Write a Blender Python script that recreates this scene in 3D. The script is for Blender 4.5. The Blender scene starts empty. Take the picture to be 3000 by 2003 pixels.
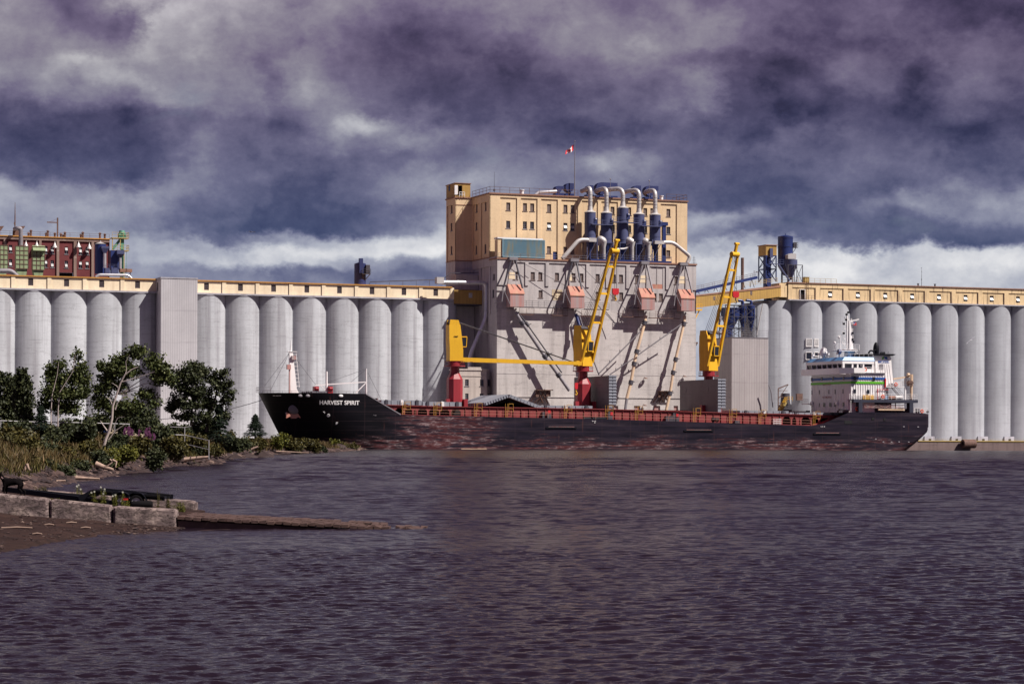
import bpy, math, random
import numpy as np
from mathutils import Vector, Matrix, noise as mnoise
random.seed(7)
sc = bpy.context.scene
COL = sc.collection
R = math.radians
# ------------------------------------------------------------------ calibration
CX, CY, F, EYE, ROLL = 1500.0, 1279.0, 7000.0, 2.9, 0.0035
TH = math.atan(0.378); ct, st = math.cos(TH), math.sin(TH)
def ray(px, py):
    x, y = px-CX, py-CY
    return (x+ROLL*y)/F, -(y-ROLL*x)/F
def W(D, px, py):            # pixel on the vertical plane d = D of the dock frame -> (s, d, z)
    t, k = ray(px, py); Y = D/(ct-t*st); X = t*Y
    return (X*ct+Y*st, D, EYE+k*Y)
def WS(s, px, py):           # pixel on the vertical plane s = const
    t, k = ray(px, py); Y = s/(t*ct+st); return (s, Y*(ct-t*st), EYE+k*Y)
def G(px, py, z=0.0):        # pixel on a horizontal plane -> world xyz
    t, k = ray(px, py); Y = (EYE-z)/(-k); return (t*Y, Y, z)
def V3(px, py, Y):           # pixel at a known depth -> world xyz
    t, k = ray(px, py); return (t*Y, Y, EYE+k*Y)
def y2w(p): return (p[0]*ct-p[1]*st, p[0]*st+p[1]*ct, p[2])
def w2y(p): return (p[0]*ct+p[1]*st, -p[0]*st+p[1]*ct, p[2])
def crop(ox, oy, k): return lambda x, y: (ox+x/k, oy+y/k)
R1 = crop(1280,400,4.126); R2 = crop(1640,400,4.126); R3 = crop(1280,740,4.126); R4 = crop(1640,740,4.126)
R5 = crop(1280,1000,4.612); R6 = crop(1640,1000,4.612); Q = crop(2000,660,4.612); V = crop(2000,960,4.126)
RR = crop(2500,740,4.356); K = crop(2320,900,4.611); R9 = crop(2500,1060,4.612)
L1 = crop(0,560,3.356); L3 = crop(0,1280,3.356); M5 = crop(700,740,3.356); M6 = crop(700,1000,3.356)
C4 = crop(1700,520,5.6); N5 = crop(2480,980,6.032); A3 = crop(0,640,5.8725); Z2 = crop(200,1390,5.593)
ID = lambda x, y: (x, y)
def P(D, c, x, y): return W(D, *c(x, y))
# ------------------------------------------------------------------ materials
MATS = {}
def nt_new(name):
    m = bpy.data.materials.new(name); m.use_nodes = True
    nt = m.node_tree; b = nt.nodes['Principled BSDF']
    MATS[name] = m
    return m, nt, b
def mk_math(nt, op, a, b=None, c=None, clamp=False):
    n = nt.nodes.new('ShaderNodeMath'); n.operation = op; n.use_clamp = clamp
    for i, v in enumerate((a, b, c)):
        if v is None: continue
        if isinstance(v, (int, float)): n.inputs[i].default_value = v
        else: nt.links.new(v, n.inputs[i])
    return n.outputs[0]
def mk_noise(nt, vec, scale, detail=4, rough=0.55, lac=2.0):
    n = nt.nodes.new('ShaderNodeTexNoise'); n.inputs['Scale'].default_value = scale
    n.inputs['Detail'].default_value = detail; n.inputs['Roughness'].default_value = rough
    nt.links.new(vec, n.inputs['Vector']); return n.outputs[0]
def mk_map(nt, vec, scale, loc=(0,0,0)):
    n = nt.nodes.new('ShaderNodeMapping'); n.inputs['Scale'].default_value = scale
    n.inputs['Location'].default_value = loc
    nt.links.new(vec, n.inputs['Vector']); return n.outputs[0]
def mk_ramp(nt, fac, stops, interp='LINEAR'):
    n = nt.nodes.new('ShaderNodeValToRGB'); e = n.color_ramp; e.interpolation = interp
    while len(e.elements) < len(stops): e.elements.new(0.5)
    for el, (p, c) in zip(e.elements, stops):
        el.position = p; el.color = (c, c, c, 1) if isinstance(c, (int, float)) else (*c, 1)
    nt.links.new(fac, n.inputs[0]); return n.outputs[0]
def mk_mix(nt, fac, a, b, mode='MIX'):
    n = nt.nodes.new('ShaderNodeMix'); n.data_type = 'RGBA'; n.blend_type = mode
    for i, v in ((0, fac), (6, a), (7, b)):
        if isinstance(v, (int, float)): n.inputs[i].default_value = v
        elif isinstance(v, tuple): n.inputs[i].default_value = (*v, 1)
        else: nt.links.new(v, n.inputs[i])
    return n.outputs[2]
def mk_bump(nt, b, h, strength=0.3, dist=0.1):
    n = nt.nodes.new('ShaderNodeBump'); n.inputs['Strength'].default_value = strength
    n.inputs['Distance'].default_value = dist
    nt.links.new(h, n.inputs['Height']); nt.links.new(n.outputs[0], b.inputs['Normal'])
def obj_vec(nt):
    return nt.nodes.new('ShaderNodeTexCoord').outputs['Object']
def plain(name, col, rough=0.6, metal=0.0, var=0.15, scale=0.8, spec=0.5):
    m, nt, b = nt_new(name); v = obj_vec(nt)
    n = mk_noise(nt, v, scale, 5)
    f = mk_ramp(nt, n, [(0.3, 0.0), (0.7, 1.0)])
    c = mk_mix(nt, f, tuple(x*(1-var) for x in col), tuple(min(1, x*(1+var)) for x in col))
    nt.links.new(c, b.inputs['Base Color'])
    b.inputs['Roughness'].default_value = rough; b.inputs['Metallic'].default_value = metal
    b.inputs['Specular IOR Level'].default_value = spec
    return m
def weathered(name, col, dark, streak=0.5, lines=0.0, line_h=1.5, rough=0.85, thr=0.55, big=0.15, sx=0.9, patch=None, patch_thr=0.62, cracks=0.0, rib=0.0, rib_w=0.6, spec=0.3, metal=0.0, sz=0.05):
    """painted or bare wall: cloudy tone, vertical run-off streaks, pour lines, flaked patches, optional ribs"""
    m, nt, b = nt_new(name); v = obj_vec(nt)
    n1 = mk_noise(nt, v, 0.12, 6, 0.6)
    base = mk_mix(nt, mk_ramp(nt, n1, [(0.3, 0.0), (0.7, 1.0)]), tuple(x*(1-big) for x in col), tuple(min(1, x*(1+big*0.6)) for x in col))
    n2 = mk_noise(nt, v, 2.2, 6, 0.65)
    base = mk_mix(nt, mk_math(nt, 'MULTIPLY', mk_ramp(nt, n2, [(0.45, 0.0), (0.75, 1.0)]), 0.16), base, dark)
    n3 = mk_noise(nt, mk_map(nt, v, (sx, sx, sz)), 1.0, 5, 0.6)
    sf = mk_math(nt, 'MULTIPLY', mk_ramp(nt, n3, [(thr-0.08, 0.0), (thr+0.16, 1.0)]), streak)
    base = mk_mix(nt, sf, base, dark)
    if patch:
        n4 = mk_noise(nt, mk_map(nt, v, (0.5, 0.5, 1.1), (13, 5, 3)), 1.0, 7, 0.7)
        base = mk_mix(nt, mk_ramp(nt, n4, [(patch_thr, 0.0), (patch_thr+0.03, 1.0)]), base, patch)
    sep = nt.nodes.new('ShaderNodeSeparateXYZ'); nt.links.new(v, sep.inputs[0])
    if lines > 0:
        fr = mk_math(nt, 'FRACT', mk_math(nt, 'DIVIDE', sep.outputs[2], line_h))
        ln = mk_math(nt, 'LESS_THAN', fr, 0.05)
        n5 = mk_noise(nt, mk_map(nt, v, (0.25, 0.25, 1.5), (3, 9, 1)), 1.0, 4, 0.6)
        ln = mk_math(nt, 'MULTIPLY', mk_math(nt, 'MULTIPLY', ln, mk_ramp(nt, n5, [(0.45, 0.0), (0.62, 1.0)])), lines)
        base = mk_mix(nt, ln, base, dark)
    if cracks > 0:
        n6 = mk_noise(nt, mk_map(nt, v, (0.16, 0.16, 1.6), (7, 2, 5)), 1.0, 8, 0.75)
        cr = mk_math(nt, 'MULTIPLY', mk_ramp(nt, mk_math(nt, 'ABSOLUTE', mk_math(nt, 'SUBTRACT', n6, 0.58)), [(0.0, 1.0), (0.012, 0.0)]), cracks)
        base = mk_mix(nt, cr, base, tuple(x*0.5 for x in dark))
    if rib > 0:
        su = mk_math(nt, 'ADD', sep.outputs[0], sep.outputs[1])
        rb = mk_math(nt, 'FRACT', mk_math(nt, 'DIVIDE', su, rib_w))
        rb = mk_math(nt, 'MULTIPLY', mk_math(nt, 'LESS_THAN', rb, 0.3), rib)
        base = mk_mix(nt, rb, base, dark)
    nt.links.new(base, b.inputs['Base Color'])
    b.inputs['Roughness'].default_value = rough
    b.inputs['Specular IOR Level'].default_value = spec; b.inputs['Metallic'].default_value = metal
    mk_bump(nt, b, n2, 0.25, 0.03)
    return m
M = {}
M['silo'] = weathered('silo_concrete', (0.45,0.46,0.49), (0.17,0.155,0.175), 0.6, 0.4, 1.9, cracks=0.7, sx=0.55, thr=0.54, sz=0.018, big=0.16)
M['silo_r'] = weathered('silo_paint', (0.38,0.39,0.425), (0.15,0.14,0.165), 0.45, 0.3, 2.4, cracks=0.35, sx=0.5, thr=.54, sz=0.02, big=0.15)
M['concrete'] = weathered('bare_concrete', (0.56,0.515,0.50), (0.17,0.145,0.15), 0.42, 0.45, 1.25, cracks=0.8, sx=0.6)
M['conc_up'] = weathered('upper_concrete', (0.50,0.46,0.455), (0.17,0.15,0.16), 0.4, 0.2, 1.4, cracks=0.3)
M['cream'] = weathered('cream_paint', (0.73,0.545,0.345), (0.26,0.15,0.09), 0.25, 0.12, 1.5, patch=(0.16,0.10,0.09), patch_thr=0.72, cracks=0.25)
M['cream_l'] = weathered('pale_cream_paint', (0.84,0.70,0.50), (0.34,0.2,0.11), 0.22, 0.1, 1.2, patch=(0.2,0.13,0.1), patch_thr=0.72, cracks=0.2)
M['cream_s'] = weathered('stained_cream_paint', (0.74,0.55,0.32), (0.06,0.035,0.035), 0.9, 0.2, 1.2, thr=0.60, sx=1.6, sz=0.14, patch=(0.12,0.08,0.07), patch_thr=0.72)
M['quay'] = weathered('stained_quay', (0.20,0.145,0.14), (0.07,0.045,0.045), 0.6, 0.8, 1.1, cracks=.8)
M['olad'] = plain('worn_ladder_yellow', (0.42,0.22,0.03), 0.6)
M['trim'] = weathered('brown_trim', (0.30,0.16,0.11), (0.13,0.07,0.06), 0.4)
M['goldtrim'] = weathered('ochre_trim', (0.55,0.27,0.06), (0.25,0.1,0.04), 0.3)
M['ochre'] = weathered('ochre_sheet', (0.43,0.265,0.075), (0.22,0.12,0.05), 0.5, rib=0.25, rib_w=0.9, rough=0.6)
M['ledge'] = weathered('ledge_concrete', (0.42,0.41,0.45), (0.16,0.14,0.16), 0.5)
M['clad'] = weathered('ribbed_sheet', (0.50,0.48,0.50), (0.3,0.28,0.31), 0.2, 0.5, 7.5, rib=0.45, rib_w=0.55, rough=0.6)
M['shed'] = weathered('ribbed_shed_sheet', (0.42,0.38,0.38), (0.24,0.2,0.21), 0.3, 0.6, 7.2, rib=0.4, rib_w=0.7, rough=0.6)
M['duct'] = plain('galvanised_duct', (0.50,0.47,0.46), 0.45, 0.25, 0.15, 0.5)
M['ductb'] = plain('bright_duct', (0.60,0.58,0.60), 0.35, 0.6, 0.1, 0.5)
M['steel'] = plain('grey_steel', (0.22,0.20,0.22), 0.6, 0.2)
M['dsteel'] = plain('dark_steel', (0.06,0.055,0.07), 0.6, 0.2)
M['rsteel'] = plain('rusty_steel', (0.13,0.07,0.055), 0.8, 0.1, 0.4, 2.0)
M['blue'] = weathered('navy_paint', (0.028,0.038,0.13), (0.02,0.02,0.06), 0.35, rough=0.42, spec=0.5)
M['blue2'] = weathered('deep_blue_paint', (0.02,0.035,0.14), (0.01,0.01,0.05), 0.35, rough=0.4, spec=0.5)
M['lblue'] = weathered('bluegrey_paint', (0.070,0.080,0.17), (0.05,0.05,0.12), 0.35, rough=0.5, spec=0.5)
M['green'] = weathered('pale_green_paint', (0.27,0.35,0.20), (0.16,0.12,0.07), 0.4, 0.8, 1.6, patch=(0.13,0.08,0.05), patch_thr=0.68)
M['teal'] = plain('teal_paint', (0.08,0.25,0.17), 0.6)
M['ysteel'] = plain('faded_yellow_steel', (0.42,0.30,0.10), 0.6)
M['yellow'] = weathered('crane_yellow', (0.74,0.41,0.022), (0.40,0.16,0.02), 0.45, rough=0.5, thr=0.6, patch=(0.30,0.10,0.03), patch_thr=0.73, big=0.06, spec=0.3)
M['ylad'] = plain('ladder_yellow', (0.75,0.40,0.02), 0.5)
M['cred'] = weathered('crane_red', (0.30,0.028,0.038), (0.14,0.012,0.02), 0.3, rough=0.45, spec=0.4)
M['red'] = plain('signal_red', (0.55,0.01,0.02), 0.5)
M['brick'] = None
M['glass'] = plain('window_glass', (0.018,0.02,0.03), 0.12, 0, 0.3, 3.0, 0.6)
M['pane'] = plain('boarded_pane', (0.15,0.11,0.10), 0.5, 0, 0.35, 1.5)
M['palepane'] = plain('pale_pane', (0.42,0.42,0.42), 0.4, 0, 0.3, 2.5)
M['louver'] = plain('louver_metal', (0.13,0.10,0.11), 0.6, 0.1)
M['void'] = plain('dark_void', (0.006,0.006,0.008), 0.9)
M['pinkr'] = weathered('faded_red_roof', (0.47,0.20,0.15), (0.45,0.33,0.22), 0.5, big=0.2, rough=0.7)
M['pinkw'] = weathered('faded_red_sheet', (0.46,0.20,0.18), (0.34,0.31,0.31), 0.9, rib=0.5, rib_w=0.42, thr=0.5, rough=0.7)
M['cont'] = weathered('blue_container', (0.28,0.46,0.56), (0.62,0.44,0.18), 0.9, thr=0.58, sx=1.3, sz=0.2, rough=0.55)
M['white'] = weathered('ship_white', (0.80,0.77,0.77), (0.5,0.42,0.4), 0.25, rough=0.5, thr=0.62, big=0.05)
M['galv'] = plain('galvanised_pipe', (0.40,0.38,0.39), 0.5, 0.2)
M['wsteel'] = plain('white_steel', (0.75,0.72,0.72), 0.5, 0, 0.08)
M['black'] = plain('black_paint', (0.008,0.008,0.012), 0.5, spec=0.15)
M['fblue'] = plain('fascia_blue', (0.10,0.28,0.55), 0.45, 0, 0.08)
M['sblue'] = plain('stripe_blue', (0.01,0.07,0.30), 0.5, 0, 0.08)
M['sgreen'] = plain('stripe_green', (0.10,0.42,0.01), 0.5, 0, 0.08)
M['navyhull'] = weathered('dark_grey_platform', (0.035,0.037,0.06), (0.015,0.015,0.025), 0.3)
M['deckred'] = weathered('deck_red', (0.235,0.045,0.045), (0.09,0.022,0.026), 0.35, rough=0.65, sx=1.4, patch=(0.15,0.05,0.04), patch_thr=0.70)
M['hatchg'] = weathered('hatch_grey', (0.27,0.28,0.32), (0.14,0.14,0.18), 0.3, rough=0.55)
M['hatchd'] = weathered('hatch_panel', (0.165,0.145,0.15), (0.08,0.07,0.075), 0.35, 0.8, 1.7, rough=0.6)
M['render'] = weathered('beige_render', (0.52,0.45,0.41), (0.22,0.18,0.17), 0.35, 0.3, 1.4, cracks=.4)
M['spout'] = weathered('cream_spout', (0.66,0.48,0.33), (0.3,0.2,0.16), 0.3)
M['rust'] = plain('rust', (0.30,0.11,0.06), 0.85, 0, 0.35, 3.0)
M['orange'] = plain('lifebuoy_orange', (0.75,0.10,0.03), 0.5)
M['rubber'] = plain('rubber', (0.008,0.007,0.008), 0.85, spec=0.08)
M['skin'] = plain('skin', (0.45,0.25,0.18), 0.6)
M['navycloth'] = plain('navy_cloth', (0.015,0.018,0.04), 0.9)
M['fur'] = plain('dark_fur', (0.006,0.0045,0.005), 0.95, 0, 0.4, 12.0, spec=0.05)
M['wood'] = weathered('wet_wood', (0.10,0.058,0.048), (0.03,0.018,0.018), 0.3, rough=0.7, sx=5, sz=5)
M['planktop'] = plain('worn_plank', (0.08,0.048,0.042), 0.75, 0, 0.5, 6.0, spec=0.2)
M['drift'] = plain('driftwood', (0.32,0.22,0.17), 0.85, 0, 0.3, 3.0)
M['wool'] = plain('feather_white', (0.8,0.8,0.82), 0.8, 0, 0.05)
def mat_brick():
    m, nt, b = nt_new('red_brick'); v = obj_vec(nt)
    n = mk_noise(nt, v, 0.35, 7, 0.65)
    c = mk_mix(nt, mk_ramp(nt, n, [(0.3,0.0),(0.7,1.0)]), (0.115,0.022,0.026), (0.175,0.036,0.038))
    sep = nt.nodes.new('ShaderNodeSeparateXYZ'); nt.links.new(v, sep.inputs[0])
    fr = mk_math(nt, 'FRACT', mk_math(nt, 'DIVIDE', sep.outputs[2], 0.3))
    c = mk_mix(nt, mk_math(nt, 'MULTIPLY', mk_math(nt, 'LESS_THAN', fr, 0.25), 0.25), c, (0.09,0.03,0.03))
    n2 = mk_noise(nt, mk_map(nt, v, (0.7,0.7,0.3), (4,4,4)), 1.0, 6, 0.7)
    c = mk_mix(nt, mk_ramp(nt, n2, [(0.66,0.0),(0.78,0.5)]), c, (0.42,0.22,0.18))
    nt.links.new(c, b.inputs['Base Color']); b.inputs['Roughness'].default_value = 0.9
    return m
M['brick'] = mat_brick()
M['bframe'] = weathered('brick_house_frame', (0.28,0.19,0.16), (0.11,0.07,0.06), 0.5, patch=(0.42,0.34,0.31), patch_thr=0.60)
def mat_hull():
    m, nt, b = nt_new('hull_paint'); v = obj_vec(nt)
    sep = nt.nodes.new('ShaderNodeSeparateXYZ'); nt.links.new(v, sep.inputs[0])
    x, z = sep.outputs[0], sep.outputs[2]
    n1 = mk_noise(nt, mk_map(nt, v, (0.10,0.10,0.9)), 1.0, 6, 0.65)
    base = mk_mix(nt, mk_ramp(nt, n1, [(0.35,0.0),(0.65,1.0)]), (0.007,0.006,0.012), (0.022,0.016,0.028))
    bow_shade = mk_ramp(nt, mk_math(nt,'ADD', mk_math(nt,'DIVIDE', x, 100.0), mk_math(nt,'MULTIPLY', n1, .1)), [(.30,1.0),(.42,0.0)])
    base = mk_mix(nt, bow_shade, base, (0.0035,0.003,0.005))  # shade of the bow flare painted into the hull colour
    # plate seams
    fx = mk_math(nt, 'LESS_THAN', mk_math(nt, 'FRACT', mk_math(nt, 'DIVIDE', x, 7.3)), 0.014)
    fz = mk_math(nt, 'LESS_THAN', mk_math(nt, 'FRACT', mk_math(nt, 'DIVIDE', z, 2.1)), 0.035)
    base = mk_mix(nt, mk_math(nt, 'MULTIPLY', mk_math(nt, 'MAXIMUM', fx, fz), 0.35), base, (0.06,0.035,0.04))
    # fender scrapes: long horizontal flakes down to red primer, more of them low down and round the bow shoulder
    n2 = mk_noise(nt, mk_map(nt, v, (0.13,0.13,3.6), (5,1,2)), 1.0, 9, 0.72)
    n3 = mk_noise(nt, mk_map(nt, v, (0.10,0.10,0.35), (1,7,4)), 1.0, 3, 0.5)
    low = mk_ramp(nt, mk_math(nt, 'DIVIDE', z, 8.0), [(0.0,0.9),(0.15,1.0),(0.42,0.35),(0.62,0.0)])
    sh = mk_math(nt, 'DIVIDE', mk_math(nt, 'SUBTRACT', x, 42.0), 12.0)
    sh = mk_math(nt, 'POWER', 2.718, mk_math(nt, 'MULTIPLY', mk_math(nt, 'MULTIPLY', sh, sh), -1.0))
    shz = mk_ramp(nt, mk_math(nt, 'DIVIDE', z, 12.0), [(0.0,1.0),(0.6,1.0),(0.72,0.0)])
    area = mk_math(nt, 'MAXIMUM', mk_math(nt, 'MULTIPLY', low, 0.66), mk_math(nt, 'MULTIPLY', sh, shz))
    amt = mk_math(nt, 'ADD', mk_math(nt, 'ADD', mk_math(nt, 'MULTIPLY', n2, 1.0), mk_math(nt, 'MULTIPLY', n3, 0.45)), mk_math(nt, 'MULTIPLY', area, 0.23))
    f = mk_ramp(nt, amt, [(0.855,0.0),(0.93,1.0)])
    n4 = mk_noise(nt, mk_map(nt, v, (0.6,0.6,2.0), (2,2,8)), 1.0, 4, 0.6)
    sc1 = mk_ramp(nt, n4, [(0.33,(0.055,0.016,0.018)),(0.47,(0.095,0.032,0.034)),(0.57,(0.14,0.08,0.085)),(0.63,(0.30,0.22,0.225)),(0.7,(0.08,0.04,0.045))])
    base = mk_mix(nt, mk_math(nt, 'MULTIPLY', f, mk_math(nt, 'MINIMUM', mk_math(nt, 'MULTIPLY', area, 2.2), 1.0)), base, sc1)
    # rubbed, faded grey bands left by quay walls and tugs
    n7 = mk_noise(nt, mk_map(nt, v, (0.07,0.07,1.5), (3,3,9)), 1.0, 8, 0.7)
    fd = mk_math(nt, 'MULTIPLY', mk_ramp(nt, n7, [(.50,0.0),(.66,.55)]), mk_ramp(nt, mk_math(nt,'DIVIDE', x, 60.0), [(.25,0.0),(.6,1.0)]))
    base = mk_mix(nt, fd, base, (0.055,0.040,0.050))
    n8 = mk_noise(nt, mk_map(nt, v, (1.4,1.4,.12), (6,1,2)), 1.0, 4, .6)
    base = mk_mix(nt, mk_ramp(nt, n8, [(.66,0.0),(.74,.45)]), base, (0.10,0.04,0.035))
    nt.links.new(base, b.inputs['Base Color'])
    b.inputs['Roughness'].default_value = 0.42; b.inputs['Specular IOR Level'].default_value = 0.18
    mk_bump(nt, b, n1, 0.15, 0.1)
    return m
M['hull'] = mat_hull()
def foliage(name, c1, c2, c3, rough=0.6):
    m, nt, b = nt_new(name)
    g = nt.nodes.new('ShaderNodeNewGeometry')
    col = mk_ramp(nt, g.outputs['Random Per Island'], [(0.0,c1),(0.55,c2),(1.0,c3)])
    v = obj_vec(nt); n = mk_noise(nt, v, 0.7, 3)
    col = mk_mix(nt, mk_ramp(nt, n, [(0.35,0.0),(0.65,0.6)]), col, c1)
    nt.links.new(col, b.inputs['Base Color']); b.inputs['Roughness'].default_value = rough
    b.inputs['Specular IOR Level'].default_value = 0.25
    return m
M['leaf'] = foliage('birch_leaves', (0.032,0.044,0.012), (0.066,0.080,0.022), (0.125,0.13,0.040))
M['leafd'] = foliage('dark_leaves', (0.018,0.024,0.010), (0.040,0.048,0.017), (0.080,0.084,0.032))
M['leafo'] = foliage('olive_leaves', (0.035,0.032,0.008), (0.065,0.056,0.012), (0.12,0.094,0.02))
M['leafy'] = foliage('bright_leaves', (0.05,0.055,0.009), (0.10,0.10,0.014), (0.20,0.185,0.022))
M['leafs'] = foliage('spruce_needles', (0.008,0.014,0.010), (0.016,0.026,0.016), (0.03,0.042,0.022))
M['grassm'] = foliage('dry_grass', (0.06,0.044,0.016), (0.105,0.072,0.026), (0.19,0.115,0.05))
M['reed'] = foliage('pale_reeds', (0.14,0.10,0.06), (0.22,0.16,0.09), (0.30,0.22,0.13))
M['flower'] = foliage('pink_flowers', (0.12,0.035,0.09), (0.20,0.065,0.15), (0.32,0.12,0.25))
M['petal'] = plain('white_petals', (0.75,0.75,0.62), 0.7)
M['bark'] = weathered('birch_bark', (0.46,0.38,0.35), (0.08,0.06,0.06), 0.3, 0.8, 0.35, rough=0.8)
M['barkd'] = plain('dark_bark', (0.05,0.035,0.03), 0.9)
# ------------------------------------------------------------------ mesh builder
class MB:
    def __init__(s): s.v = []; s.f = []; s.sm = []
    def add(s, vs, fs, smooth=False):
        o = len(s.v); s.v += [tuple(p) for p in vs]
        for f in fs: s.f.append(tuple(i+o for i in f)); s.sm.append(smooth)
        return s
    def quad(s, a, b, c, d): return s.add((a,b,c,d), ((0,1,2,3),))
    def box(s, s0, s1, d0, d1, z0, z1):
        if s0 > s1: s0, s1 = s1, s0
        if d0 > d1: d0, d1 = d1, d0
        if z0 > z1: z0, z1 = z1, z0
        v = [(a,b,c) for c in (z0,z1) for b in (d0,d1) for a in (s0,s1)]
        return s.add(v, ((0,2,3,1),(4,5,7,6),(0,1,5,4),(2,6,7,3),(0,4,6,2),(1,3,7,5)))
    def pbox(s, D0, D1, a, b):           # pixel rectangle (top-left, bottom-right) on plane D0, as deep as D1
        p = W(D0, *a); q = W(D0, *b)
        return s.box(p[0], q[0], D0, D1, q[2], p[2])
    def prism(s, pts, d0, d1):           # polygon of (s,z) extruded along d
        n = len(pts)
        v = [(a,d0,z) for a,z in pts]+[(a,d1,z) for a,z in pts]
        f = [tuple(range(n)), tuple(range(2*n-1,n-1,-1))]+[(i,i+n,(i+1)%n+n,(i+1)%n) for i in range(n)]
        return s.add(v, f)
    def prisms(s, pts, s0, s1):          # polygon of (d,z) extruded along s
        n = len(pts)
        v = [(s0,a,z) for a,z in pts]+[(s1,a,z) for a,z in pts]
        f = [tuple(range(n)), tuple(range(2*n-1,n-1,-1))]+[(i,i+n,(i+1)%n+n,(i+1)%n) for i in range(n)]
        return s.add(v, f)
    def loft(s, rings, caps=True, smooth=False):
        n = len(rings[0]); v = [p for r in rings for p in r]; f = []
        for k in range(len(rings)-1):
            for i in range(n): f.append((k*n+i, k*n+(i+1)%n, (k+1)*n+(i+1)%n, (k+1)*n+i))
        s.add(v, f, smooth)
        if caps:
            s.add(rings[0], (tuple(range(n-1,-1,-1)),)); s.add(rings[-1], (tuple(range(n)),))
        return s
    def tube(s, path, r, n=10, caps=True):
        if not isinstance(r, (list, tuple)): r = [r]*len(path)
        path = [Vector(p) for p in path]; rings = []; ref = None
        for i, p in enumerate(path):
            a = path[max(0,i-1)]; b = path[min(len(path)-1,i+1)]
            t = (b-a).normalized()
            if ref is None: ref = Vector((0,0,1)) if abs(t.z) < 0.9 else Vector((1,0,0))
            x = (ref-t*ref.dot(t)).normalized(); ref = x; y = t.cross(x)
            rings.append([tuple(p+(x*math.cos(2*math.pi*k/n)+y*math.sin(2*math.pi*k/n))*r[i]) for k in range(n)])
        return s.loft(rings, caps, n > 5)
    def cyl(s, c, r0, r1, z0, z1, n=28, caps=True):
        rings = [[(c[0]+r*math.cos(2*math.pi*k/n), c[1]+r*math.sin(2*math.pi*k/n), z) for k in range(n)] for r, z in ((r0,z0),(r1,z1))]
        return s.loft(rings, caps, True)
    def lathe(s, c, prof, n=24):
        for (r0,z0),(r1,z1) in zip(prof[:-1], prof[1:]): s.cyl(c, max(r0,.001), max(r1,.001), z0, z1, n, False)
        return s
    def beam(s, p0, p1, w, h=None, up=(0,0,1), w1=None, h1=None):
        h = h or w; p0, p1 = Vector(p0), Vector(p1); t = (p1-p0).normalized(); up = Vector(up)
        if abs(t.dot(up)) > 0.97: up = Vector((1,0,0))
        x = t.cross(up).normalized(); y = x.cross(t); rings = []
        for p, a, b in ((p0,w,h),(p1,w1 or w,h1 or h)):
            rings.append([tuple(p+x*sx*a/2+y*sy*b/2) for sx, sy in ((-1,-1),(1,-1),(1,1),(-1,1))])
        return s.loft(rings)
    def ball(s, c, r, n=12, m=8):
        rx, ry, rz = r if isinstance(r, tuple) else (r,r,r)
        rings = [[(c[0]+rx*math.sin(math.pi*j/m)*math.cos(2*math.pi*k/n), c[1]+ry*math.sin(math.pi*j/m)*math.sin(2*math.pi*k/n), c[2]-rz*math.cos(math.pi*j/m)) for k in range(n)] for j in range(1,m)]
        s.loft(rings, False, True)
        s.add(rings[0]+[(c[0],c[1],c[2]-rz)], [(i,n,(i+1)%n)[::-1] for i in range(n)], True)
        s.add(rings[-1]+[(c[0],c[1],c[2]+rz)], [(i,(i+1)%n,n) for i in range(n)], True)
        return s
    def rail(s, pts, h=1.1, r=0.035, gap=1.8, mids=(0.5,)):   # posts, top rail and mid rails along a 3-D line of feet
        for a, b in zip(pts[:-1], pts[1:]):
            a, b = Vector(a), Vector(b); L = (b-a).length; n = max(1, round(L/gap))
            for m in (1.0,)+tuple(mids):
                s.beam(a+Vector((0,0,h*m)), b+Vector((0,0,h*m)), r*1.6, r*1.6)
            for i in range(n+1):
                p = a.lerp(b, i/n); s.beam(p, p+Vector((0,0,h)), r*1.6, r*1.6)
        return s
    def wall(s, D, s0, s1, z0, z1, holes, depth=0.35, sign=1, axis='d'):
        """wall sheet facing the water with real openings and reveals; holes = (s0,s1,z0,z1)"""
        X = sorted(set([s0,s1]+[h[i] for h in holes for i in (0,1) if s0 < h[i] < s1]))
        Z = sorted(set([z0,z1]+[h[i] for h in holes for i in (2,3) if z0 < h[i] < z1]))
        pt = (lambda a,e,z: (a,D+e,z)) if axis == 'd' else (lambda a,e,z: (D+e,a,z))
        for a, b in zip(X[:-1], X[1:]):
            for c, d in zip(Z[:-1], Z[1:]):
                mx, mz = (a+b)/2, (c+d)/2
                if any(h[0] < mx < h[1] and h[2] < mz < h[3] for h in holes): continue
                s.quad(pt(a,0,c), pt(b,0,c), pt(b,0,d), pt(a,0,d))
        for a,b,c,d in holes:
            s.quad(pt(a,0,c), pt(a,depth,c), pt(a,depth,d), pt(a,0,d)); s.quad(pt(b,0,c), pt(b,0,d), pt(b,depth,d), pt(b,depth,c))
            s.quad(pt(a,0,c), pt(b,0,c), pt(b,depth,c), pt(a,depth,c)); s.quad(pt(a,0,d), pt(a,depth,d), pt(b,depth,d), pt(b,0,d))
        return s
WS_ = 1.0
ORG = {}
FR = {}
def setp(o, label, cat, group=None, kind=None):
    if label: o['label'] = label
    if cat: o['category'] = cat
    if group: o['group'] = group
    if kind: o['kind'] = kind
def thing(name, label, cat, org, fr='y', group=None):
    o = bpy.data.objects.new(name, None); o.empty_display_size = 0.5; COL.objects.link(o)
    o.location = y2w(org) if fr == 'y' else org
    o.rotation_euler = (0,0,TH if fr == 'y' else 0)
    setp(o, label, cat, group); ORG[o.name] = tuple(org); FR[o.name] = fr
    return o
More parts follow.
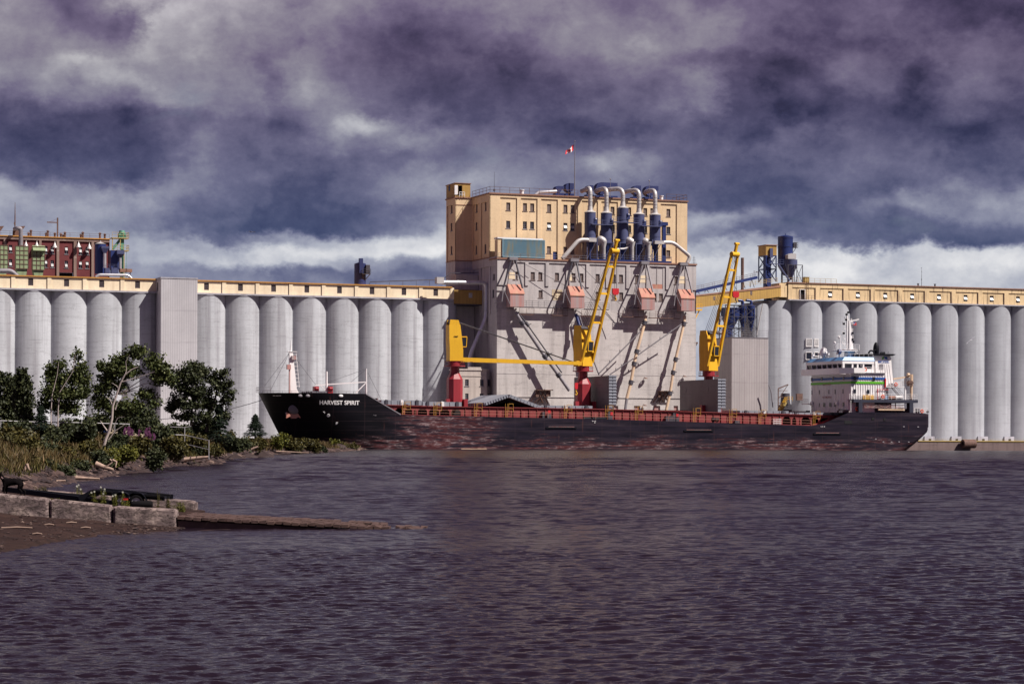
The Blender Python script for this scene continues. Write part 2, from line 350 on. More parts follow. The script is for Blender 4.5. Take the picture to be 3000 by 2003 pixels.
def build(mb, name, mat, parent=None, label=None, cat=None, group=None, kind=None, org=None, fr='y'):
    """one mesh object: a part when parent is given, else a top-level thing standing at org"""
    o3 = ORG[parent.name] if parent else (org or (0,0,0)); frr = FR[parent.name] if parent else fr
    me = bpy.data.meshes.new(name)
    me.from_pydata([(p[0]-o3[0], p[1]-o3[1], p[2]-o3[2]) for p in mb.v], [], mb.f)
    if any(mb.sm): me.polygons.foreach_set('use_smooth', mb.sm)
    me.materials.append(M[mat] if isinstance(mat, str) else mat)
    o = bpy.data.objects.new(name, me); COL.objects.link(o)
    if parent: o.parent = parent
    else:
        o.location = y2w(o3) if frr == 'y' else o3; o.rotation_euler = (0,0,TH if frr == 'y' else 0)
    ORG[o.name] = o3; FR[o.name] = frr
    setp(o, label, cat, group, kind)
    return o
def recalc(o):
    import bmesh
    bm = bmesh.new(); bm.from_mesh(o.data); bmesh.ops.recalc_face_normals(bm, faces=bm.faces); bm.to_mesh(o.data); bm.free()
def arc(c, a0, a1, r, e1, e2, n=7):      # points of a circular bend in the plane of vectors e1,e2
    c, e1, e2 = Vector(c), Vector(e1), Vector(e2)
    return [tuple(c+e1*r*math.cos(a0+(a1-a0)*i/n)+e2*r*math.sin(a0+(a1-a0)*i/n)) for i in range(n+1)]
def bend(pts, rad=1.2, n=5):             # round the corners of a polyline
    out = [pts[0]]
    for a, b, c in zip(pts[:-2], pts[1:-1], pts[2:]):
        a, b, c = Vector(a), Vector(b), Vector(c)
        r = min(rad, (b-a).length*.45, (c-b).length*.45)
        p0 = b+(a-b).normalized()*r; p1 = b+(c-b).normalized()*r
        for i in range(n+1):
            t = i/n; out.append(tuple(p0*(1-t)**2+b*2*t*(1-t)+p1*t*t))
    out.append(pts[-1]); return out
def text_mesh(mb, body, D, c, x0, y0, x1, y1, depth=0.03, off=0.0):
    """lettering fitted to a pixel box on plane D, as real raised letters"""
    cu = bpy.data.curves.new('t', 'FONT'); cu.body = body; cu.offset = off; cu.extrude = 0.0
    ob = bpy.data.objects.new('t', cu); COL.objects.link(ob)
    bpy.context.view_layer.update()
    me = bpy.data.meshes.new_from_object(ob.evaluated_get(bpy.context.evaluated_depsgraph_get()))
    vs = [v.co.copy() for v in me.vertices]
    ax, bx = min(v.x for v in vs), max(v.x for v in vs); ay, by = min(v.y for v in vs), max(v.y for v in vs)
    p = P(D, c, x0, y1); q = P(D, c, x1, y1); top = P(D, c, x0, y0)
    H = top[2]-p[2]
    out = [(p[0]+(v.x-ax)/(bx-ax)*(q[0]-p[0]), D-depth, p[2]+(v.y-ay)/(by-ay)*H+(q[2]-p[2])*(v.x-ax)/(bx-ax)) for v in vs]
    mb.add(out, [tuple(f.vertices) for f in me.polygons])
    bpy.data.objects.remove(ob); bpy.data.meshes.remove(me)
    return mb
WIN = {}
def window(parent, D, s0, s1, z0, z1, style='dark', depth=0.3, axis='d', sill=True):
    """window part (frame, bars, sill) with its pane as sub-part, set in an opening of plane D"""
    T = (lambda a,e,z: (a,D+e,z)) if axis == 'd' else (lambda a,e,z: (D+e,a,z))
    def bx(mb, a, b, e0, e1, c, d):
        if axis == 'd': mb.box(a, b, D+e0, D+e1, c, d)
        else: mb.box(D+e0, D+e1, a, b, c, d)
    m = MB(); w = 0.09
    bx(m, s0, s0+w, depth-.14, depth-.02, z0, z1); bx(m, s1-w, s1, depth-.14, depth-.02, z0, z1)
    bx(m, s0+w, s1-w, depth-.14, depth-.02, z0, z0+w); bx(m, s0+w, s1-w, depth-.14, depth-.02, z1-w, z1)
    if style in ('dark', 'open', 'broken'):
        bx(m, (s0+s1)/2-.03, (s0+s1)/2+.03, depth-.12, depth-.04, z0+w, z1-w)
        for k in (1,2,3): zz = z0+(z1-z0)*k/4; bx(m, s0+w, s1-w, depth-.115, depth-.045, zz-.02, zz+.02)
    if style == 'slat':
        n = 6
        for k in range(n): zz = z0+w+(z1-z0-2*w)*(k+.5)/n; bx(m, s0+w, s1-w, depth-.17, depth-.06, zz-.07, zz+.04)
    if sill: bx(m, s0-.18, s1+.18, -.10, depth-.16, z0-.16, z0-.01)
    o = build(m, 'window', 'louver' if style == 'slat' else ('steel' if style != 'board' else 'pane'), parent)
    g = MB(); g.quad(T(s0,depth-.05,z0), T(s1,depth-.05,z0), T(s1,depth-.05,z1), T(s0,depth-.05,z1))
    build(g, 'pane', {'dark':'glass','open':'glass','broken':'glass','slat':'void','board':'pane'}[style], o)
    if style in ('open', 'broken'):
        h = MB(); zm = z0+(z1-z0)*(.28 if style == 'open' else random.choice((.15,.3,.5)))
        zt = zm+(z1-z0)*.38; a, b = s0+.12, s1-.12
        h.add([T(a,depth-.16,zt),T(b,depth-.16,zt),T(b,depth-.55,zm),T(a,depth-.55,zm)], ((0,1,2,3),))
        h.add([T(a,depth-.13,zt),T(b,depth-.13,zt),T(b,depth-.52,zm),T(a,depth-.52,zm)], ((3,2,1,0),))
        build(h, 'open_sash', 'palepane', o)
    return o
# ================================================================== GRAIN TERMINAL
GZ = 2.3
SD = 562.0
def frange(n): return range(n)
# ---- left silo house
sa = W(563.9,43.8,1000)[0]; sb = W(563.9,1333,1000)[0]; sp = (sb-sa)/13; r0 = sp*.66      # the silos merge into one another
left = thing('silo_annex', 'long row of tall pale concrete silos under a cream gallery, left of the big elevator', 'grain silos', (sb, SD+r0, GZ))
zt_l = [W(SD, x, y)[2] for x, y in ((20,850.5),(1300,883))]; ztop = sum(zt_l)/2
print('left silo spacing', sp, 'top', zt_l)
for i in range(-1, 14):
    c = sa+sp*(i-.5)
    if i == 5: continue        # hidden behind the ribbed tower
    m = MB(); m.cyl((c, SD+r0), r0*.995, r0*.995, GZ, ztop, 72)
    build(m, 'silo', 'silo', left)
    m = MB(); m.cyl((c, SD+r0), r0*1.012, r0*1.012, ztop, ztop+.22, 56)
    build(m, 'silo_rim', 'ledge', left)
z_l0 = ztop+.25; z_g0 = sum(W(SD,x,y)[2] for x,y in ((20,841.5),(1310,877)))/2
z_g1 = sum(W(563.5,x,y)[2] for x,y in ((0,803),(1323,842)))/2
s_end = W(563.2,1320,860)[0]; s_beg = sa-sp*2.2
m = MB(); m.box(s_beg, s_end+.3, SD-.1, SD+14, z_l0, z_g0); build(m, 'ledge', 'ledge', left)
GD = 563.3
wins = []; piers = []
p0 = W(GD,90,828)[0]; p1 = W(GD,1276.7,865)[0]; wsp = (p1-p0)/11.5
wx = [W(GD,x,830)[0] for x in (90,195,298,403,605,704.5,801.5,899,994.7,1090,1183.6,1276.7)]+[W(GD,90,830)[0]-sp]
for s in wx: wins.append((s-.6, s+.6, z_g0+.75, z_g0+2.5))
m = MB(); m.wall(GD, s_beg, s_end, z_g0, z_g1-.25, wins, .3)
m.quad((s_end,GD,z_g0),(s_end,GD+11,z_g0),(s_end,GD+11,z_g1-.25),(s_end,GD,z_g1-.25))
m.quad((s_beg,GD+.4,z_g0),(s_end,GD+.4,z_g0),(s_end,GD+.4,z_g1-.25),(s_beg,GD+.4,z_g1-.25))
gal = build(m, 'gallery_wall', 'cream_l', left)
for x in (32,138,241.5,352,451,650,748,846,942,1038.5,1132.5,1226.7,1318.5):
    m = MB(); s = W(GD,x,830)[0]; m.box(s+.05, s+1.0, GD-.18, GD, z_g0, z_g1-.25); build(m, 'pier', 'cream_l', left)
for x in (32,138,241.5,352,650,748,846,942,1038.5,1132.5,1226.7):
    m = MB(); s = W(GD,x,830)[0]; m.box(s-.07, s+.05, GD-.12, GD, z_g0, z_g1-.25); build(m, 'downpipe', 'rsteel', left)
m = MB(); m.box(s_beg, s_end+.35, GD-.35, GD+11.3, z_g1-.25, z_g1); build(m, 'roof_edge', 'goldtrim', left)
for h in wins: window(left, GD, *h, style='slat', sill=False)
# ---- ribbed stair tower in front of the left silos
Dt = 558.0
q0 = W(Dt,471.7,815); q1 = W(Dt,578.7,818)
m = MB(); m.box(q0[0], q1[0], Dt, SD+5, GZ, (q0[2]+q1[2])/2)
tw = build(m, 'sheet_tower', 'clad', None, 'tall ribbed pale grey sheet-metal tower standing against the left silos', 'tower', org=(q0[0],Dt,GZ))
m = MB(); m.box(q0[0]-.1,q1[0]+.1,Dt-.1,SD+5,(q0[2]+q1[2])/2,(q0[2]+q1[2])/2+.3); build(m,'roof_edge','ledge',tw)
m = MB(); a = WS(q0[0],462,840); m.box(q0[0]-.05,q0[0]+.02,a[1]-.5,a[1]+.5,a[2]-1,a[2]+1); build(m,'window','glass',tw)
# ---- blue stack collector behind the left gallery
Db = 572.0
c = W(Db,1055,800); r = (W(Db,1072,800)[0]-W(Db,1039,800)[0])/2; zt = W(Db,1055,773)[2]
bl = thing('dust_collector', 'lone navy blue cylindrical dust collector behind the left gallery roof', 'dust collector', (c[0],Db,z_g1))
m = MB(); m.cyl((c[0],Db), r, r, z_g1-.5, zt, 32); m.lathe((c[0],Db), [(r,zt),(0.05,zt+.5)]); build(m,'body','blue',bl)
m = MB()
for k in range(1,4): m.cyl((c[0],Db), r+.05, r+.05, zt-2.2*k, zt-2.2*k+.12, 32)
build(m,'hoop','blue2',bl)
b = W(Db-1.5,1077,788); m = MB(); m.box(b[0]-1.6,b[0]+.6,Db-2.2,Db-.8,b[2]-1.3,b[2]-1.15); m.rail([(b[0]-1.6,Db-2.2,b[2]-1.15),(b[0]+.6,Db-2.2,b[2]-1.15),(b[0]+.6,Db-.8,b[2]-1.15)],1.1,.05)
for e in (-1.4,.5): m.beam((b[0]+e,Db-2.1,b[2]-1.3),(b[0]-1.0,Db-1,b[2]-3.2),.15)
m.box(b[0]-.5,b[0]+.5,Db-1.9,Db-1.0,b[2]-1.1,b[2]+1.0); build(m,'platform','dsteel',bl)
m = MB(); m.box(b[0]-2.2,b[0]-1.3,Db-1.9,Db-1,b[2]-1.1,b[2]+2.6); build(m,'access_box','blue',bl)
# ---- silver catwalk pipe along the roof
m = MB(); a = P(GD+4,M5,1280,300); b = P(GD+4,M5,1940,270); m.tube([(a[0],a[1],z_g1),(a[0]+.2,a[1],a[2]+.3),(b[0]-2,b[1],b[2]),(b[0],b[1],b[2])], .09, 6)
for k in range(5):
    x = a[0]+(b[0]-a[0])*(.1+.2*k); m.beam((x,a[1],z_g1),(x,a[1],a[2]+(b[2]-a[2])*(.1+.2*k)),.07)
build(m,'handrail','dsteel',None,'thin dark handrail running along the left gallery roof to the silver duct','handrail',org=(a[0],a[1],z_g1))
# ================================================================== BIG ELEVATOR
D0, D1 = 552.0, 557.5
L0 = W(D0,1457,760); L1p = W(D0,2040,775); zL = (W(D0,1457,754.5)[2]+W(D0,2040,773)[2])/2
U0 = W(D1,1434.5,600); U1 = W(D1,2013.5,600); zU = (W(D1,1434.5,564.5)[2]+W(D1,2013.5,588)[2])/2
sL, sR = (L0[0]+U0[0])/2, (L1p[0]+U1[0])/2
print('elevator s', L0[0],U0[0],L1p[0],U1[0],'zL',zL,W(D0,1457,754.5)[2],W(D0,2040,773)[2],'zU',zU)
Dk = 570.5; Dq = 577.5; sT = W(Dk,1333.6,650)[0]
zTop = zU; zC = WS(sL,1420,757.5)[2]; Dback = 586
wk = thing('grain_elevator', 'huge grain elevator, bare concrete below and cream-painted above, in the middle', 'grain elevator', ((sL+sR)/2, D0, GZ))
rec = .25
pitch = (sR-sL)/9.9
# bays measured in pixels on the upper front
bay_px = [(R1,765,970),(R1,1015,1217),(R1,1260,1462),(R1,1505,1706),(R2,268,462),(R2,503,703),(R2,745,945),(R2,985,1182),(R2,1220,1417)]
bays = [(P(D1,c,a,700)[0], P(D1,c,b,700)[0]) for c,a,b in bay_px]
ww = 1.08; rows_u = [(P(D1,R1,868,892)[2], P(D1,R1,868,797)[2]), (P(D1,R1,868,1108)[2], P(D1,R1,868,1018)[2]), (P(D1,R1,1350,1412)[2], P(D1,R1,1350,1325)[2])]
holes = []; hst = []
for bi, (a, b) in enumerate(bays):
    L = b-a
    xs = [a+L*.5] if bi % 2 == 0 else [a+L*.27, a+L*.70]
    for ri, (za, zb) in enumerate(rows_u):
        for x in xs:
            if ri == 2 and not (bi in (2,3,8)): continue
            holes.append((x-ww/2, x+ww/2, za, zb)); hst.append('board' if ri == 0 or ri == 2 else ('dark' if bi < 2 else ('open' if bi < 5 else 'dark')))
doorx = P(D1,R1,1436,1400)[0]; dz0 = zL; holes.append((doorx-.65, doorx+.65, zL+.05, zL+2.4)); hst.append('door')
m = MB(); m.wall(D1+rec, sL, sR, zL-.5, zU-.3, holes, .3)
m.quad((sR,D1,zL-.5),(sR,Dback,zL-.5),(sR,Dback,zU-.3),(sR,D1,zU-.3))
# pilasters and lintel band stand proud of the bays
zb1 = P(D1,R1,868,738)[2]
edges = [sL]+[v for ab in bays for v in ab]+[sR]
for a, b in zip(edges[0::2], edges[1::2]): m.box(a, b, D1, D1+rec-.003, zL-.5, zb1)
m.box(sL, sR, D1, D1+rec-.003, zb1, zU-.3)
uf = build(m, 'upper_front_wall', 'cream', wk)
for h, s in zip(holes, hst):
    if s == 'door':
        d = MB(); d.box(h[0],h[1],D1+rec+.15,D1+rec+.25,h[2],h[3]); build(d,'door','blue2',wk)
    else: window(wk, D1+rec, *h, style=s)
# side walls: main block, then stair tower
def sidewall(name, s, da, db, za, zb, holes, mat):
    m = MB(); m.wall(s, da, db, za, zb, holes, .3, axis='s'); return build(m, name, mat, wk)
def sidehole(c, x, y0, y1, s, w=1.1):
    a = WS(s, *c(x,(y0+y1)/2)); z0 = WS(s,*c(x,y1))[2]; z1 = WS(s,*c(x,y0))[2]
    return (a[1]-w/2, a[1]+w/2, z0, z1)
sh = [sidehole(R1,470,817,915,sL),sidehole(R1,578,795,895,sL),sidehole(R1,467,1035,1130,sL),sidehole(R1,465,1320,1420,sL),sidehole(R1,575,1300,1410,sL)]
sidewall('upper_side_wall', sL+rec, D1, Dk, zC, zU-.3, sh, 'cream')
m = MB()
dA = WS(sL,*R1(522,800))[1]
for a,b in ((D1,D1+.9),(dA-.6,dA+.6),(Dk-.8,Dk)): m.box(sL,sL+rec-.003,a,b,zC,zb1-1)
m.box(sL,sL+rec-.003,D1,Dk,zb1-1,zU-.3); build(m,'side_pilaster','cream',wk)
for h in sh: window(wk, sL+rec, *h, style='dark', axis='s')
sh2 = [sidehole(R1,168,827,925,sT,1.2),sidehole(R1,165,1045,1140,sT,1.2),sidehole(R1,165,1325,1425,sT,1.2)]
zT = zU
sidewall('stair_tower_side', sT+rec, Dk, Dq, zC, zT-.3, sh2, 'cream')
for h in sh2: window(wk, sT+rec, *h, style='dark', axis='s')
m = MB(); m.box(sT,sT+rec-.003,Dk,Dk+.8,zC,zT-1.9); m.box(sT,sT+rec-.003,Dq-.7,Dq,zC,zT-1.9); m.box(sT,sT+rec-.003,Dk,Dq,zT-1.9,zT-.3)
m.quad((sT,Dk,zC),(sL,Dk,zC),(sL,Dk,zT-.3),(sT,Dk,zT-.3))
m.quad((sT,Dq,GZ),(sL,Dq,GZ),(sL,Dq,zT-.3),(sT,Dq,zT-.3))
build(m,'stair_tower_front','cream',wk)
# grey lower flank
sh3 = [sidehole(R3,678,255,330,sL,1.2),sidehole(R3,670,447,540,sL,1.2)]
sidewall('lower_side_wall', sL+rec, D0+.3, Dk, GZ, zC, sh3, 'conc_up')
for h in sh3: window(wk, sL+rec, *h, style='dark', axis='s')
m = MB()
zc2 = zC-2.2
for a,b in ((D0+.3,D0+.9),(D1-.5,D1+.5),(dA-.6,dA+.6),(Dk-.8,Dk)): m.box(sL,sL+rec-.003,a,b,zC-14,zc2)
m.box(sL,sL+rec-.003,D0+.3,Dk,zc2,zC-.003)
m.quad((sT,Dk,GZ),(sL,Dk,GZ),(sL,Dk,zC),(sT,Dk,zC)); m.quad((sT,Dk,GZ),(sT,Dq,GZ),(sT,Dq,zC),(sT,Dk,zC))
for zz in (zc2+.1,): m.box(sT-.1,sL,Dk-.12,Dk,zz,zz+.25)
build(m,'lower_flank','conc_up',wk)
m = MB(); m.box(sT-.12,sL,Dk-.12,Dk,zC-.1,zC+.1); m.box(sL-.12,sL,D1,Dk-.12,zC-.1,zC+.1); m.box(sT-.12,sT,Dk,Dq,zC-.1,zC+.1)
m.box(sT-.12,sL,Dk-.12,Dk,zT-2.1,zT-1.95); build(m,'string_course','trim',wk)
# roof edges
m = MB(); m.box(sL-.25, sR+.25, D1-.25, Dback, zU-.3, zU); m.box(sT-.25, sL-.25, Dk-.25, Dq+.2, zT-.3, zT); build(m,'roof_edge','trim',wk)
# lower front
zb2 = P(D0,R3,1210,122)[2]; zb3 = P(D0,R3,1210,402)[2]
lb_px = [(R3,862,1068),(R3,1108,1315),(R3,1355,1562),(R3,1603,1806),(R3,1845,2045),(R4,603,805),(R4,845,1048),(R4,1085,1285),(R4,1322,1520)]
lbay = [(P(D0,c,a,300)[0], P(D0,c,b,300)[0]) for c,a,b in lb_px]
zr = [(P(D0,R3,1163,330)[2],P(D0,R3,1163,235)[2]),(P(D0,R3,1258,545)[2],P(D0,R3,1258,455)[2])]
lh = []; lst = []
for c,x,row in ((R3,955,0),(R3,1163,0),(R3,1255,0),(R3,1456,0),(R3,1655,0),(R3,1752,0),(R3,1948,0),(R4,658,0),(R4,745,0),(R4,940,0),(R4,1415,0),
                (R3,1258,1),(R3,1950,1),(R4,660,1),(R4,748,1),(R4,1150,1),(R4,1228,1)):
    s = P(D0,c,x,300 if row == 0 else 500)[0]; lh.append((s-.55,s+.55,*zr[row])); lst.append('board')
lv = (P(D0,R3,1395,500)[0],P(D0,R3,1520,500)[0],P(D0,R3,1450,575)[2],P(D0,R3,1450,445)[2])
ld = (P(D0,R4,1110,300)[0],P(D0,R4,1250,300)[0],P(D0,R4,1180,437)[2],P(D0,R4,1180,182)[2])
doors = [(P(D0,R6,a,900)[0],P(D0,R6,b,900)[0],GZ,P(D0,R6,a,868)[2]) for a,b in ((1005,1088),(1275,1358),(1540,1600),(740,790))]
m = MB(); m.wall(D0+rec, sL, sR, GZ, zL-.35, lh+[lv,ld]+doors, .3)
m.quad((sR,D0,GZ),(sR,Dback,GZ),(sR,Dback,zL-.35),(sR,D0,zL-.35))
e2 = [sL]+[v for ab in lbay for v in ab]+[sR]
for a, b in zip(e2[0::2], e2[1::2]): m.box(a, b, D0, D0+rec-.003, zb3, zb2)
m.box(sL, sR, D0, D0+rec-.003, zb2, zL-.35)
build(m,'lower_front_wall','conc_up',wk)
# bin wall below the windows, one face proud of the rest, with form-tie cracks
m = MB(); zbin = P(D0,R3,1210,690)[2]
m.box(sL, sR, D0-.02, D0+rec-.003, GZ+.0, P(D0,R5,1100,745)[2]-1.5) if False else None
m.box(sL, sR, D0, D0+rec-.003, P(D0,R5,1210,735)[2], zbin)
m.box(sL, sR, D0-.12, D0+rec-.003, P(D0,R5,1210,745)[2]-.1, P(D0,R5,1210,735)[2]-.003)
build(m,'bin_wall','concrete',wk)
m = MB(); z9 = P(D0,R5,1210,745)[2]-.1
dd = sorted(doors); cur = sL
for a,b,c_,d_ in dd: m.box(cur,a,D0+.05,D0+rec-.003,GZ,z9-.003); m.box(a,b,D0+.05,D0+rec-.003,d_,z9-.003); cur = b
m.box(cur,sR,D0+.05,D0+rec-.003,GZ,z9-.003); build(m,'base_wall','concrete',wk)
for h in doors:
    m = MB(); m.box(h[0],h[1],D0+rec+.15,D0+rec+.25,h[2],h[3]); build(m,'door','pinkw',wk)
for h, s in zip(lh, lst): window(wk, D0+rec, *h, style=s)
m = MB()
for k in range(14):
    z = lv[2]+(lv[3]-lv[2])*(k+.5)/14; m.box(lv[0],lv[1],D0+.2,D0+.4,z-.06,z+.05)
m.box((lv[0]+lv[1])/2-.06,(lv[0]+lv[1])/2+.06,D0+.15,D0+.2,lv[2],lv[3]); m.box(lv[0],lv[1],D0+.15,D0+.2,(lv[2]+lv[3])/2-.06,(lv[2]+lv[3])/2+.06)
build(m,'louvre','cream_l',wk)
m = MB(); m.quad((lv[0],D0+.53,lv[2]),(lv[1],D0+.53,lv[2]),(lv[1],D0+.53,lv[3]),(lv[0],D0+.53,lv[3])); build(m,'louvre_back','void',wk)
m = MB(); zm = ld[2]+(ld[3]-ld[2])*.22; m.box(ld[0],ld[1],D0+.35,D0+.5,zm,ld[3]); m.box((ld[0]+ld[1])/2-.05,(ld[0]+ld[1])/2+.05,D0+.25,D0+.35,zm,ld[3]); build(m,'loading_door','conc_up',wk)
m = MB(); m.box(ld[0],ld[1],D0+.35,D0+.52,ld[2],zm-.01); build(m,'door_sill_panel','pinkr',wk)
m = MB(); m.box(sL-.2, sR+.2, D0-.2, D1, zL-.35, zL); build(m,'terrace_edge','trim',wk)
m = MB(); za = P(D0,R5,1210,440)[2]; m.box(sL,sR,D0-.05,D0,za,za+.12)
zz = P(D0,R3,1210,600)[2]; build(m,'joint_line','conc_up',wk)
# painted-over patches behind the A-frames (pale plaster)
for c,x0,x1,y0,y1 in ((R3,860,945,235,320),(R3,1600,1632,270,340),(R4,960,1048,275,365),(R4,1440,1520,285,375)):
    a = P(D0+rec-.01,c,x0,y0); b = P(D0+rec-.01,c,x1,y1); m = MB(); m.box(a[0],b[0],D0+rec-.035,D0+rec-.01,b[2],a[2]); build(m,'plaster_patch','cream_l',wk)
# roof hut on the stair tower
hz0 = zT; hz1 = W(Dk,1356,538)[2]; hs1 = W(Dk,1378,560)[0]
hut = thing('roof_hut','small ochre hut with open dark doorway, far left on the elevator roof','roof hut',(sT,Dk,hz0))
dh = (W(Dk,1342,550)[0],W(Dk,1354,550)[0],hz0+.3,hz1-.5)
m = MB(); m.wall(Dk, sT, hs1, hz0, hz1, [dh], .1); m.quad((sT,Dk,hz0),(sT,Dq,hz0),(sT,Dq,hz1),(sT,Dk,hz1)); m.quad((hs1,Dk,hz0),(hs1,Dq,hz0),(hs1,Dq,hz1),(hs1,Dk,hz1)); build(m,'wall','ochre',hut)
m = MB(); m.box(sT-.2,hs1+.2,Dk-.2,Dq+.2,hz1,hz1+.15); build(m,'roof','trim',hut)
m = MB(); m.box(dh[0]-.95,dh[0]-.1,Dk-.12,Dk-.05,hz0+.5,hz1-.5); build(m,'open_door','wsteel',hut)
m = MB(); m.rail([(dh[0]+.2,Dk-.5,hz0),(dh[0]+1.6,Dk-.5,hz0)],1.2,.06,.6); build(m,'gate','wsteel',hut)
m = MB(); m.quad((dh[0]-.2,Dk+1.5,hz0),(dh[1]+.8,Dk+1.5,hz0),(dh[1]+.8,Dk+1.5,hz1),(dh[0]-.2,Dk+1.5,hz1)); build(m,'interior','void',hut)
m = MB(); a = WS(sT,*R1(152,628)); m.box(sT-.04,sT,a[1]-.5,a[1]+.5,a[2]-.7,a[2]+.7); build(m,'window','glass',hut)
# roof rails
m = MB(); m.rail([(sL+.1,Dk,zU),(sL+.1,D1+.1,zU),(U0[0]+(U1[0]-U0[0])*.44,D1+.1,zU)],1.5,.045,2.6)
build(m,'roof_railing','rsteel',None,'rusty railing along the left half of the elevator roof edge','railing',org=(sL,D1,zU),group='rusty railings on the elevator roof')
m = MB(); a = P(D1,R2,1290,750)[0]; m.rail([(a,D1+.1,zU),(sR-.1,D1+.1,zU),(sR-.1,D1+9,zU)],1.5,.045,2.4)
build(m,'roof_railing','rsteel',None,'rusty railing at the right corner of the elevator roof','railing',org=(a,D1,zU),group='rusty railings on the elevator roof')
# flagpole and antenna
fp = W(D1+2,1683.5,560); ft = W(D1+2,1683.5,413.5)
m = MB(); m.tube([(fp[0],D1+2,zU),(fp[0],D1+2,zU+7),(fp[0],D1+2,ft[2])],[.14,.12,.05],8); m.ball((fp[0],D1+2,ft[2]),.14)
pole = thing('flagpole','tall thin flagpole flying a red and white flag on the elevator roof','flagpole',(fp[0],D1+2,zU))
build(m,'pole','steel',pole)
def flagmesh(pts, nseg, i0, i1):     # pts: function u,v -> point
    m = MB(); n = 8
    for i in range(i0, i1):
        for j in range(n):
            m.quad(pts(i/nseg,j/n), pts((i+1)/nseg,j/n), pts((i+1)/nseg,(j+1)/n), pts(i/nseg,(j+1)/n))
    return m
Df = D1+2
a0, a1 = P(Df,R1,1655,98), P(Df,R1,1655,165); e0, e1 = P(Df,R1,1562,165), P(Df,R1,1545,213)
def fl(u, v):
    p = Vector(a0).lerp(Vector(e0),u); q = Vector(a1).lerp(Vector(e1),u); r = p.lerp(q,v)
    return (r.x, r.y+.25*math.sin(u*9+v*2), r.z-.5*u*(1-u)*4*.4+.1*math.sin(u*12))
for nm, i0, i1, mt in (('flag_bar',0,4,'red'),('flag_field',4,12,'wsteel'),('flag_bar',12,16,'red')): build(flagmesh(fl,16,i0,i1),nm,mt,pole)
cc = Vector(fl(.5,.5)); m = MB()      # maple-leaf shape: a centred eleven-pointed badge
mp = [(0,-.5),(.04,-.2),(.3,-.25),(.25,-.12),(.48,.08),(.4,.12),(.42,.26),(.28,.22),(.12,.1),(.16,.38),(.08,.34),(0,.5)]
mp = mp+[(-x,y) for x,y in mp[-2:0:-1]]
mv = []
for x,y in mp:
    p = Vector(fl(.5+x*.42,.5-y*.8)); mv.append((p.x,p.y-.05,p.z))
m.add(mv,[tuple(range(len(mv)))]); build(m,'flag_leaf','red',pole)
an = W(D1+1,1448,563); m = MB(); m.tube([(an[0],D1+1,zU),(an[0],D1+1,W(D1+1,1448,504)[2])],[.07,.03],6); m.box(an[0]-.2,an[0]+.2,D1+.8,D1+1.2,zU+.5,zU+1.0)
build(m,'antenna','dsteel',None,'thin whip antenna above the left corner of the elevator roof','antenna',org=(an[0],D1+1,zU))
# roof blowers
def blower(x0,x1,y0,y1,D,lab,c=R2,big=False):
    a = P(D,c,x0,y1); b = P(D,c,x1,y0); zc = (a[2]+b[2])/2; h = b[2]-a[2]
    o = thing('roof_fan',lab,'fan',(a[0],D,zU),group='blue fans on the elevator roof')
    m = MB(); rr = min(h*.42,(b[0]-a[0])*.5); cx = a[0]+rr
    rings = [[(cx+rr*math.cos(t*math.pi/10), dd, b[2]-rr+rr*math.sin(t*math.pi/10)) for t in range(20)] for dd in (D,D+2)]
    m.loft(rings,True,False); build(m,'scroll_housing','blue',o)
    m = MB(); m.box(cx,b[0],D+.1,D+1.9,b[2]-rr*.9,b[2]); build(m,'outlet','blue',o)
    m = MB()
    for k in range(4): z = b[2]-rr*.9+(k+.5)*rr*.22; m.box(b[0],b[0]+.08,D+.2,D+1.8,z-.05,z+.05)
    build(m,'outlet_grille','louver',o)
    m = MB(); m.box(a[0],b[0],D,D+2,zU+.4,zU+.9); m.box(a[0]+.1,a[0]+.3,D+.1,D+1.9,zU,zU+.4); m.box(b[0]-.3,b[0]-.1,D+.1,D+1.9,zU,zU+.4)
    m.box(cx-.4,cx+.5,D+.4,D+1.6,zU+.9,b[2]-rr*1.4); build(m,'base_frame','blue2',o)
blower(1435,1540,600,690,D1+3,'blue roof fan with grille, left of the flagpole',R1)
blower(1555,1658,565,690,D1+3,'taller blue roof fan just left of the flagpole foot',R1)
blower(330,410,590,720,D1+3,'small blue roof fan behind the leftmost silver duct')
blower(440,700,562,730,D1+4,'largest blue roof fan, behind the second and third silver ducts')
blower(885,985,595,730,D1+4,'blue roof fan behind the fourth silver duct')
blower(1032,1195,600,740,D1+3,'blue roof fan behind the rightmost silver duct')
m = MB(); a = P(D1+2,R1,1200,680); b = P(D1+2,R1,1445,665); m.tube([(a[0]-.3,D1+2,zU),(a[0]+.6,D1+2,zU+.75),(b[0],D1+2,zU+1.2)],.42,12)
build(m,'roof_duct','ductb',None,'low silver duct lying along the elevator roof left of the blue fans','duct',org=(a[0],D1+2,zU))
m = MB(); a = P(D1+2,R1,1028,680); m.cyl((a[0],D1+2),.45,.45,zU,zU+1.0,14); m.cyl((a[0],D1+2),.6,.6,zU+1.0,zU+1.2,14)
build(m,'roof_vent','wsteel',None,'squat white roof vent near the left end of the elevator roof','roof vent',org=(a[0],D1+2,zU))
m = MB(); a = P(D1+2,R2,1228,750); m.cyl((a[0],D1+2),.45,.45,zU,zU+1.1,14); m.cyl((a[0],D1+2),.6,.6,zU+1.1,zU+1.25,14)
build(m,'roof_vent','wsteel',None,'squat white roof vent right of the last blue fan','roof vent',org=(a[0],D1+2,zU))
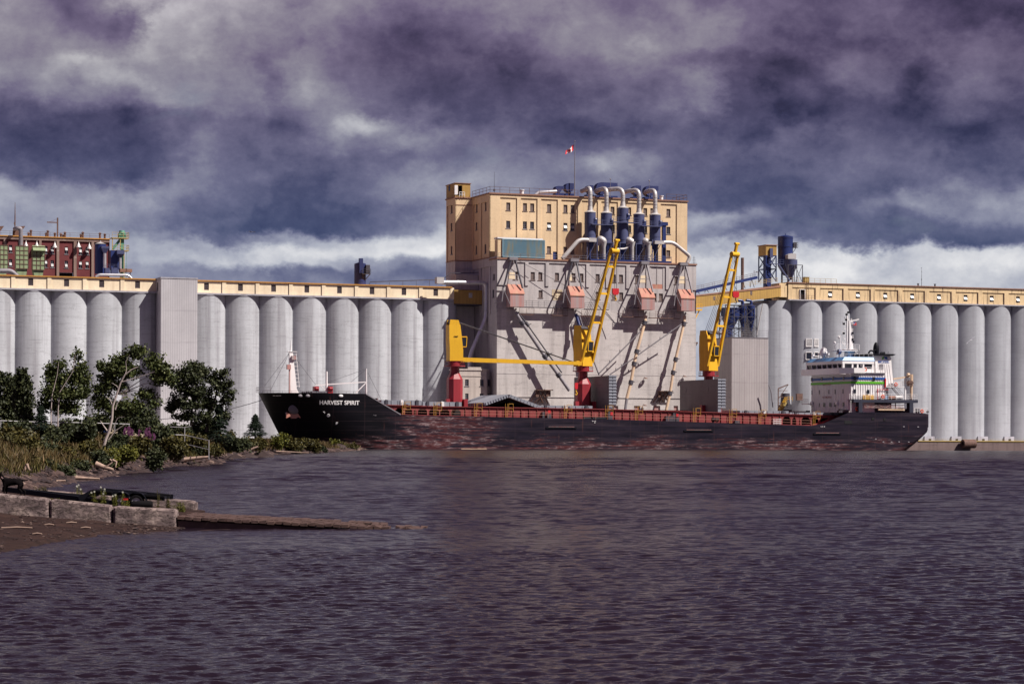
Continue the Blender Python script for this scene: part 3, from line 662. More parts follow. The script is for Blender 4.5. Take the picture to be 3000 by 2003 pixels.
for c,x,y,lab in ((R2,612,515,'thin lamp mast above the largest blue roof fan'),(R2,1082,535,'thin lamp mast above the rightmost blue roof fan')):
    a = P(D1+2,c,x,y); m = MB(); m.tube([(a[0],D1+2,zU),(a[0],D1+2,a[2])],.05,6); m.ball((a[0],D1+2,a[2]),.2,8,6)
    build(m,'lamp_mast','steel',None,lab,'lamp',org=(a[0],D1+2,zU))
# container on the terrace
Dc = 552.8; a = P(Dc,R1,800,1245); b = P(Dc,R1,1300,1440)
ct_ = thing('cargo_container','sky blue ribbed container with ochre stains on the elevator terrace','container',(a[0],Dc,zL))
m = MB(); z0 = zL+.45; z1 = (P(Dc,R1,800,1245)[2]+P(Dc,R1,1300,1255)[2])/2; n = 40
prof = []
for i in range(n+1):
    x = a[0]+(b[0]-a[0])*i/n
    for e in ((0,.0),(.25,.0),(.5,.28),(.75,.28)):
        if i < n: prof.append((x+(b[0]-a[0])/n*e[0], Dc+e[1]))
for (p,q),(r_,t_) in zip(prof[:-1],prof[1:]): m.quad((p,q,z0),(r_,t_,z0),(r_,t_,z1),(p,q,z1))
m.box(a[0],b[0],Dc-.03,Dc+.15,z1,z1+.15); m.box(a[0],b[0],Dc-.03,Dc+.15,z0-.15,z0); m.box(a[0]-.12,a[0],Dc-.05,Dc+2.4,z0-.15,z1+.15); m.box(b[0],b[0]+.12,Dc-.05,Dc+2.4,z0-.15,z1+.15); m.box(a[0],b[0],Dc+.35,Dc+2.4,z0,z1+.1)
build(m,'ribbed_wall','cont',ct_)
m = MB(); w0 = P(Dc,R1,740,1245)[0]; m.box(w0,a[0]-.13,Dc+.3,Dc+2.4,zL+.2,z1); build(m,'end_bay','cream',ct_)
m = MB(); m.box(w0-.1,b[0]-.4,Dc+.1,Dc+2.8,z1+.16,z1+.5); build(m,'flat_roof','wsteel',ct_)
m = MB(); m.box(w0,b[0],Dc-.2,Dc+2.4,zL+.02,zL+.25); build(m,'skid','dsteel',ct_)
# terrace railing and deck
m = MB(); m.rail([(sL+.3,D0+.05,zL),(P(D0,R2,330,1430)[0],D0+.05,zL)],1.15,.04,2.0)
build(m,'terrace_railing','steel',None,'grey railing on the terrace edge in front of the container','railing',org=(sL,D0,zL))
# ---------------------------------------------------------------- five filter cyclones
Dy = 554.6
dk = thing('filter_platform','long blue-grey steel platform with railings carrying the five cyclones','platform',(P(Dy,R2,330,1480)[0],Dy,zL))
pa, pb = P(Dy,R2,330,1480)[0], P(Dy,R2,1303,1480)[0]
m = MB(); m.box(pa,pb,D0+.2,D1-.2,zL+.1,zL+.35); m.box(pa,pb,D0+.12,D0+.2,zL+.0,zL+.45); build(m,'deck','blue2',dk)
m = MB(); m.rail([(pa,D0+.3,zL+.35),(pb,D0+.3,zL+.35)],1.25,.045,1.9,(.5,)); build(m,'railing','lblue',dk)
cyc = [(367,921,1240,905,'leftmost of the five slate blue cyclones, its outlet duct bending left'),(563,930,1288,912,'second cyclone from the left, just right of the leftmost'),(762,868,1292,850,'tallest, middle cyclone of the five on the elevator'),(957,945,1302,928,'fourth cyclone from the left, right of the tallest one'),(1152,952,1262,936,'rightmost of the five cyclones, beside the slanting duct')]
elb = [(368,592,315,640,3.2),(565,603,492,640,3.4),(764,605,600,640,3.2),(958,620,822,660,3.2),(1153,630,1085,655,3.4)]
zfeet = zL+.35
for (cx,yt,yb,yc,lab),(ex,ey,fx,fy,dq_) in zip(cyc,elb):
    c = P(Dy,R2,cx,yt); zt = c[2]; zb_ = P(Dy,R2,cx,yb)[2]; r = 1.42; s = c[0]
    o = thing('cyclone',lab,'cyclone',(s,Dy,zfeet),group='filter cyclones on the elevator front')
    m = MB(); m.cyl((s,Dy),r,r,zb_,zt,36); m.cyl((s,Dy),r+.06,r+.06,zb_+.9,zb_+1.02,36,); m.cyl((s,Dy),r+.06,r+.06,zt-2.9,zt-2.78,36); build(m,'body','lblue',o)
    m = MB(); m.lathe((s,Dy),[(r+.07,zt-.02),(r+.07,zt+.12),(.72,zt+.55)],36); build(m,'cap','duct',o)
    # hopper cone and legs
    m = MB(); zc_ = zb_-2.6; m.lathe((s,Dy),[(r*.95,zb_),(.35,max(zc_,zfeet+.6)),(.35,zfeet+.1)],24); build(m,'hopper','blue2',o)
    m = MB()
    for a_ in (-1.35,1.35):
        for b_ in (-1.35,1.35): m.beam((s+a_,Dy+b_,zfeet),(s+a_,Dy+b_,zb_+.2),.18)
    for b_ in (-1.35,1.35): m.beam((s-1.3,Dy+b_,zfeet+.2),(s+1.3,Dy+b_,zb_-.2),.12); m.beam((s-1.4,Dy+b_,zb_),(s+1.4,Dy+b_,zb_),.16)
    build(m,'leg_frame','lblue',o)
    # outlet duct: up, over, back on to the roof
    p1 = P(Dy,R2,ex,ey); q = P(Dy+dq_,R2,fx,fy); rr = .55
    path = bend([(s,Dy,zt+.5),(s,Dy,p1[2]-.5),(q[0],q[1],q[2]),(q[0]-.1,q[1]+2.5,q[2]-.2)],2.2,7)
    m = MB(); m.tube([(s,Dy,zt+.5),(s,Dy,zt+1.7)],[.75,rr],20); m.tube([(s,Dy,zt+1.6)]+path[1:],rr,20)
    for k in range(4): z = zt+1.8+k*(p1[2]-zt-4)/3.2; m.cyl((s,Dy),rr+.05,rr+.05,z,z+.1,20)
    build(m,'outlet_duct','duct',o)
    # hatch with lamp
    m = MB(); m.box(s+.5,s+1.35,Dy-1.5,Dy-1.1,zt-2.9,zt-1.4); build(m,'access_hatch','blue2',o)
    m = MB(); m.ball((s+.9,Dy-1.65,zt-1.7),.22,10,7); build(m,'hatch_lamp','wsteel',o)
# access walkways
for c,x0,x1,y,lab in ((R2,385,632,1065,'left catwalk with railings between the first two cyclones'),(R2,640,955,1040,'upper catwalk with railings across the middle cyclone'),(R2,985,1222,1085,'right catwalk with railings before the last cyclone')):
    a = P(Dy-1.9,c,x0,y); b = P(Dy-1.9,c,x1,y); z = (a[2]+b[2])/2
    m = MB(); m.box(a[0],b[0],Dy-2.3,Dy-1.35,z-.1,z+.12); m.rail([(a[0],Dy-2.25,z+.1),(b[0],Dy-2.25,z+.1)],1.15,.045,1.5,(.35,.7))
    build(m,'catwalk','lblue',None,lab,'catwalk',org=(a[0],Dy-2,z),group='catwalks on the cyclones')
m = MB(); a = P(Dy-1.6,R2,685,1060); b = P(Dy-1.6,R2,685,1480)
for e in (-.3,.3): m.beam((a[0]+e,Dy-1.2,a[2]),(a[0]+e,Dy-1.2,b[2]),.08)
for k in range(24): z = b[2]+(a[2]-b[2])*k/24; m.beam((a[0]-.3,Dy-1.2,z),(a[0]+.3,Dy-1.2,z),.05)
build(m,'ladder','lblue',None,'tall caged ladder left of the middle cyclone','ladder',org=(a[0],Dy-1.2,zL))
m = MB(); a = P(Dy,R2,1258,1060); m.box(a[0]-.45,a[0]+.45,Dy-.4,Dy+.4,zfeet,a[2]); m.box(a[0]-1.4,a[0]+.9,Dy-.6,Dy+.6,a[2]-.4,a[2]+.5)
build(m,'elevator_leg','blue2',None,'dark blue square duct tower right of the cyclones','bucket elevator',org=(a[0],Dy,zfeet))
# low silver hook ducts
def tubeobj(name,mat,lab,cat,D,c,pts,r,rad=1.4,org=None,group=None,n=16,Ds=None):
    w = [P(D if Ds is None else Ds[i],c,x,y) for i,(x,y) in enumerate(pts)]
    m = MB(); m.tube(bend(w,rad,6) if rad else w,r,n)
    L = 0
    return build(m,name,mat,None,lab,cat,group,org=w[-1])
for (x,y0,lab) in ((525,1235,'hooked silver duct between the first and second cyclones'),(868,1248,'hooked silver duct right of the middle cyclone'),(1065,1258,'hooked silver duct left of the rightmost cyclone')):
    Dh = Dy-1.4; a = P(Dh,R2,x-38,y0+45); b = P(Dh,R2,x,y0+25); e = P(Dh,R2,x+5,1400)
    m = MB(); pts = [(a[0],Dh+1.2,a[2]-.3),(a[0]+.1,Dh+.3,a[2]+1.0),(b[0],Dh,b[2]),(e[0],Dh,e[2]+2.6)]
    m.tube(bend(pts,1.0,6),[.85]*len(bend(pts,1.0,6)),18); m.tube([(e[0],Dh,e[2]+2.7),(e[0],Dh,e[2]+1.3),(e[0],Dh,zL-.1)],[.85,.5,.5],18)
    build(m,'hook_duct','duct',None,lab,'duct',org=(e[0],Dh,zL),group='hooked ducts below the cyclones')
Dh = Dy-1.7
m = MB(); a = P(Dh,R2,345,1225); b = P(Dh,R2,435,1275); m.box(a[0],b[0],Dh-.5,Dh+.5,b[2],a[2])
w = [P(Dh,R2,345,1250),P(Dh,R2,230,1248),P(Dh,R2,30,1478)]; m.tube(bend(w,1.6,6),.52,18)
build(m,'slanting_duct','duct',None,'pale duct slanting down left from the first cyclone','duct',org=w[-1],group='slanting ducts beside the cyclones')
m = MB(); a = P(Dh,R2,1142,1260); b = P(Dh,R2,1255,1303); m.box(a[0],b[0],Dh-.5,Dh+.5,b[2],a[2])
w = [P(Dh,R2,1255,1280),P(Dh,R2,1370,1280),P(Dh,R2,1578,1452),P(Dh,R2,1540,1525)]; m.tube(bend(w,1.2,6),.48,18)
build(m,'slanting_duct','duct',None,'pale duct slanting down right from the last cyclone to the terrace corner','duct',org=w[-1],group='slanting ducts beside the cyclones')
m = MB(); w = [P(Dh+.5,R2,690,1360),P(Dh+.5,R2,800,1358),P(Dh+.5,R2,868,1300)]; m.tube(bend(w,1.0,5),.25,10); build(m,'feed_pipe','duct',None,'thin pale pipe curving below the middle cyclone','pipe',org=w[0])
# ---------------------------------------------------------------- loading spout houses and their rigging
hs = [(R3,887,1053,500,655,383,(925,80),(805,420),(1035,430),'first faded red spout house from the left, its front streaked grey'),
      (R3,1618,1782,525,672,405,(1665,100),(1545,440),(1750,440),'second faded red spout house, left of the middle crane jib'),
      (R4,990,1147,547,692,430,(1030,130),(920,470),(1125,475),'third faded red spout house, right of the middle crane jib'),
      (R4,1470,1628,558,705,443,(1500,145),(1400,480),(1600,485),'rightmost faded red spout house with a bare grey front')]
for i,(c,x0,x1,y0,y1,yr,ap,l1,l2,lab) in enumerate(hs):
    Dp = D0-3.4; Dk2 = D0-0.9; a = P(Dp,c,x0,y0); b = P(Dp,c,x1,y1); zr_ = P(Dk2,c,x0-30,yr)[2]; z1 = (a[2]+P(Dp,c,x1,y0)[2])/2; z0 = b[2]
    o = thing('spout_house',lab,'spout house',(a[0],Dp,z0),group='red spout houses on the elevator front')
    m = MB(); m.prisms([(Dp,z0),(Dk2,z0),(Dk2,zr_-.15),(Dp+1.7,zr_-.25),(Dp,z1)],a[0],b[0]); recalc(build(m,'wall','pinkw',o))
    m = MB(); e = .15
    m.prisms([(Dp-e,z1-.02),(Dp+1.7,zr_-.2),(Dk2,zr_-.1),(Dk2,zr_+.05),(Dp+1.7,zr_-.02),(Dp-e,z1+.16)],a[0]-.12,b[0]+.12); recalc(build(m,'roof','pinkr',o))
    # A-frame above the house
    A = P(D0-1.0,c,*ap); B = P(D0-3.2,c,*l1); C_ = P(D0-3.2,c,*l2)
    o = thing('a_frame','steel A-frame hoist above the %s spout house' % ['first','second','third','fourth'][i],'a-frame',(A[0],D0-1,A[2]),group='steel A-frames hung on the elevator front')
    m = MB(); m.beam((A[0]-.5,D0-.9,A[2]),B,.32); build(m,'leg','dsteel' if i<2 else 'steel',o)
    m = MB(); m.beam((A[0]+.5,D0-.9,A[2]),C_,.32); build(m,'leg','dsteel' if i<2 else 'steel',o)
    m = MB(); m.beam(Vector((A[0]-.5,D0-.9,A[2])).lerp(Vector(B),.55),Vector((A[0]+.5,D0-.9,A[2])).lerp(Vector(C_),.55),.16)
    m.box(A[0]-1.1,A[0]+1.1,D0-1.3,D0,A[2]-.2,A[2]+.55); m.beam((A[0],D0-1,A[2]),(A[0]-.0,D0-3.1,B[2]+.5),.1); build(m,'cross_bar','steel',o)
    m = MB(); m.beam(B,(B[0]-.4,D0-3.2,z0+1.2),.2); m.beam((B[0]-.2,D0-3.2,B[2]),(B[0]+2.0,D0-3.3,z0),.16); m.beam((B[0]-.4,D0-3.2,z0+1.2),(B[0]-1.2,D0,z0+.9),.16); m.box(a[0]+.3,a[0]+.6,Dk2,D0,z0,z0+.3); m.box(b[0]-.6,b[0]-.3,Dk2,D0,z0,z0+.3)
    build(m,'stay','steel',o)
# hanging walkways with railings
for c,x0,x1,y,lab in ((R3,1000,1650,660,'long dark steel walkway between the first two spout houses'),(R3,1782,2075,682,'steel walkway right of the second spout house'),(R3,990,1168,745,'short hanging walkway below the first spout house'),(R3,1390,1575,755,'short hanging walkway left below the second spout house'),
    (R3,1740,1955,768,'short hanging walkway right below the second spout house'),(R4,750,1005,772,'short hanging walkway left below the third spout house'),(R4,1080,1450,788,'wide hanging walkway between the third and fourth spout houses'),(R4,838,960,660,'short walkway left of the third spout house'),(R4,1318,1400,672,'short walkway left of the fourth spout house')):
    a = P(D0-1.5,c,x0,y); b = P(D0-1.5,c,x1,y); z = (a[2]+b[2])/2
    m = MB(); m.box(a[0],b[0],D0-1.9,D0-1.0,z-.18,z); m.rail([(a[0],D0-1.85,z),(b[0],D0-1.85,z)],1.5,.04,1.6,(.33,.66))
    build(m,'walkway','dsteel' if y<700 else 'rsteel',None,lab,'walkway',org=(a[0],D0-1.5,z),group='steel walkways on the elevator front')
def spoutobj(lab, mat, segs, r, col=None, c=R4, D_=(550.4,548.6)):
    w = []
    n = len(segs)
    for i,(cr,x,y) in enumerate(segs): w.append(P(D_[0]+(D_[1]-D_[0])*i/(n-1),cr,x,y))
    o = thing('loading_spout',lab,'grain spout',w[-1],group='loading spouts hung on the elevator front')
    m = MB(); m.tube(w,r,14); build(m,'pipe',mat,o)
    for k in range(1,n-1):
        m = MB(); p = Vector(w[k]); d = (Vector(w[k+1])-Vector(w[k-1])).normalized(); m.tube([tuple(p-d*.5),tuple(p+d*.5)],r+.22,10); m.beam(tuple(p),tuple(p+Vector((.9,-.4,.2))),.15); build(m,'joint_collar','dsteel',o)
    return o
spoutobj('thick grey loading spout slanting down right from the first spout house','steel',[(R3,948,715),(R3,1030,850),(R3,1305,1255),(R3,1470,1480),(R5,1790,665)],.42)
spoutobj('thin dark spout lying beside the thick one, right of it','dsteel',[(R3,978,715),(R3,1095,870),(R3,1345,1225),(R3,1510,1450)],.17)
spoutobj('spout with a blue collar hanging behind the middle crane','blue2',[(R3,1680,740),(R3,1735,925),(R3,1760,1000)],.40)
spoutobj('slim grey spout slanting down right behind the middle crane cab','steel',[(R3,1720,760),(R3,1870,1240),(R3,1962,1480)],.2)
spoutobj('long pale cream spout hanging from the third spout house','spout',[(R4,1042,765),(R4,1025,850),(R4,930,1195),(R4,898,1345),(R4,860,1568),(R6,905,770)],.40)
spoutobj('long pale cream spout hanging from the fourth spout house','spout',[(R4,1512,765),(R4,1500,860),(R4,1400,1290),(R4,1370,1450),(R6,1490,700),(R6,1437,930)],.36)
m = MB(); m.tube([P(548.5,R6,905,768),P(548.3,R6,885,920)],.36,12); build(m,'spout_tip','steel',None,'dull grey lower end of the third spout, above the ship deck','grain spout',org=P(546.2,R6,885,920))
for p,q,lab in (((1475,862),(945,1235),'upper slanting brace between the third and fourth spouts'),((972,955),(478,1455),'slanting brace left of the third spout, the upper one'),((890,1278),(605,1472),'slanting brace left of the third spout, the lower one')):
    m = MB(); A = P(547.5,R4,*p); B = P(548.5,R4,*q); m.tube([A,B],.16,8)
    for k in (.25,.5,.75): e = Vector(A).lerp(Vector(B),k); m.tube([tuple(e),tuple(e+Vector((0,0,.6)))],.12,6)
    build(m,'brace_pipe','steel',None,lab,'brace',org=B,group='slanting braces on the elevator front')
m = MB(); m.tube([P(D0-1,R4,205,110),P(D0-2,R4,800,690)],.05,5); m.tube([P(D0-1,R3,955,80),P(D0-2,R3,1890,580)],.05,5); m.tube([P(D0-1,R4,530,710),P(D0-2,R4,690,885)],.08,5)
build(m,'guy_wire','dsteel',None,'long thin guy wires stretched over the elevator front','wires',org=P(D0-2,R4,800,690))
# wall trusses low on the front
for c,x0,x1,y0,y1,lab in ((R5,1275,1560,655,830,'brown folding truss on the wall left of the middle crane'),(R6,1280,1520,670,820,'brown folding truss on the wall beside the fourth spout')):
    Dw = D0-1.2; a = P(Dw,c,x0,y1); b = P(Dw,c,x1,y0); m = MB(); L = b[0]-a[0]; H = b[2]-a[2]
    m.box(a[0]+L*.25,b[0],Dw-.6,Dw+1.2,b[2]-.15,b[2]+.05)
    for u,v in ((0,.3),(.35,.62),(.5,.85),(.2,.75),(.85,.45),(.62,.3)): m.beam((a[0]+L*u,Dw+1.0,a[2]),(a[0]+L*v,Dw-.3,b[2]-.1),.22)
    m.box(a[0]+L*.22,a[0]+L*.36,Dw,Dw+.3,a[2]+H*.45,b[2]-.2); m.box(a[0]+L*.72,a[0]+L*.92,Dw,Dw+.3,a[2]+H*.5,b[2]-.2)
    build(m,'wall_truss','rsteel',None,lab,'truss',org=(a[0],Dw,a[2]),group='brown folding trusses low on the wall')
for c,x,y in ((R6,1160,495),(R6,1690,470),(R6,1150,862)):
    a = P(D0-.8,c,x,y); m = MB(); m.lathe((a[0],D0-.8),[(.65,a[2]-.15),(.15,a[2]+.15)],12); m.beam((a[0],D0-.8,a[2]),(a[0],D0,a[2]+.3),.08)
    build(m,'wall_lamp','rsteel',None,'small dish-shaped wall lamp on the bare concrete front','lamp',org=(a[0],D0-.8,a[2]),group='dish wall lamps')
# ---------------------------------------------------------------- bridge, silver duct, office
Dg = 563.4; a = P(Dg,R3,185,455); b = P(Dg,R3,560,620); z1 = a[2]; z0 = P(Dg,R3,380,620)[2]
bo = thing('gallery_bridge','short ochre sheet-metal bridge joining the left gallery to the elevator','bridge',(a[0],Dg,z0))
wh = (P(Dg,R3,385,515)[0],P(Dg,R3,428,515)[0],P(Dg,R3,400,545)[2],P(Dg,R3,400,487)[2])
m = MB(); m.wall(Dg,a[0],sL+.2,z0,z1,[wh],.1); m.box(a[0],sL+.2,Dg+.12,Dg+4,z0,z1-.05); m.box(a[0],sL+.2,Dg-.05,Dg+4.1,z1,z1+.15); build(m,'wall','ochre',bo)
m = MB(); m.box(wh[0],wh[1],Dg+.03,Dg+.1,wh[2],wh[3]); build(m,'window','palepane',bo)
m = MB(); m.box(a[0],sL+.2,Dg+.1,Dg+4,z0-.3,z0-.01); build(m,'underside_beam','dsteel',bo)
a = P(566,R3,228,262); b = P(566,R3,525,382); m = MB(); m.box(a[0],sL+.1,566,570.2,P(566,R3,228,445)[2],a[2])
build(m,'penthouse','conc_up',None,'grey windowless annex wedged between stair tower and elevator flank','annex building',org=(a[0],566,b[2]))
m = MB(); m.tube([P(563,R3,75,325),P(563,R3,155,248),P(563,R3,505,240)],.1,6); build(m,'conduit','dsteel',None,'thin dark pipe above the silver duct on the elevator flank','pipe',org=P(563,R3,505,240))
# dark silo shaft beneath the bridge
m = MB(); s5 = sb+.3; m.box(s5,sL+.05,Dk-1.8,Dk-.15,GZ,z0-.35); build(m,'connecting_wall','conc_up',None,'shaded concrete wall under the ochre bridge','wall',org=(s5,Dk-1.8,GZ))
Dd = 559.5
w = [P(Dd,R3,70,360),P(Dd,R3,600,362),P(Dd,R3,592,790),P(Dd,R3,402,1230),P(Dd,R3,392,1400)]
o = thing('dust_duct','fat silver duct running along the gallery, turning down and ending above the office','duct',w[-1])
m = MB(); m.tube(bend(w,1.6,8),.55,20); build(m,'duct','ductb',o)
m = MB()
for t in (.1,.35,.6,.85):
    p = Vector(w[0]).lerp(Vector(w[1]),t); m.tube([tuple(p-Vector((.07,0,0))),tuple(p+Vector((.07,0,0)))],.62,20)
for t in (.2,.5,.8): p = Vector(w[1]).lerp(Vector(w[2]),t); m.cyl((p.x,p.y),.62,.62,p.z,p.z+.12,20)
build(m,'flange','duct',o)
a = P(Dd,R3,30,298); b = P(Dd,R3,75,385); m = MB(); m.box(a[0]-.9,b[0],Dd-.8,Dd+.9,b[2]+.2,a[2])
for e in (0,1): m.box(a[0]-.8+e*1.5,a[0]-.7+e*1.5,Dd-.6,Dd-.5,z_g1,b[2]+.2)
build(m,'fan_box','duct',o)
De = 555.0
ob = thing('office_building','small cream two-storey office with a stepped parapet between crane and elevator','office',(P(De,R5,320,700)[0],De,GZ))
a = P(De,R5,280,400)[0]; b = P(De,R5,677,400)[0]; zt = P(De,R5,500,390)[2]
oh = [(P(De,R5,x0,550)[0],P(De,R5,x1,550)[0],P(De,R5,x0,y1)[2],P(De,R5,x0,y0)[2]) for x0,x1,y0,y1 in ((380,430,512,603),(583,633,512,603),(383,428,702,790),(580,633,702,790))]
m = MB(); m.wall(De,a,b,GZ,zt,oh,.25); m.quad((b,De,GZ),(b,De+3,GZ),(b,De+3,zt),(b,De,zt)); build(m,'front_wall','render',ob)
m = MB(); m.box(a-.2,b+.15,De-.2,De+6,zt,zt+.35); sa_,sb_ = P(De,R5,420,400)[0],P(De,R5,595,400)[0]; m.box(sa_,sb_,De-.15,De+.6,zt+.35,zt+.8); zc3 = P(De,R5,500,470)[2]; m.box(a,b+.1,De-.12,De,zc3,zc3+.15); build(m,'parapet','render',ob)
for h in oh: window(ob,De,*h,style='dark',depth=.25)
Dn = 557.5; b2 = sL+.2; zt2 = zt
oh2 = [(P(Dn,R5,x0,550)[0],P(Dn,R5,x1,550)[0],P(Dn,R5,x0,y1)[2],P(Dn,R5,x0,y0)[2]) for x0,x1,y0,y1 in ((685,733,512,603),(683,735,702,790))]
m = MB(); m.wall(Dn,b+.01,b2,GZ,zt2,oh2,.25); m.box(b,b2,Dn-.1,Dn+4,zt2,zt2+.3); build(m,'recessed_wall','render',ob)
for h in oh2: window(ob,Dn,*h,style='dark',depth=.25)
# ================================================================== RED BRICK ELEVATOR (far left, behind)
DB = 620.0
bs0 = W(DB,-120,760)[0]; bs1 = P(DB,A3,1885,600)[0]
zbt = (P(DB,A3,300,295)[2]+P(DB,A3,1800,345)[2])/2; zbb = z_g1-6
br = thing('brick_elevator','weathered red brick and concrete-framed elevator rising behind the left gallery','brick elevator',(bs0,DB,GZ))
zbeam = (P(DB,A3,800,378)[2]+P(DB,A3,1500,400)[2])/2
cols = [(65,110),(330,400),(675,715),(975,1020),(1270,1320),(1575,1620)]
colx = [(P(DB,A3,a,600)[0],P(DB,A3,b,600)[0]) for a,b in cols]
bh = []
zA = (P(DB,A3,1146,612)[2],P(DB,A3,1146,485)[2]); zB = (P(DB,A3,1146,850)[2],P(DB,A3,1146,725)[2])
for x in (185,793,905,1146,1390,1505):
    s = P(DB,A3,x,550)[0]; bh.append((s-.75*.62,s+.75*.62,*zA)) if False else bh.append((s-.43,s+.43,*zA))
    bh.append((s-.43,s+.43,*zB))
dw = (P(DB,A3,1022,950)[0],P(DB,A3,1262,950)[0],zbb+1,P(DB,A3,1146,930)[2])
m = MB(); m.wall(DB+.35,bs0,bs1,zbb,zbeam,bh+[dw],.3); m.quad((bs1,DB,zbb),(bs1,DB+30,zbb),(bs1,DB+30,zbt),(bs1,DB,zbt)); build(m,'brick_wall','brick',br)
m = MB(); m.quad((dw[0],DB+.9,dw[2]),(dw[1],DB+.9,dw[2]),(dw[1],DB+.9,dw[3]),(dw[0],DB+.9,dw[3])); build(m,'open_doorway','void',br)
for a,b in colx:
    m = MB(); m.box(a,b,DB,DB+.347,zbb,zbeam); build(m,'column','bframe',br)
m = MB(); m.box(bs0,bs1,DB-.02,DB+30,zbeam,zbt-.25); build(m,'frame_beam','bframe',br)
m = MB(); m.box(bs0,bs1+.2,DB-.25,DB+30,zbt-.25,zbt); build(m,'roof_edge','goldtrim',br)
for h in bh: window(br,DB+.35,*h,style='broken',sill=True)
for x,y in ((447,430),(633,435),(943,445),(1352,440),(1537,465)):
    a = P(DB-.8,A3,x,y); m = MB(); m.lathe((a[0],DB-.8),[(.7,a[2]-.85),(.12,a[2]+.4)],14); m.beam((a[0],DB-.8,a[2]+.3),(a[0]+.2,DB,a[2]+.8),.12)
    build(m,'vent_cowl','duct',br)
for x,y in ((492,235),(532,190),(795,240),(823,198),(945,240),(1048,250),(1090,270),(1118,225),(1395,262),(1425,225),(1720,238),(1803,255)):
    a = P(DB+2,A3,x,y); m = MB(); m.cyl((a[0],DB+2),.28,.28,zbt,a[2]-.35,10); m.lathe((a[0],DB+2),[(.5,a[2]-.35),(.05,a[2])],10)
    build(m,'roof_vent','rsteel',br)
m = MB(); m.rail([(bs0,DB+.2,zbt),(bs1,DB+.2,zbt)],1.15,.035,2.6); build(m,'railing','rsteel',br)
a = P(DB+2,A3,990,285); b = P(DB+2,A3,990,-12); e = P(DB+2,A3,808,65); m = MB(); m.beam((a[0],DB+2,zbt),(a[0],DB+2,b[2]),.34); m.beam((a[0],DB+2,e[2]),(e[0],DB+2,e[2]),.25); m.beam((a[0],DB+2,b[2]-.3),(e[0]+.6,DB+2,e[2]+.1),.05)
build(m,'gallows_mast','rsteel',None,'dark gallows-shaped mast with a side arm on the brick elevator roof','mast',org=(a[0],DB+2,zbt))
a = P(DB+2,L1,148,110); m = MB(); m.tube([(a[0],DB+2,zbt),(a[0],DB+2,zbt+5),(a[0],DB+2,a[2])],[.18,.14,.05],8); m.box(a[0]-.25,a[0]+.1,DB+1.8,DB+2.2,zbt+3,zbt+3.6)
build(m,'whip_antenna','rsteel',None,'tall thin mast at the left end of the brick elevator roof','antenna',org=(a[0],DB+2,zbt))
# roof machines far left
a = P(DB+1.5,A3,360,170)
for x,lab in ((-30,'rusty roof blower with a flared hood, cut by the left frame edge'),(335,'rusty roof blower with a flared hood above the grey duct')):
    a = P(DB+3,A3,x,150); m = MB(); m.prism([(a[0]-.6,a[2]-.9),(a[0]+.6,a[2]-.9),(a[0]+1.4,a[2]+.3),(a[0]-1.0,a[2]+.1)],DB+2.4,DB+4)
    m.box(a[0]-1.6,a[0]+.4,DB+2.4,DB+4,zbt+.1,a[2]-.9); build(m,'roof_blower','rsteel',None,lab,'fan',org=(a[0],DB+3,zbt))
# green dust bins
zgr = z_g1
def greenbin(x0,x1,xs,y0,y1,lab,hood):
    D = 606.0; a = P(D,A3,xs,y0); b = P(D,A3,x1,y1); f = P(D,A3,x0,y0)[0]
    o = thing('dust_filter',lab,'dust filter',(a[0],D,zgr),group='pale green dust filters on the left roof')
    m = MB(); m.box(a[0],b[0],D,D+ (a[0]-f)*2.1,b[2],a[2]); build(m,'casing','green',o)
    m = MB(); 
    for k in range(6):
        z = b[2]+(a[2]-b[2])*k/5; m.box(a[0]-.06,b[0]+.06,D-.1,D+.05,z-.07,z+.07)
    for k in (0,.33,.66,1): s = a[0]+(b[0]-a[0])*k; m.box(s-.06,s+.06,D-.1,D+.05,b[2],a[2])
    build(m,'ribs','rsteel',o)
    m = MB(); m.prism([(a[0]+.2,b[2]),(b[0]-.2,b[2]),(b[0]-1.0,zgr-.3),(a[0]+1.0,zgr-.3)],D+.3,D+2.4); build(m,'hopper','green',o)
    if hood:
        m = MB(); h = P(D-.9,A3,575,550)[2]; m.prisms([(D-1.1,h),(D+.1,h),(D+.9,a[2]+.1),(D+.7,a[2]+.3)],a[0],b[0]+.1); recalc(build(m,'rain_hood','green',o))
greenbin(-110,138,-60,455,870,'pale green filter casing cut by the left frame edge',False)
greenbin(222,488,272,470,865,'rust-streaked pale green filter casing under the grey duct',False)
greenbin(512,770,562,480,885,'pale green filter casing with a slanted ribbed rain hood',True)
D = 606.5; w = [P(DB+3,A3,255,180),P(D+1,A3,300,172),P(D+1,A3,358,172),P(D+1,A3,358,460)]
m = MB(); m.tube(bend(w,1.1,6),.52,16); build(m,'grey_duct','steel',None,'upright grey duct entering the second green filter casing','duct',org=w[-1])
w = [P(599,A3,-90,905),P(599,A3,190,900),P(599,A3,300,1000)]; m = MB(); m.tube(bend(w,3,7),.62,16); build(m,'curved_duct','steel',None,'big grey duct curving down behind the gallery roof at far left','duct',org=w[-1])
w = [P(599,A3,1648,1010),P(599,A3,1700,968),P(599,A3,2200,975),P(599,A3,2262,1030)]; m = MB(); m.tube(bend(w,1.6,7),.34,14); build(m,'low_duct','ductb',None,'bright silver duct lying low below the blue collectors','duct',org=w[-1])
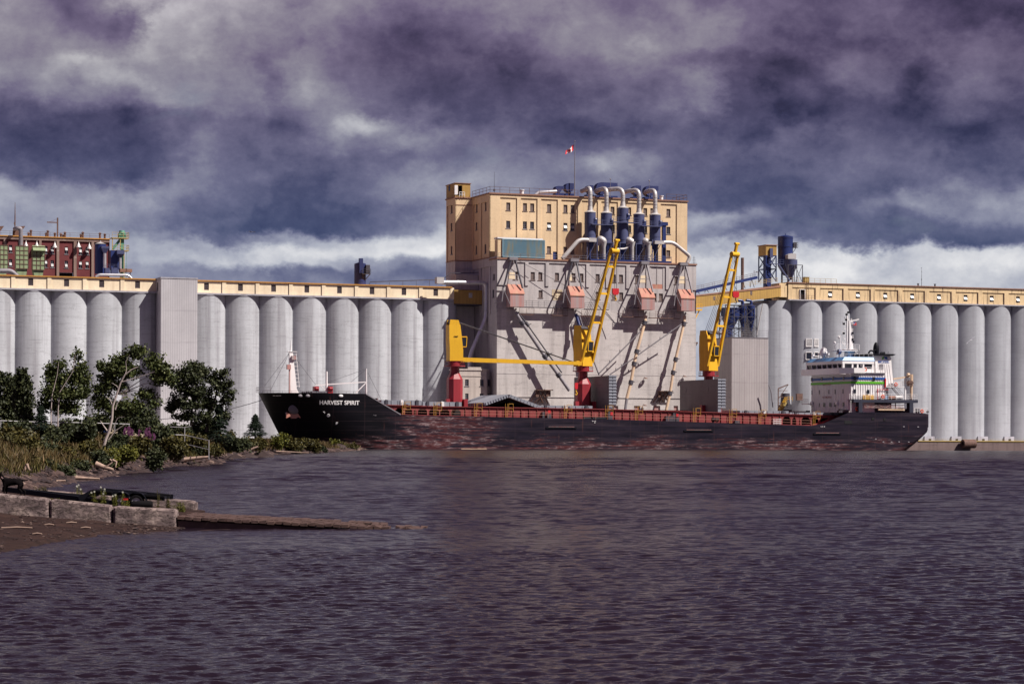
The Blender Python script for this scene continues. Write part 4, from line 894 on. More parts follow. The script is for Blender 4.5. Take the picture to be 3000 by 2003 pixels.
# blue collectors
D = 610.0
o = thing('blue_collector','tall round blue collector with a conical white cap by the brick wall','dust collector',(P(D,A3,1745,700)[0],D,zgr))
a = P(D,A3,1650,430); b = P(D,A3,1838,950); r = (b[0]-a[0])/2; c = (a[0]+r,D+r)
m = MB(); m.cyl(c,r,r,b[2],a[2],32); build(m,'body','blue2',o)
m = MB(); m.lathe(c,[(r+.1,a[2]),(.1,a[2]+.55)],32); m.tube([(c[0],c[1],a[2]+.4),(c[0],c[1],a[2]+.9)],.15,8); build(m,'cap','duct',o)
a = P(D-.6,A3,1735,480); b = P(D-.6,A3,1865,600); 
def hopperbox(mb,s0,s1,d0,d1,z0,z1,zc,w=.35):
    mb.box(s0,s1,d0,d1,z1,z0); cs=(s0+s1)/2; cd=(d0+d1)/2
    mb.loft([[(s0,d0,z1),(s1,d0,z1),(s1,d1,z1),(s0,d1,z1)],[(cs-w,cd-w,zc),(cs+w,cd-w,zc),(cs+w,cd+w,zc),(cs-w,cd+w,zc)]])
m = MB(); hopperbox(m,a[0],b[0],D-1.6,D,a[2],P(D,A3,1800,515)[2],b[2]); build(m,'hopper','lblue',o)
m = MB(); p = P(D-.8,A3,1802,600); q_ = P(D-.8,A3,1802,850); m.tube([(p[0],D-.8,q_[2]),(p[0],D-.8,p[2])],.42,16); build(m,'discharge_pipe','ductb',o)
o = thing('blue_collector','square blue collector with hopper and silver pipe at the right end of the brick elevator','dust collector',(P(D,A3,2000,700)[0],D,zgr))
a = P(D,A3,1908,545); b = P(D,A3,2130,750); m = MB(); m.box(a[0],b[0]-.8,D,D+3,b[2]-2,a[2]); build(m,'body','blue2',o)
a = P(D-1,A3,2005,545); b = P(D-1,A3,2130,670); m = MB(); hopperbox(m,a[0],b[0],D-1.8,D-.1,a[2],P(D-1,A3,2000,612)[2],b[2]); build(m,'hopper','lblue',o)
m = MB(); p = P(D-1,A3,2070,680); q_ = P(D-1,A3,2070,880); m.tube([(p[0],D-1,q_[2]),(p[0],D-1,p[2])],.36,16); build(m,'discharge_pipe','ductb',o)
a = P(D-2,A3,1805,850); b = P(D-2,A3,2030,945); m = MB(); m.box(a[0],a[0]+1.2,D-2.4,D-1,b[2],a[2]); m.box(a[0]+1.6,b[0],D-2.4,D-1,b[2],a[2]+.1); m.rail([(a[0],D-2.5,a[2]),(b[0],D-2.5,a[2])],.9,.04,1)
build(m,'fan_unit','lblue',None,'light blue fan housings below the silver pipes','fan',org=(a[0],D-2,b[2]))
a = P(D-2,A3,2070,865); b = P(D-2,A3,2270,925); m = MB(); m.box(a[0],b[0],D-2.3,D-.8,b[2],a[2]); m.box(a[0]-.1,a[0],D-2.4,D-.7,b[2]-.1,a[2]+.1); m.box((a[0]+b[0])/2,(a[0]+b[0])/2+.1,D-2.4,D-.7,b[2]-.1,a[2]+.1); m.beam((a[0]+.3,D-1.5,b[2]),(a[0]+.3,D-1.5,zgr-1),.2); m.beam((b[0]-.3,D-1.5,b[2]),(b[0]-1.3,D-1.5,zgr-1),.2)
build(m,'brown_duct_box','trim',None,'brown rectangular duct box sticking out right of the blue collectors','duct',org=(a[0],D-2,zgr))
# green leg tower
D = 611.0
o = thing('leg_tower','pale steel access tower with green head at the right end of the brick elevator','tower',(P(D,A3,2050,700)[0],D,zgr))
x0,x1 = P(D,A3,1925,500)[0],P(D,A3,2215,500)[0]; zp1 = P(D,A3,2050,330)[2]; zp2 = P(D,A3,2050,545)[2]; x2 = P(D,A3,2110,500)[0]
m = MB(); m.box(x0,x1,D-.3,D+3,zp1-.2,zp1); m.box(x0,x1,D-.3,D+3,zp2-.2,zp2); m.rail([(x0,D-.3,zp1),(x1,D-.3,zp1),(x1,D+3,zp1)],1.3,.05,1.3); m.rail([(x0,D-.3,zp2),(x1,D-.3,zp2),(x1,D+3,zp2)],1.3,.05,1.3)
for s in (x0+.15,(x0+x1)/2): m.beam((s,D,zp2-1),(s,D,zp1),.2)
m.beam((x1-1.2,D,zgr-2),(x1-1.2,D,zp2),.2); build(m,'platforms','ysteel',o)
m = MB(); m.box(x2-.45,x2+.45,D+.4,D+1.3,zgr-2,zp1); m.box(x2-.9,x2+.9,D+.2,D+1.6,zp1,zp1+1.1); m.lathe((x2,D+.9),[(.9,zp1+1.1),(.7,zp1+1.9)],8)
m.beam((x0+.4,D+.8,zp2+.3),(x2-.3,D+.8,zp1-.2),.6); build(m,'bucket_leg','teal',o)
m = MB(); 
for k in range(14): z = zgr-1+k*.6; m.box(x1-1.1,x1-.5,D+.3,D+.35,z,z+.06)
m.beam((x1-1.1,D+.3,zgr-2),(x1-1.1,D+.3,zp2),.06); m.beam((x1-.5,D+.3,zgr-2),(x1-.5,D+.3,zp2),.06); build(m,'ladder','teal',o)
a = P(599,A3,1585,940); m = MB(); m.rail([(a[0]-.9,598,zgr),(a[0]+.6,598,zgr),(a[0]+.6,600,zgr)],2.0,.06,.4,(.5,.75)); build(m,'roof_hatch_cage','ysteel',None,'faded yellow railing cage on the left gallery roof','railing',org=(a[0],598,zgr))
a = P(600,A3,850,960); m = MB(); m.prism([(a[0]-1.6,zgr-.3),(a[0]+1.2,zgr-.3),(a[0]-.2,zgr+1.0)],599,601); build(m,'tarp_heap','steel',None,'small grey tent-shaped cover on the left gallery roof','cover',org=(a[0],600,zgr))
# ================================================================== RIGHT SILO ANNEX
Dsr = SD+1.9
t0 = W(Dsr,2408.7,1000)[0]; t1 = W(Dsr,2961.4,1000)[0]; spr = (t1-t0)/7; rr0 = spr*.66
print('right spacing', spr)
SR_ = SD
zsr = sum(W(SR_,x,y)[2] for x,y in ((2340,880),(2980,897)))/2
ra = thing('silo_annex','row of pale grey concrete silos under a stained yellow gallery at the right','grain silos',(t0,SR_+rr0,GZ))
for i in range(0, 9):
    c = t0+spr*(i-.5)
    m = MB(); m.cyl((c,SR_+rr0),rr0*.997,rr0*.997,GZ,zsr,56); build(m,'silo','silo_r',ra)
    m = MB(); m.box(c+.10*spr,c+.47*spr,SR_-.4,SR_+1.8,GZ,GZ+1.15); build(m,'plinth','ledge',ra)
    m = MB(); m.box(c+.25*spr,c+.34*spr,SR_-.45,SR_-.3,GZ+.05,GZ+.5); build(m,'drain_opening','void',ra)
c = t0-spr*1.48
m = MB(); m.cyl((c,SR_+rr0+1.2),rr0,rr0,GZ,zsr,72); build(m,'silo','silo_r',ra)
# two round-cornered windows pairs on the first silo
c0 = t0-spr*.5
for x,y0,y1 in ((230,430,525),(328,430,525),(228,610,700),(328,610,655)):
    pxm,pym = K(x,(y0+y1)/2)
    Dg_ = SR_+.2
    for _ in range(6):
        s = W(Dg_,pxm,pym)[0]; dx = max(-.98,min(.98,(s-c0)/rr0)); Dg_ = SR_+rr0-rr0*math.sqrt(1-dx*dx)
    s = W(Dg_,pxm,pym)[0]; ang = math.asin(max(-.98,min(.98,(s-c0)/rr0))); z0 = W(Dg_,*K(x,y1))[2]; z1 = W(Dg_,*K(x,y0))[2]
    ux,uy = math.cos(ang),math.sin(ang); nx,ny = math.sin(ang),-math.cos(ang)
    w = .75 if x < 300 else .62
    def bx(mb,a,b,e0,e1,c_,d_):
        base = (s,Dg_)
        v = [(base[0]+ux*p+nx*e, base[1]+uy*p+ny*e, z) for z in (c_,d_) for e in (e0,e1) for p in (a,b)]
        mb.add(v, ((0,2,3,1),(4,5,7,6),(0,1,5,4),(2,6,7,3),(0,4,6,2),(1,3,7,5)))
    m = MB(); bx(m,-w-.12,-w,-.1,.15,z0,z1); bx(m,w,w+.12,-.1,.15,z0,z1); bx(m,-w-.12,w+.12,-.1,.15,z1,z1+.14); bx(m,-w-.15,w+.15,-.1,.22,z0-.16,z0)
    if y0 < 500:
        for k in range(6): zz = z0+(z1-z0)*(k+.5)/6; bx(m,-w,w,-.05,.1,zz-.08,zz+.06)
    o = build(m,'window','white',ra); m = MB(); bx(m,-w,w,-.1,.04,z0,z1); build(m,'pane','glass',o)
s_r0 = W(563,2309,860)[0]; s_r1 = t1+spr*1.6
zq0 = sum(W(SR_,x,y)[2] for x,y in ((2320,877.5),(2990,893)))/2; zq1 = sum(W(563,x,y)[2] for x,y in ((2312,826),(2990,846)))/2
m = MB(); m.box(s_r0-.2,s_r1,SR_-.1,SR_+14,zsr,zq0); build(m,'ledge','ledge',ra)
GR = 563.0; rw = []
zw0 = (W(GR,2433,872)[2]+W(GR,2752,880.5)[2])/2; zw1 = (W(GR,2433,853)[2]+W(GR,2752,861.5)[2])/2
for x in (2433,2514.3,2594.6,2673.5,2752,2830,2906.6,2983.7):
    s = W(GR,x,865)[0]; rw.append((s-.6,s+.6,zw0,zw1))
rd = (P(GR,Q,1590,950)[0],P(GR,Q,1650,950)[0],zq0+.1,P(GR,Q,1620,870)[2])
m = MB(); m.wall(GR+.2,s_r0,s_r1,zq0,zq1-.25,rw+[rd],.3); m.quad((s_r0,GR,zq0),(s_r0,GR+13,zq0),(s_r0,GR+13,zq1-.25),(s_r0,GR,zq1-.25)); m.quad((s_r0,GR+.55,zq0),(s_r1,GR+.55,zq0),(s_r1,GR+.55,zq1-.3),(s_r0,GR+.55,zq1-.3))
build(m,'gallery_wall','cream_s',ra)
m = MB()
zl = zq1-1.35
for x in (2389,2470.5,2550.5,2631,2709,2787.4,2865.5,2942):
    m = MB(); s = W(GR,x,865)[0]; m.box(s+.08,s+1.4,GR,GR+.197,zq0,zl); build(m,'pier','cream_s',ra)
m = MB(); m.box(s_r0,s_r0+1.2,GR,GR+.197,zq0,zl); m.box(s_r0,s_r1,GR,GR+.197,zl,zq1-.25); build(m,'lintel_band','cream_s',ra)
m = MB()
for x in (2389,2470.5,2550.5,2631,2709,2787.4,2865.5,2942):
    m = MB(); s = W(GR,x,865)[0]; m.box(s-.06,s+.08,GR-.03,GR+.15,zq0,zl); build(m,'downpipe','rsteel',ra)
m = MB(); m.box(s_r0-.25,s_r1,GR-.25,GR+13,zq1-.25,zq1); build(m,'roof_edge','trim',ra)
for h in rw: window(ra,GR+.2,*h,style='open',sill=False)
m = MB(); m.box(rd[0],rd[1],GR+.4,GR+.5,rd[2],rd[3]); build(m,'doorway','void',ra); m = MB(); m.box(rd[0]-.12,rd[0],GR-.1,GR+.3,rd[2],rd[3]); m.box(rd[1],rd[1]+.12,GR-.1,GR+.3,rd[2],rd[3]); m.box(rd[0]-.12,rd[1]+.12,GR-.1,GR+.3,rd[3],rd[3]+.12); build(m,'door_frame','wsteel',ra)
m = MB(); m.rail([(rd[0]-1.2,GR-.6,zq0),(rd[1]+2.8,GR-.6,zq0)],1.1,.04,1.0); a = P(GR-.3,Q,1690,700)
for e in (-.3,.3): m.beam((a[0]+e,GR-.3,zq0),(a[0]+e,GR-.3,zq1+1.2),.07)
for k in range(14): z = zq0+.4*k; m.beam((a[0]-.3,GR-.3,z),(a[0]+.3,GR-.3,z),.05)
build(m,'access_ladder','rsteel',ra)
m = MB(); a = P(GR+1,Q,1340,700); b = P(GR+1,Q,2078,700); m.rail([(a[0],GR+1,zq1),(b[0],GR+1,zq1)],1.2,.04,1.7); build(m,'roof_railing','ysteel',ra)
a = P(GR+2,Q,1640,760); b = P(GR+2,Q,1698,705); m = MB(); m.box(a[0],b[0],GR+1.5,GR+2.8,zq1,b[2]); m.box(a[0]-.1,b[0]+.1,GR+1.4,GR+2.9,b[2],b[2]+.1); build(m,'roof_box','ysteel',None,'small ochre box on the right gallery roof by the ladder','roof box',org=(a[0],GR+2,zq1))
a = P(GR+3,RR,872,190); m = MB(); m.tube([(a[0],GR+3,zq1),(a[0],GR+3,a[2])],[.08,.03],6); m.beam((a[0]-.3,GR+3,a[2]-.2),(a[0]+.1,GR+3,a[2]),.06); z = P(GR+3,RR,872,342)[2]; m.ball((a[0],GR+3,z),.15,8,6); m.ball((a[0],GR+3,P(GR+3,RR,872,240)[2]),.1,8,6)
build(m,'weather_mast','dsteel',None,'thin weather mast alone on the long right gallery roof','antenna',org=(a[0],GR+3,zq1))
for x in (830,1045):
    a = P(GR+2,RR,x,415); m = MB(); m.box(a[0]-.15,a[0]+.15,GR+2,GR+2.3,zq1,zq1+.7); m.box(a[0]-.25,a[0]+.25,GR+1.9,GR+2.4,zq1+.7,zq1+.8); build(m,'roof_stub','dsteel',None,'short dark pipe stub on the right gallery roof','roof vent',org=(a[0],GR+2,zq1),group='pipe stubs on the right gallery roof')
# dark corner next to the first right silo
m = MB(); a = W(572,2235,1000)[0]; b = W(572,2300,1000)[0]; m.box(a,b,572,572.3,GZ,zq0); build(m,'back_wall','conc_up',None,'deeply shaded concrete wall left of the right silos','wall',org=(a,572,GZ))
m = MB(); a = P(566,Q,1130,1100); b = P(566,Q,1203,1100); z1 = P(566,Q,1160,985)[2]; m.box(a[0],b[0],566,567.5,GZ,z1); build(m,'leg_casing','blue2',None,'dark blue square shaft running down beside the right silos','bucket elevator',org=(a[0],566,GZ))
# inclined conveyor gallery
Dv = 557.0
o = thing('conveyor_bridge','long inclined ochre conveyor gallery climbing right from the elevator to the right annex','conveyor bridge',(P(Dv,Q,185,1000)[0],Dv,P(Dv,Q,185,1108)[2]))
A = P(Dv,Q,140,962); B = P(562.5,Q,1325,838); C_ = P(Dv,Q,140,1122); E = P(562.5,Q,1325,962)
sk = lambda p,e: (p[0],p[1]+e,p[2])
m = MB(); m.loft([[A,C_,sk(C_,4),sk(A,4)],[B,E,sk(E,4),sk(B,4)]]); build(m,'gallery_wall','ochre',o)
A2 = P(Dv,Q,140,945); B2 = P(562.5,Q,1325,808)
m = MB(); m.loft([[sk(A2,-.15),sk(A,-.15),sk(A,4.2),sk(A2,4.2)],[sk(B2,-.15),sk(B,-.15),sk(B,4.2),sk(B2,4.2)]]); build(m,'roof','trim',o)
for x,y0,y1 in ((922,888,940),(425,960,1010)):
    t = (x-140)/(1325-140); d = Dv+(5.5)*t
    a = P(d-.04,Q,x-18,y0); b = P(d-.04,Q,x+18,y1); m = MB(); m.box(a[0],b[0],d-.08,d+.1,b[2],a[2]); build(m,'window','pane',o)
a = P(562.5,Q,1325,770); b = P(562.5,Q,1425,1000); m = MB(); m.box(a[0],b[0],563.2,568,b[2]+.6,zq1-.3); build(m,'annex_end','cream_s',o)
# blue open conveyor above it
A = P(561,Q,120,905); B = P(564,Q,1000,705)
o = thing('belt_conveyor','open blue belt conveyor with railings running above the ochre gallery','conveyor',A)
m = MB(); m.beam(A,B,.9,.7); build(m,'belt_frame','blue2',o)
m = MB(); n = 22
for e,dd_ in ((0,-.6),(0,.6)):
    pts = [(A[0],A[1]+dd_,A[2]+.3),(B[0],B[1]+dd_,B[2]+.3)]; m.rail(pts,1.0,.035,1.8)
build(m,'railing','steel',o)
m = MB()
for k in range(7):
    t = .08+k*.14; p = Vector(A).lerp(Vector(B),t); q_ = Vector(P(561,Q,140,930)).lerp(Vector(P(563,Q,1325,800)),t*.78); m.beam(p,(p.x-.4,p.y,q_.z),.12); m.beam(p,(p.x+.8,p.y,q_.z),.12)
build(m,'trestle','dsteel',o)
a = P(564,Q,965,610); b = P(564,Q,1012,632); m = MB(); m.beam((a[0],564,P(564,Q,965,700)[2]),(a[0],564,a[2]),.1); m.beam((a[0],564,a[2]-.2),(b[0],564,b[2]),.1); m.box(b[0]-.3,b[0]+.1,563.8,564.2,b[2]-.1,b[2]+.15); build(m,'bracket_lamp','steel',None,'lamp on a bent bracket at the head of the blue conveyor','lamp',org=(a[0],564,a[2]-3))
# walkway rail on the gallery roof
m = MB(); m.rail([P(563,Q,830,835),P(564,Q,1280,770)],1.2,.04,1.8,(.33,.66)); build(m,'roof_walk_rail','ysteel',None,'railing on the ochre gallery roof below the blue conveyor','railing',org=P(563,Q,830,835))
# head house on trestle legs
D = 566.0
a = P(D,Q,1125,270); b = P(D,Q,1270,408); dsd = WS(a[0],*Q(1022,330))[1]
o = thing('head_house','ochre sheet-metal hut on blue trestle legs left of the big blue bin','head house',(a[0],D,zq1))
m = MB(); m.box(a[0],b[0],D,dsd,b[2],a[2]); build(m,'hut','ochre',o)
m = MB(); m.box(a[0]-.2,b[0]+.2,D-.2,dsd+.2,a[2],a[2]+.2); build(m,'roof','trim',o)
x0,x1 = a[0],b[0]; m = MB(); zt = b[2]; zb_ = P(D,Q,1200,760)[2]
for s in (x0+.1,x1-.1):
    for d in (D+.1,dsd-.1): m.beam((s,d,zb_),(s,d,zt),.25)
hz = [zb_,zb_+(zt-zb_)*.5,zt]
for z0,z1 in zip(hz[:-1],hz[1:]):
    for d in (D+.1,dsd-.1): m.beam((x0,d,z0),(x1,d,z1),.13); m.beam((x1,d,z0),(x0,d,z1),.13); m.beam((x0,d,z1-.1),(x1,d,z1-.1),.2)
    for s in (x0+.1,x1-.1): m.beam((s,D,z0),(s,dsd,z1),.13); m.beam((s,dsd,z0),(s,D,z1),.13); m.beam((s,D,z1-.1),(s,dsd,z1-.1),.2)
build(m,'trestle','blue2',o)
a2 = P(D-.3,Q,1178,310); b2 = P(D-.3,Q,1215,440); m = MB(); m.box(a2[0],b2[0],D-.5,D-.01,b2[2],a2[2]); build(m,'spout_box','lblue',o)
a2 = P(D,Q,1130,420); b2 = P(D,Q,1203,760); m = MB(); m.box(a2[0],b2[0],D+.4,D+1.8,b2[2]-3,a2[2]-.05); build(m,'leg_casing','blue2',o)
m = MB(); z = P(D,Q,1200,520)[2]; m.box(x0+.4,x1+1.6,D-1,D-.1,z-.12,z); m.rail([(x0+.4,D-1,z),(x1+1.6,D-1,z)],1.1,.04,1.1); build(m,'walkway','lblue',o)
# big blue bin
D = 568.0; a = P(D,Q,1297,150); b = P(D,Q,1478,560); r = (b[0]-a[0])/2; c = (a[0]+r,D)
o = thing('storage_bin','tall dark blue cylindrical bin towering over the right annex corner','bin',(c[0],D,zq1))
m = MB(); m.cyl(c,r,r,b[2],a[2],40); m.lathe(c,[(r,a[2]),(.1,a[2]+.45)],40); build(m,'shell','blue2',o)
m = MB()
for y in (180,300): z = P(D,Q,1380,y)[2]; m.cyl(c,r+.07,r+.07,z,z+.15,40)
m.tube([(c[0],D,a[2]+.4),(c[0],D,a[2]+.8)],.12,8); build(m,'hoop','blue',o)
m = MB()
for e in (-1,1): m.beam((c[0]+e*r*.8,D-1,zq1-.5),(c[0]+e*r*.8,D-1,b[2]),.22)
m.lathe(c,[(r,b[2]),(.5,b[2]-2.4)],32); build(m,'cone','blue2',o)
a = P(D-1,Q,1482,300); m = MB(); b = P(D-1,Q,1538,235); m.box(a[0],b[0],D-1.8,D-.4,a[2]-.1,a[2]+.05); m.rail([(a[0],D-1.8,a[2]),(b[0],D-1.8,a[2]),(b[0],D-.4,a[2])],1.3,.05,.7); m.beam((b[0]-.1,D-1,a[2]),(a[0],D-1,a[2]-1.6),.1); m.box(a[0]+.2,a[0]+1.1,D-1.4,D-.7,a[2],a[2]+1.3); build(m,'side_platform','dsteel',o)
D = 565.5; a = P(D,Q,1385,465); b = P(D,Q,1540,540); r = (b[0]-a[0])/2; c = (a[0]+r,D); zc_ = P(D,Q,1450,735)[2]
o = thing('hopper_bin','grey-hooded hopper bin on a cone foot before the tall blue bin','bin',(c[0],D,zq1))
m = MB(); m.lathe(c,[(.25,zc_),(r,b[2]),(r,a[2])],32); m.lathe(c,[(r+.05,a[2]),(.7,a[2]+.15)],32); build(m,'hopper','lblue',o)
a3 = P(D,Q,1402,385); b3 = P(D,Q,1510,460); m = MB(); m.prism([(a3[0],b3[2]),(b3[0],b3[2]),(b3[0],a3[2]),(a3[0]+1.0,a3[2]+.1),(a3[0],a3[2]-.3)],D-1.0,D+1.0); build(m,'hood','duct',o)
m = MB(); zl_ = P(D,Q,1500,540)[2]
for s in (c[0]-r,c[0]+r*.1,c[0]+r+.9): 
    for d in (D-1.6,D+1.6): m.beam((s,d,zq1),(s,d,zl_),.16)
m.beam((c[0]-r,D-1.6,zl_),(c[0]+r+.9,D-1.6,zl_),.14); m.beam((c[0]+r+.9,D-1.6,zl_),(c[0]+r*.3,D-1.6,zq1),.1); m.beam((c[0]+r*.2,D-1.6,zl_),(c[0]+r+.9,D-1.6,zq1),.1); build(m,'support_frame','dsteel',o)
m = MB(); A = P(D-2,Q,1290,520); B = P(D-2,Q,1445,750); m.beam(A,B,.5,.3); build(m,'stair_flight','lblue',None,'blue-grey inclined chute running down in front of the blue bins','chute',org=B)
a = P(640,Q,775,438); b = P(640,Q,812,438); m = MB(); m.tube([(a[0]+.8,640,GZ),(a[0]+.8,640,a[2])],(b[0]-a[0])/2,16); build(m,'smokestack','rsteel',None,'slim dark brown smokestack behind the blue conveyor','smokestack',org=(a[0],640,GZ))
# ---- plant under the bridge
D = 562.0
ds = WS(W(548,2144,1100)[0],2092,1100)[1]
a = W(548,2144,988); b = W(548,2251,992)
o = thing('ribbed_shed','tall ribbed grey sheet-metal building behind the third crane','shed',(a[0],548,GZ))
zs = (a[2]+b[2])/2
m = MB(); m.box(a[0],b[0],548,max(ds,556),GZ,zs); build(m,'wall','shed',o)
m = MB(); m.box(a[0]-.1,b[0]+.1,547.9,max(ds,556)+.1,zs,zs+.2); build(m,'roof_edge','steel',o)
m = MB(); m.rail([(a[0],548.1,zs+.2),(b[0],548.1,zs+.2)],1.7,.04,2.4,(.33,.66)); m.rail([(a[0],548.1,zs+.2),(a[0],max(ds,556),zs+.2)],1.7,.04,2.4,(.33,.66)); build(m,'roof_railing','steel',o)
D = 560.0
for x0,x1,lab in ((765,858,'left of the two deep blue cyclones under the ochre gallery'),(878,972,'right of the two deep blue cyclones under the ochre gallery')):
    a = P(D,Q,x0,1080); b = P(D,Q,x1,1250); r = (b[0]-a[0])/2; c = (a[0]+r,D)
    o = thing('cyclone',lab,'cyclone',(c[0],D,zs),group='deep blue cyclones under the ochre gallery')
    m = MB(); m.lathe(c,[(.2,P(D,Q,x0,1430)[2]),(.35,P(D,Q,x0,1400)[2]),(r,b[2]),(r,a[2])],28); m.lathe(c,[(r,a[2]),(.2,a[2]+.3)],28); build(m,'body','blue2',o)
    m = MB(); m.tube(bend([(c[0],D,a[2]+.1),(c[0],D,a[2]+1.2),(c[0]-1.4,D,a[2]+1.3)],.8,5),.35,12); build(m,'inlet','blue2',o)
a = P(D,Q,560,1110); b = P(D,Q,745,1240); m = MB(); hopperbox(m,a[0],b[0],D-1,D+2,a[2],b[2],P(D,Q,600,1400)[2],.6); m.box(a[0]+.5,a[0]+2.5,D,D+1.5,zs,P(D,Q,600,1400)[2]); build(m,'dark_hopper','blue2',None,'dark blue square hopper left of the two deep blue cyclones','hopper',org=(a[0],D,zs))
m = MB(); a = P(D-1.5,Q,670,1075); b = P(D-1.5,Q,1000,1500)
for s in (a[0]-2.0,a[0]+.5,(a[0]+b[0])/2,b[0]):
    for d in (D-1.6,D+1.8): m.beam((s,d,zs),(s,d,a[2]),.2)
for d in (D-1.6,D+1.8):
    for k in range(3):
        z0 = zs+(a[2]-zs)*k/3; z1 = zs+(a[2]-zs)*(k+1)/3; m.beam((a[0]-2,d,z1),(b[0],d,z1),.15)
        m.beam((a[0]-2,d,z0),((a[0]+b[0])/2,d,z1),.1); m.beam(((a[0]+b[0])/2,d,z0),(a[0]-2,d,z1),.1); m.beam(((a[0]+b[0])/2,d,z0),(b[0],d,z1),.1); m.beam((b[0],d,z0),((a[0]+b[0])/2,d,z1),.1)
build(m,'support_lattice','dsteel',None,'dark steel lattice frame around the deep blue cyclones','frame',org=(a[0],D,zs))
m = MB(); w = [P(D,Q,520,1230),P(D,Q,440,1400),P(D,Q,470,1460),P(D,Q,560,1440)]; m.tube(bend(w,1.0,5),.5,12); build(m,'elbow_duct','steel',None,'dark grey elbow duct beside the third crane jib','duct',org=w[-1])
w = [P(557,Q,1082,1060),P(557,Q,1002,1480)]; m = MB(); m.tube(w,.14,8); build(m,'leaning_pipe','duct',None,'thin pale pipe leaning right of the deep blue cyclones','pipe',org=w[-1])
m = MB(); a = P(D+3,Q,980,1050); b = P(D+3,Q,1125,1050); m.cyl((a[0]+1.4,D+6),3.6,3.6,GZ,a[2],40); build(m,'rear_silo','silo_r',None,'shaded concrete silo behind the deep blue cyclones','silo',org=(a[0]+1.4,D+6,GZ))
# small bits on the elevator's right flank
for y,lab,mt in ((1130,'yellow bracket platform on the far side of the elevator by the ochre gallery','ylad'),):
    a = P(556,Q,182,y); b = P(556,Q,262,y+22); m = MB(); m.box(a[0],b[0],556,557.5,b[2],a[2]); m.beam((b[0]-.6,556.5,b[2]),(a[0],556.5,b[2]-2.2),.22); m.rail([(a[0],556,a[2]),(b[0],556,a[2])],1.3,.05,.8); build(m,'bracket_platform',mt,None,lab,'platform',org=(a[0],556,b[2]))
a = P(554,R4,1645,1080); b = P(554,R4,1670,1100); m = MB(); m.box(a[0],b[0],554,555,b[2],a[2]); m.beam((b[0],554.5,b[2]),(a[0],554.5,b[2]-.8),.15); build(m,'bracket','rsteel',None,'tiny brown bracket sticking out of the elevator right edge','bracket',org=(a[0],554,b[2]))
m = MB(); a = W(D0+2,2033,770); m.tube([(a[0],D0+2,zL),(a[0],D0+2,zL+2.1)],.06,6)
for k in range(4): z = zL+.4+k*.4; m.beam((a[0]-.7+.1*k,D0+2,z),(a[0]+.7-.1*k,D0+2,z),.06)
build(m,'roof_aerial','dsteel',None,'small comb-shaped aerial at the terrace right corner','antenna',org=(a[0],D0+2,zL))
# yellow stairs on the quay
D = 546.5; A = P(D,V,1130,1010); B = P(D,V,1250,885)
o = thing('quay_stair','yellow-railed stair on the quay between the ribbed shed and the right silos','stair',(A[0],D,GZ))
A = (A[0],D,A[2]-2.0)
m = MB(); m.beam(A,B,.9,.15,up=(0,1,0)); build(m,'stringer','ysteel',o)
m = MB()
for e in (-.5,.5):
    for h in (.55,1.1): m.beam((A[0],D+e,A[2]+h),(B[0],D+e,B[2]+h),.07)
    for k in range(6): t = k/5; p = Vector(A).lerp(Vector(B),t); m.beam((p.x,D+e,p.z),(p.x,D+e,p.z+1.1),.06)
m.rail([(B[0],D-.5,B[2]),(B[0]+1.6,D-.5,B[2])],1.1,.04,.8); build(m,'handrail','ylad',o)
m = MB(); a = P(547,V,1215,790); b = P(547,V,1320,930); m.box(a[0],b[0],547,549.5,GZ,b[2]); m.cyl(((a[0]+b[0])/2,548.2),1.3,1.1,b[2],a[2],16); build(m,'dark_machine','dsteel',None,'dark drum-shaped machine at the foot of the right silos','machine',org=(a[0],547,GZ))
m = MB(); A = P(547.5,V,1155,735); B = P(547.5,V,1275,685); m.beam(A,B,.25); m.beam(A,(A[0],A[1],GZ+3),.2)
for k in range(4): m.beam((A[0],A[1],A[2]-1.6*k-.5),(A[0]+2.6,A[1],A[2]-1.6*k-.5),.14)
m.beam(Vector(B),(A[0]+.2,A[1],A[2]-2.5),.12); build(m,'davit_frame','rsteel',None,'rusty davit frame above the dark drum machine','frame',org=(A[0],547.5,GZ))
m = MB(); a = P(SR_+.4,V,1372,795); b = P(SR_+.4,V,1440,875); m.box(a[0],b[0],SR_-.1,SR_+.6,b[2],a[2]); build(m,'wall_box','rsteel',None,'dark brown box on the first right silo beside the ship bridge','box',org=(a[0],SR_,b[2]))
m = MB(); m.tube([P(546,V,1040,690),P(546,V,1070,780),P(546,V,1090,960)],.14,8); build(m,'hose','steel',None,'curved pale pipe leaning at the right edge of the ribbed shed','pipe',org=P(546,V,1090,960))
# ================================================================== QUAY AND GROUND
m = MB(); qs0 = W(543,700,1290)[0]; qs1 = 430
m.box(qs0,qs1,543,544.2,-3,GZ)
q = build(m,'quay_wall','quay',None,'long stained concrete quay wall behind and right of the ship','quay wall',org=(0,543,0))
m = MB(); a = W(542.9,2690,1290)[0]; m.box(a,qs1,542.85,543.0,GZ-.25,GZ+.02)
for k in range(14): m.beam((a+k*7.3,542.95,GZ),(a+k*7.3,542.95,GZ+.3),.08)
m.beam((a,542.95,GZ+.32),(qs1,542.95,GZ+.32),.07); build(m,'kerb_rail','ysteel',q)
a = P(541.6,R9,1460,1110); m = MB()
rings = []
A = Vector(P(541.2,R9,1490,1105)); B = Vector(P(542.2,R9,1625,1105))
fz = 1.15
def ringat(c,ax,r,n=24): return [tuple(Vector(c)+Vector((0,1,0))*r*math.cos(2*math.pi*k/n)+Vector((0,0,1))*r*math.sin(2*math.pi*k/n)) for k in range(n)]
rings = [ringat((A.x,541.7,A.z),0,r_) for r_ in (fz*.45,fz,fz)]; rings[2] = ringat((B.x,541.7,A.z),0,fz)
rings[0] = ringat((A.x,541.7,A.z),0,fz*.55)
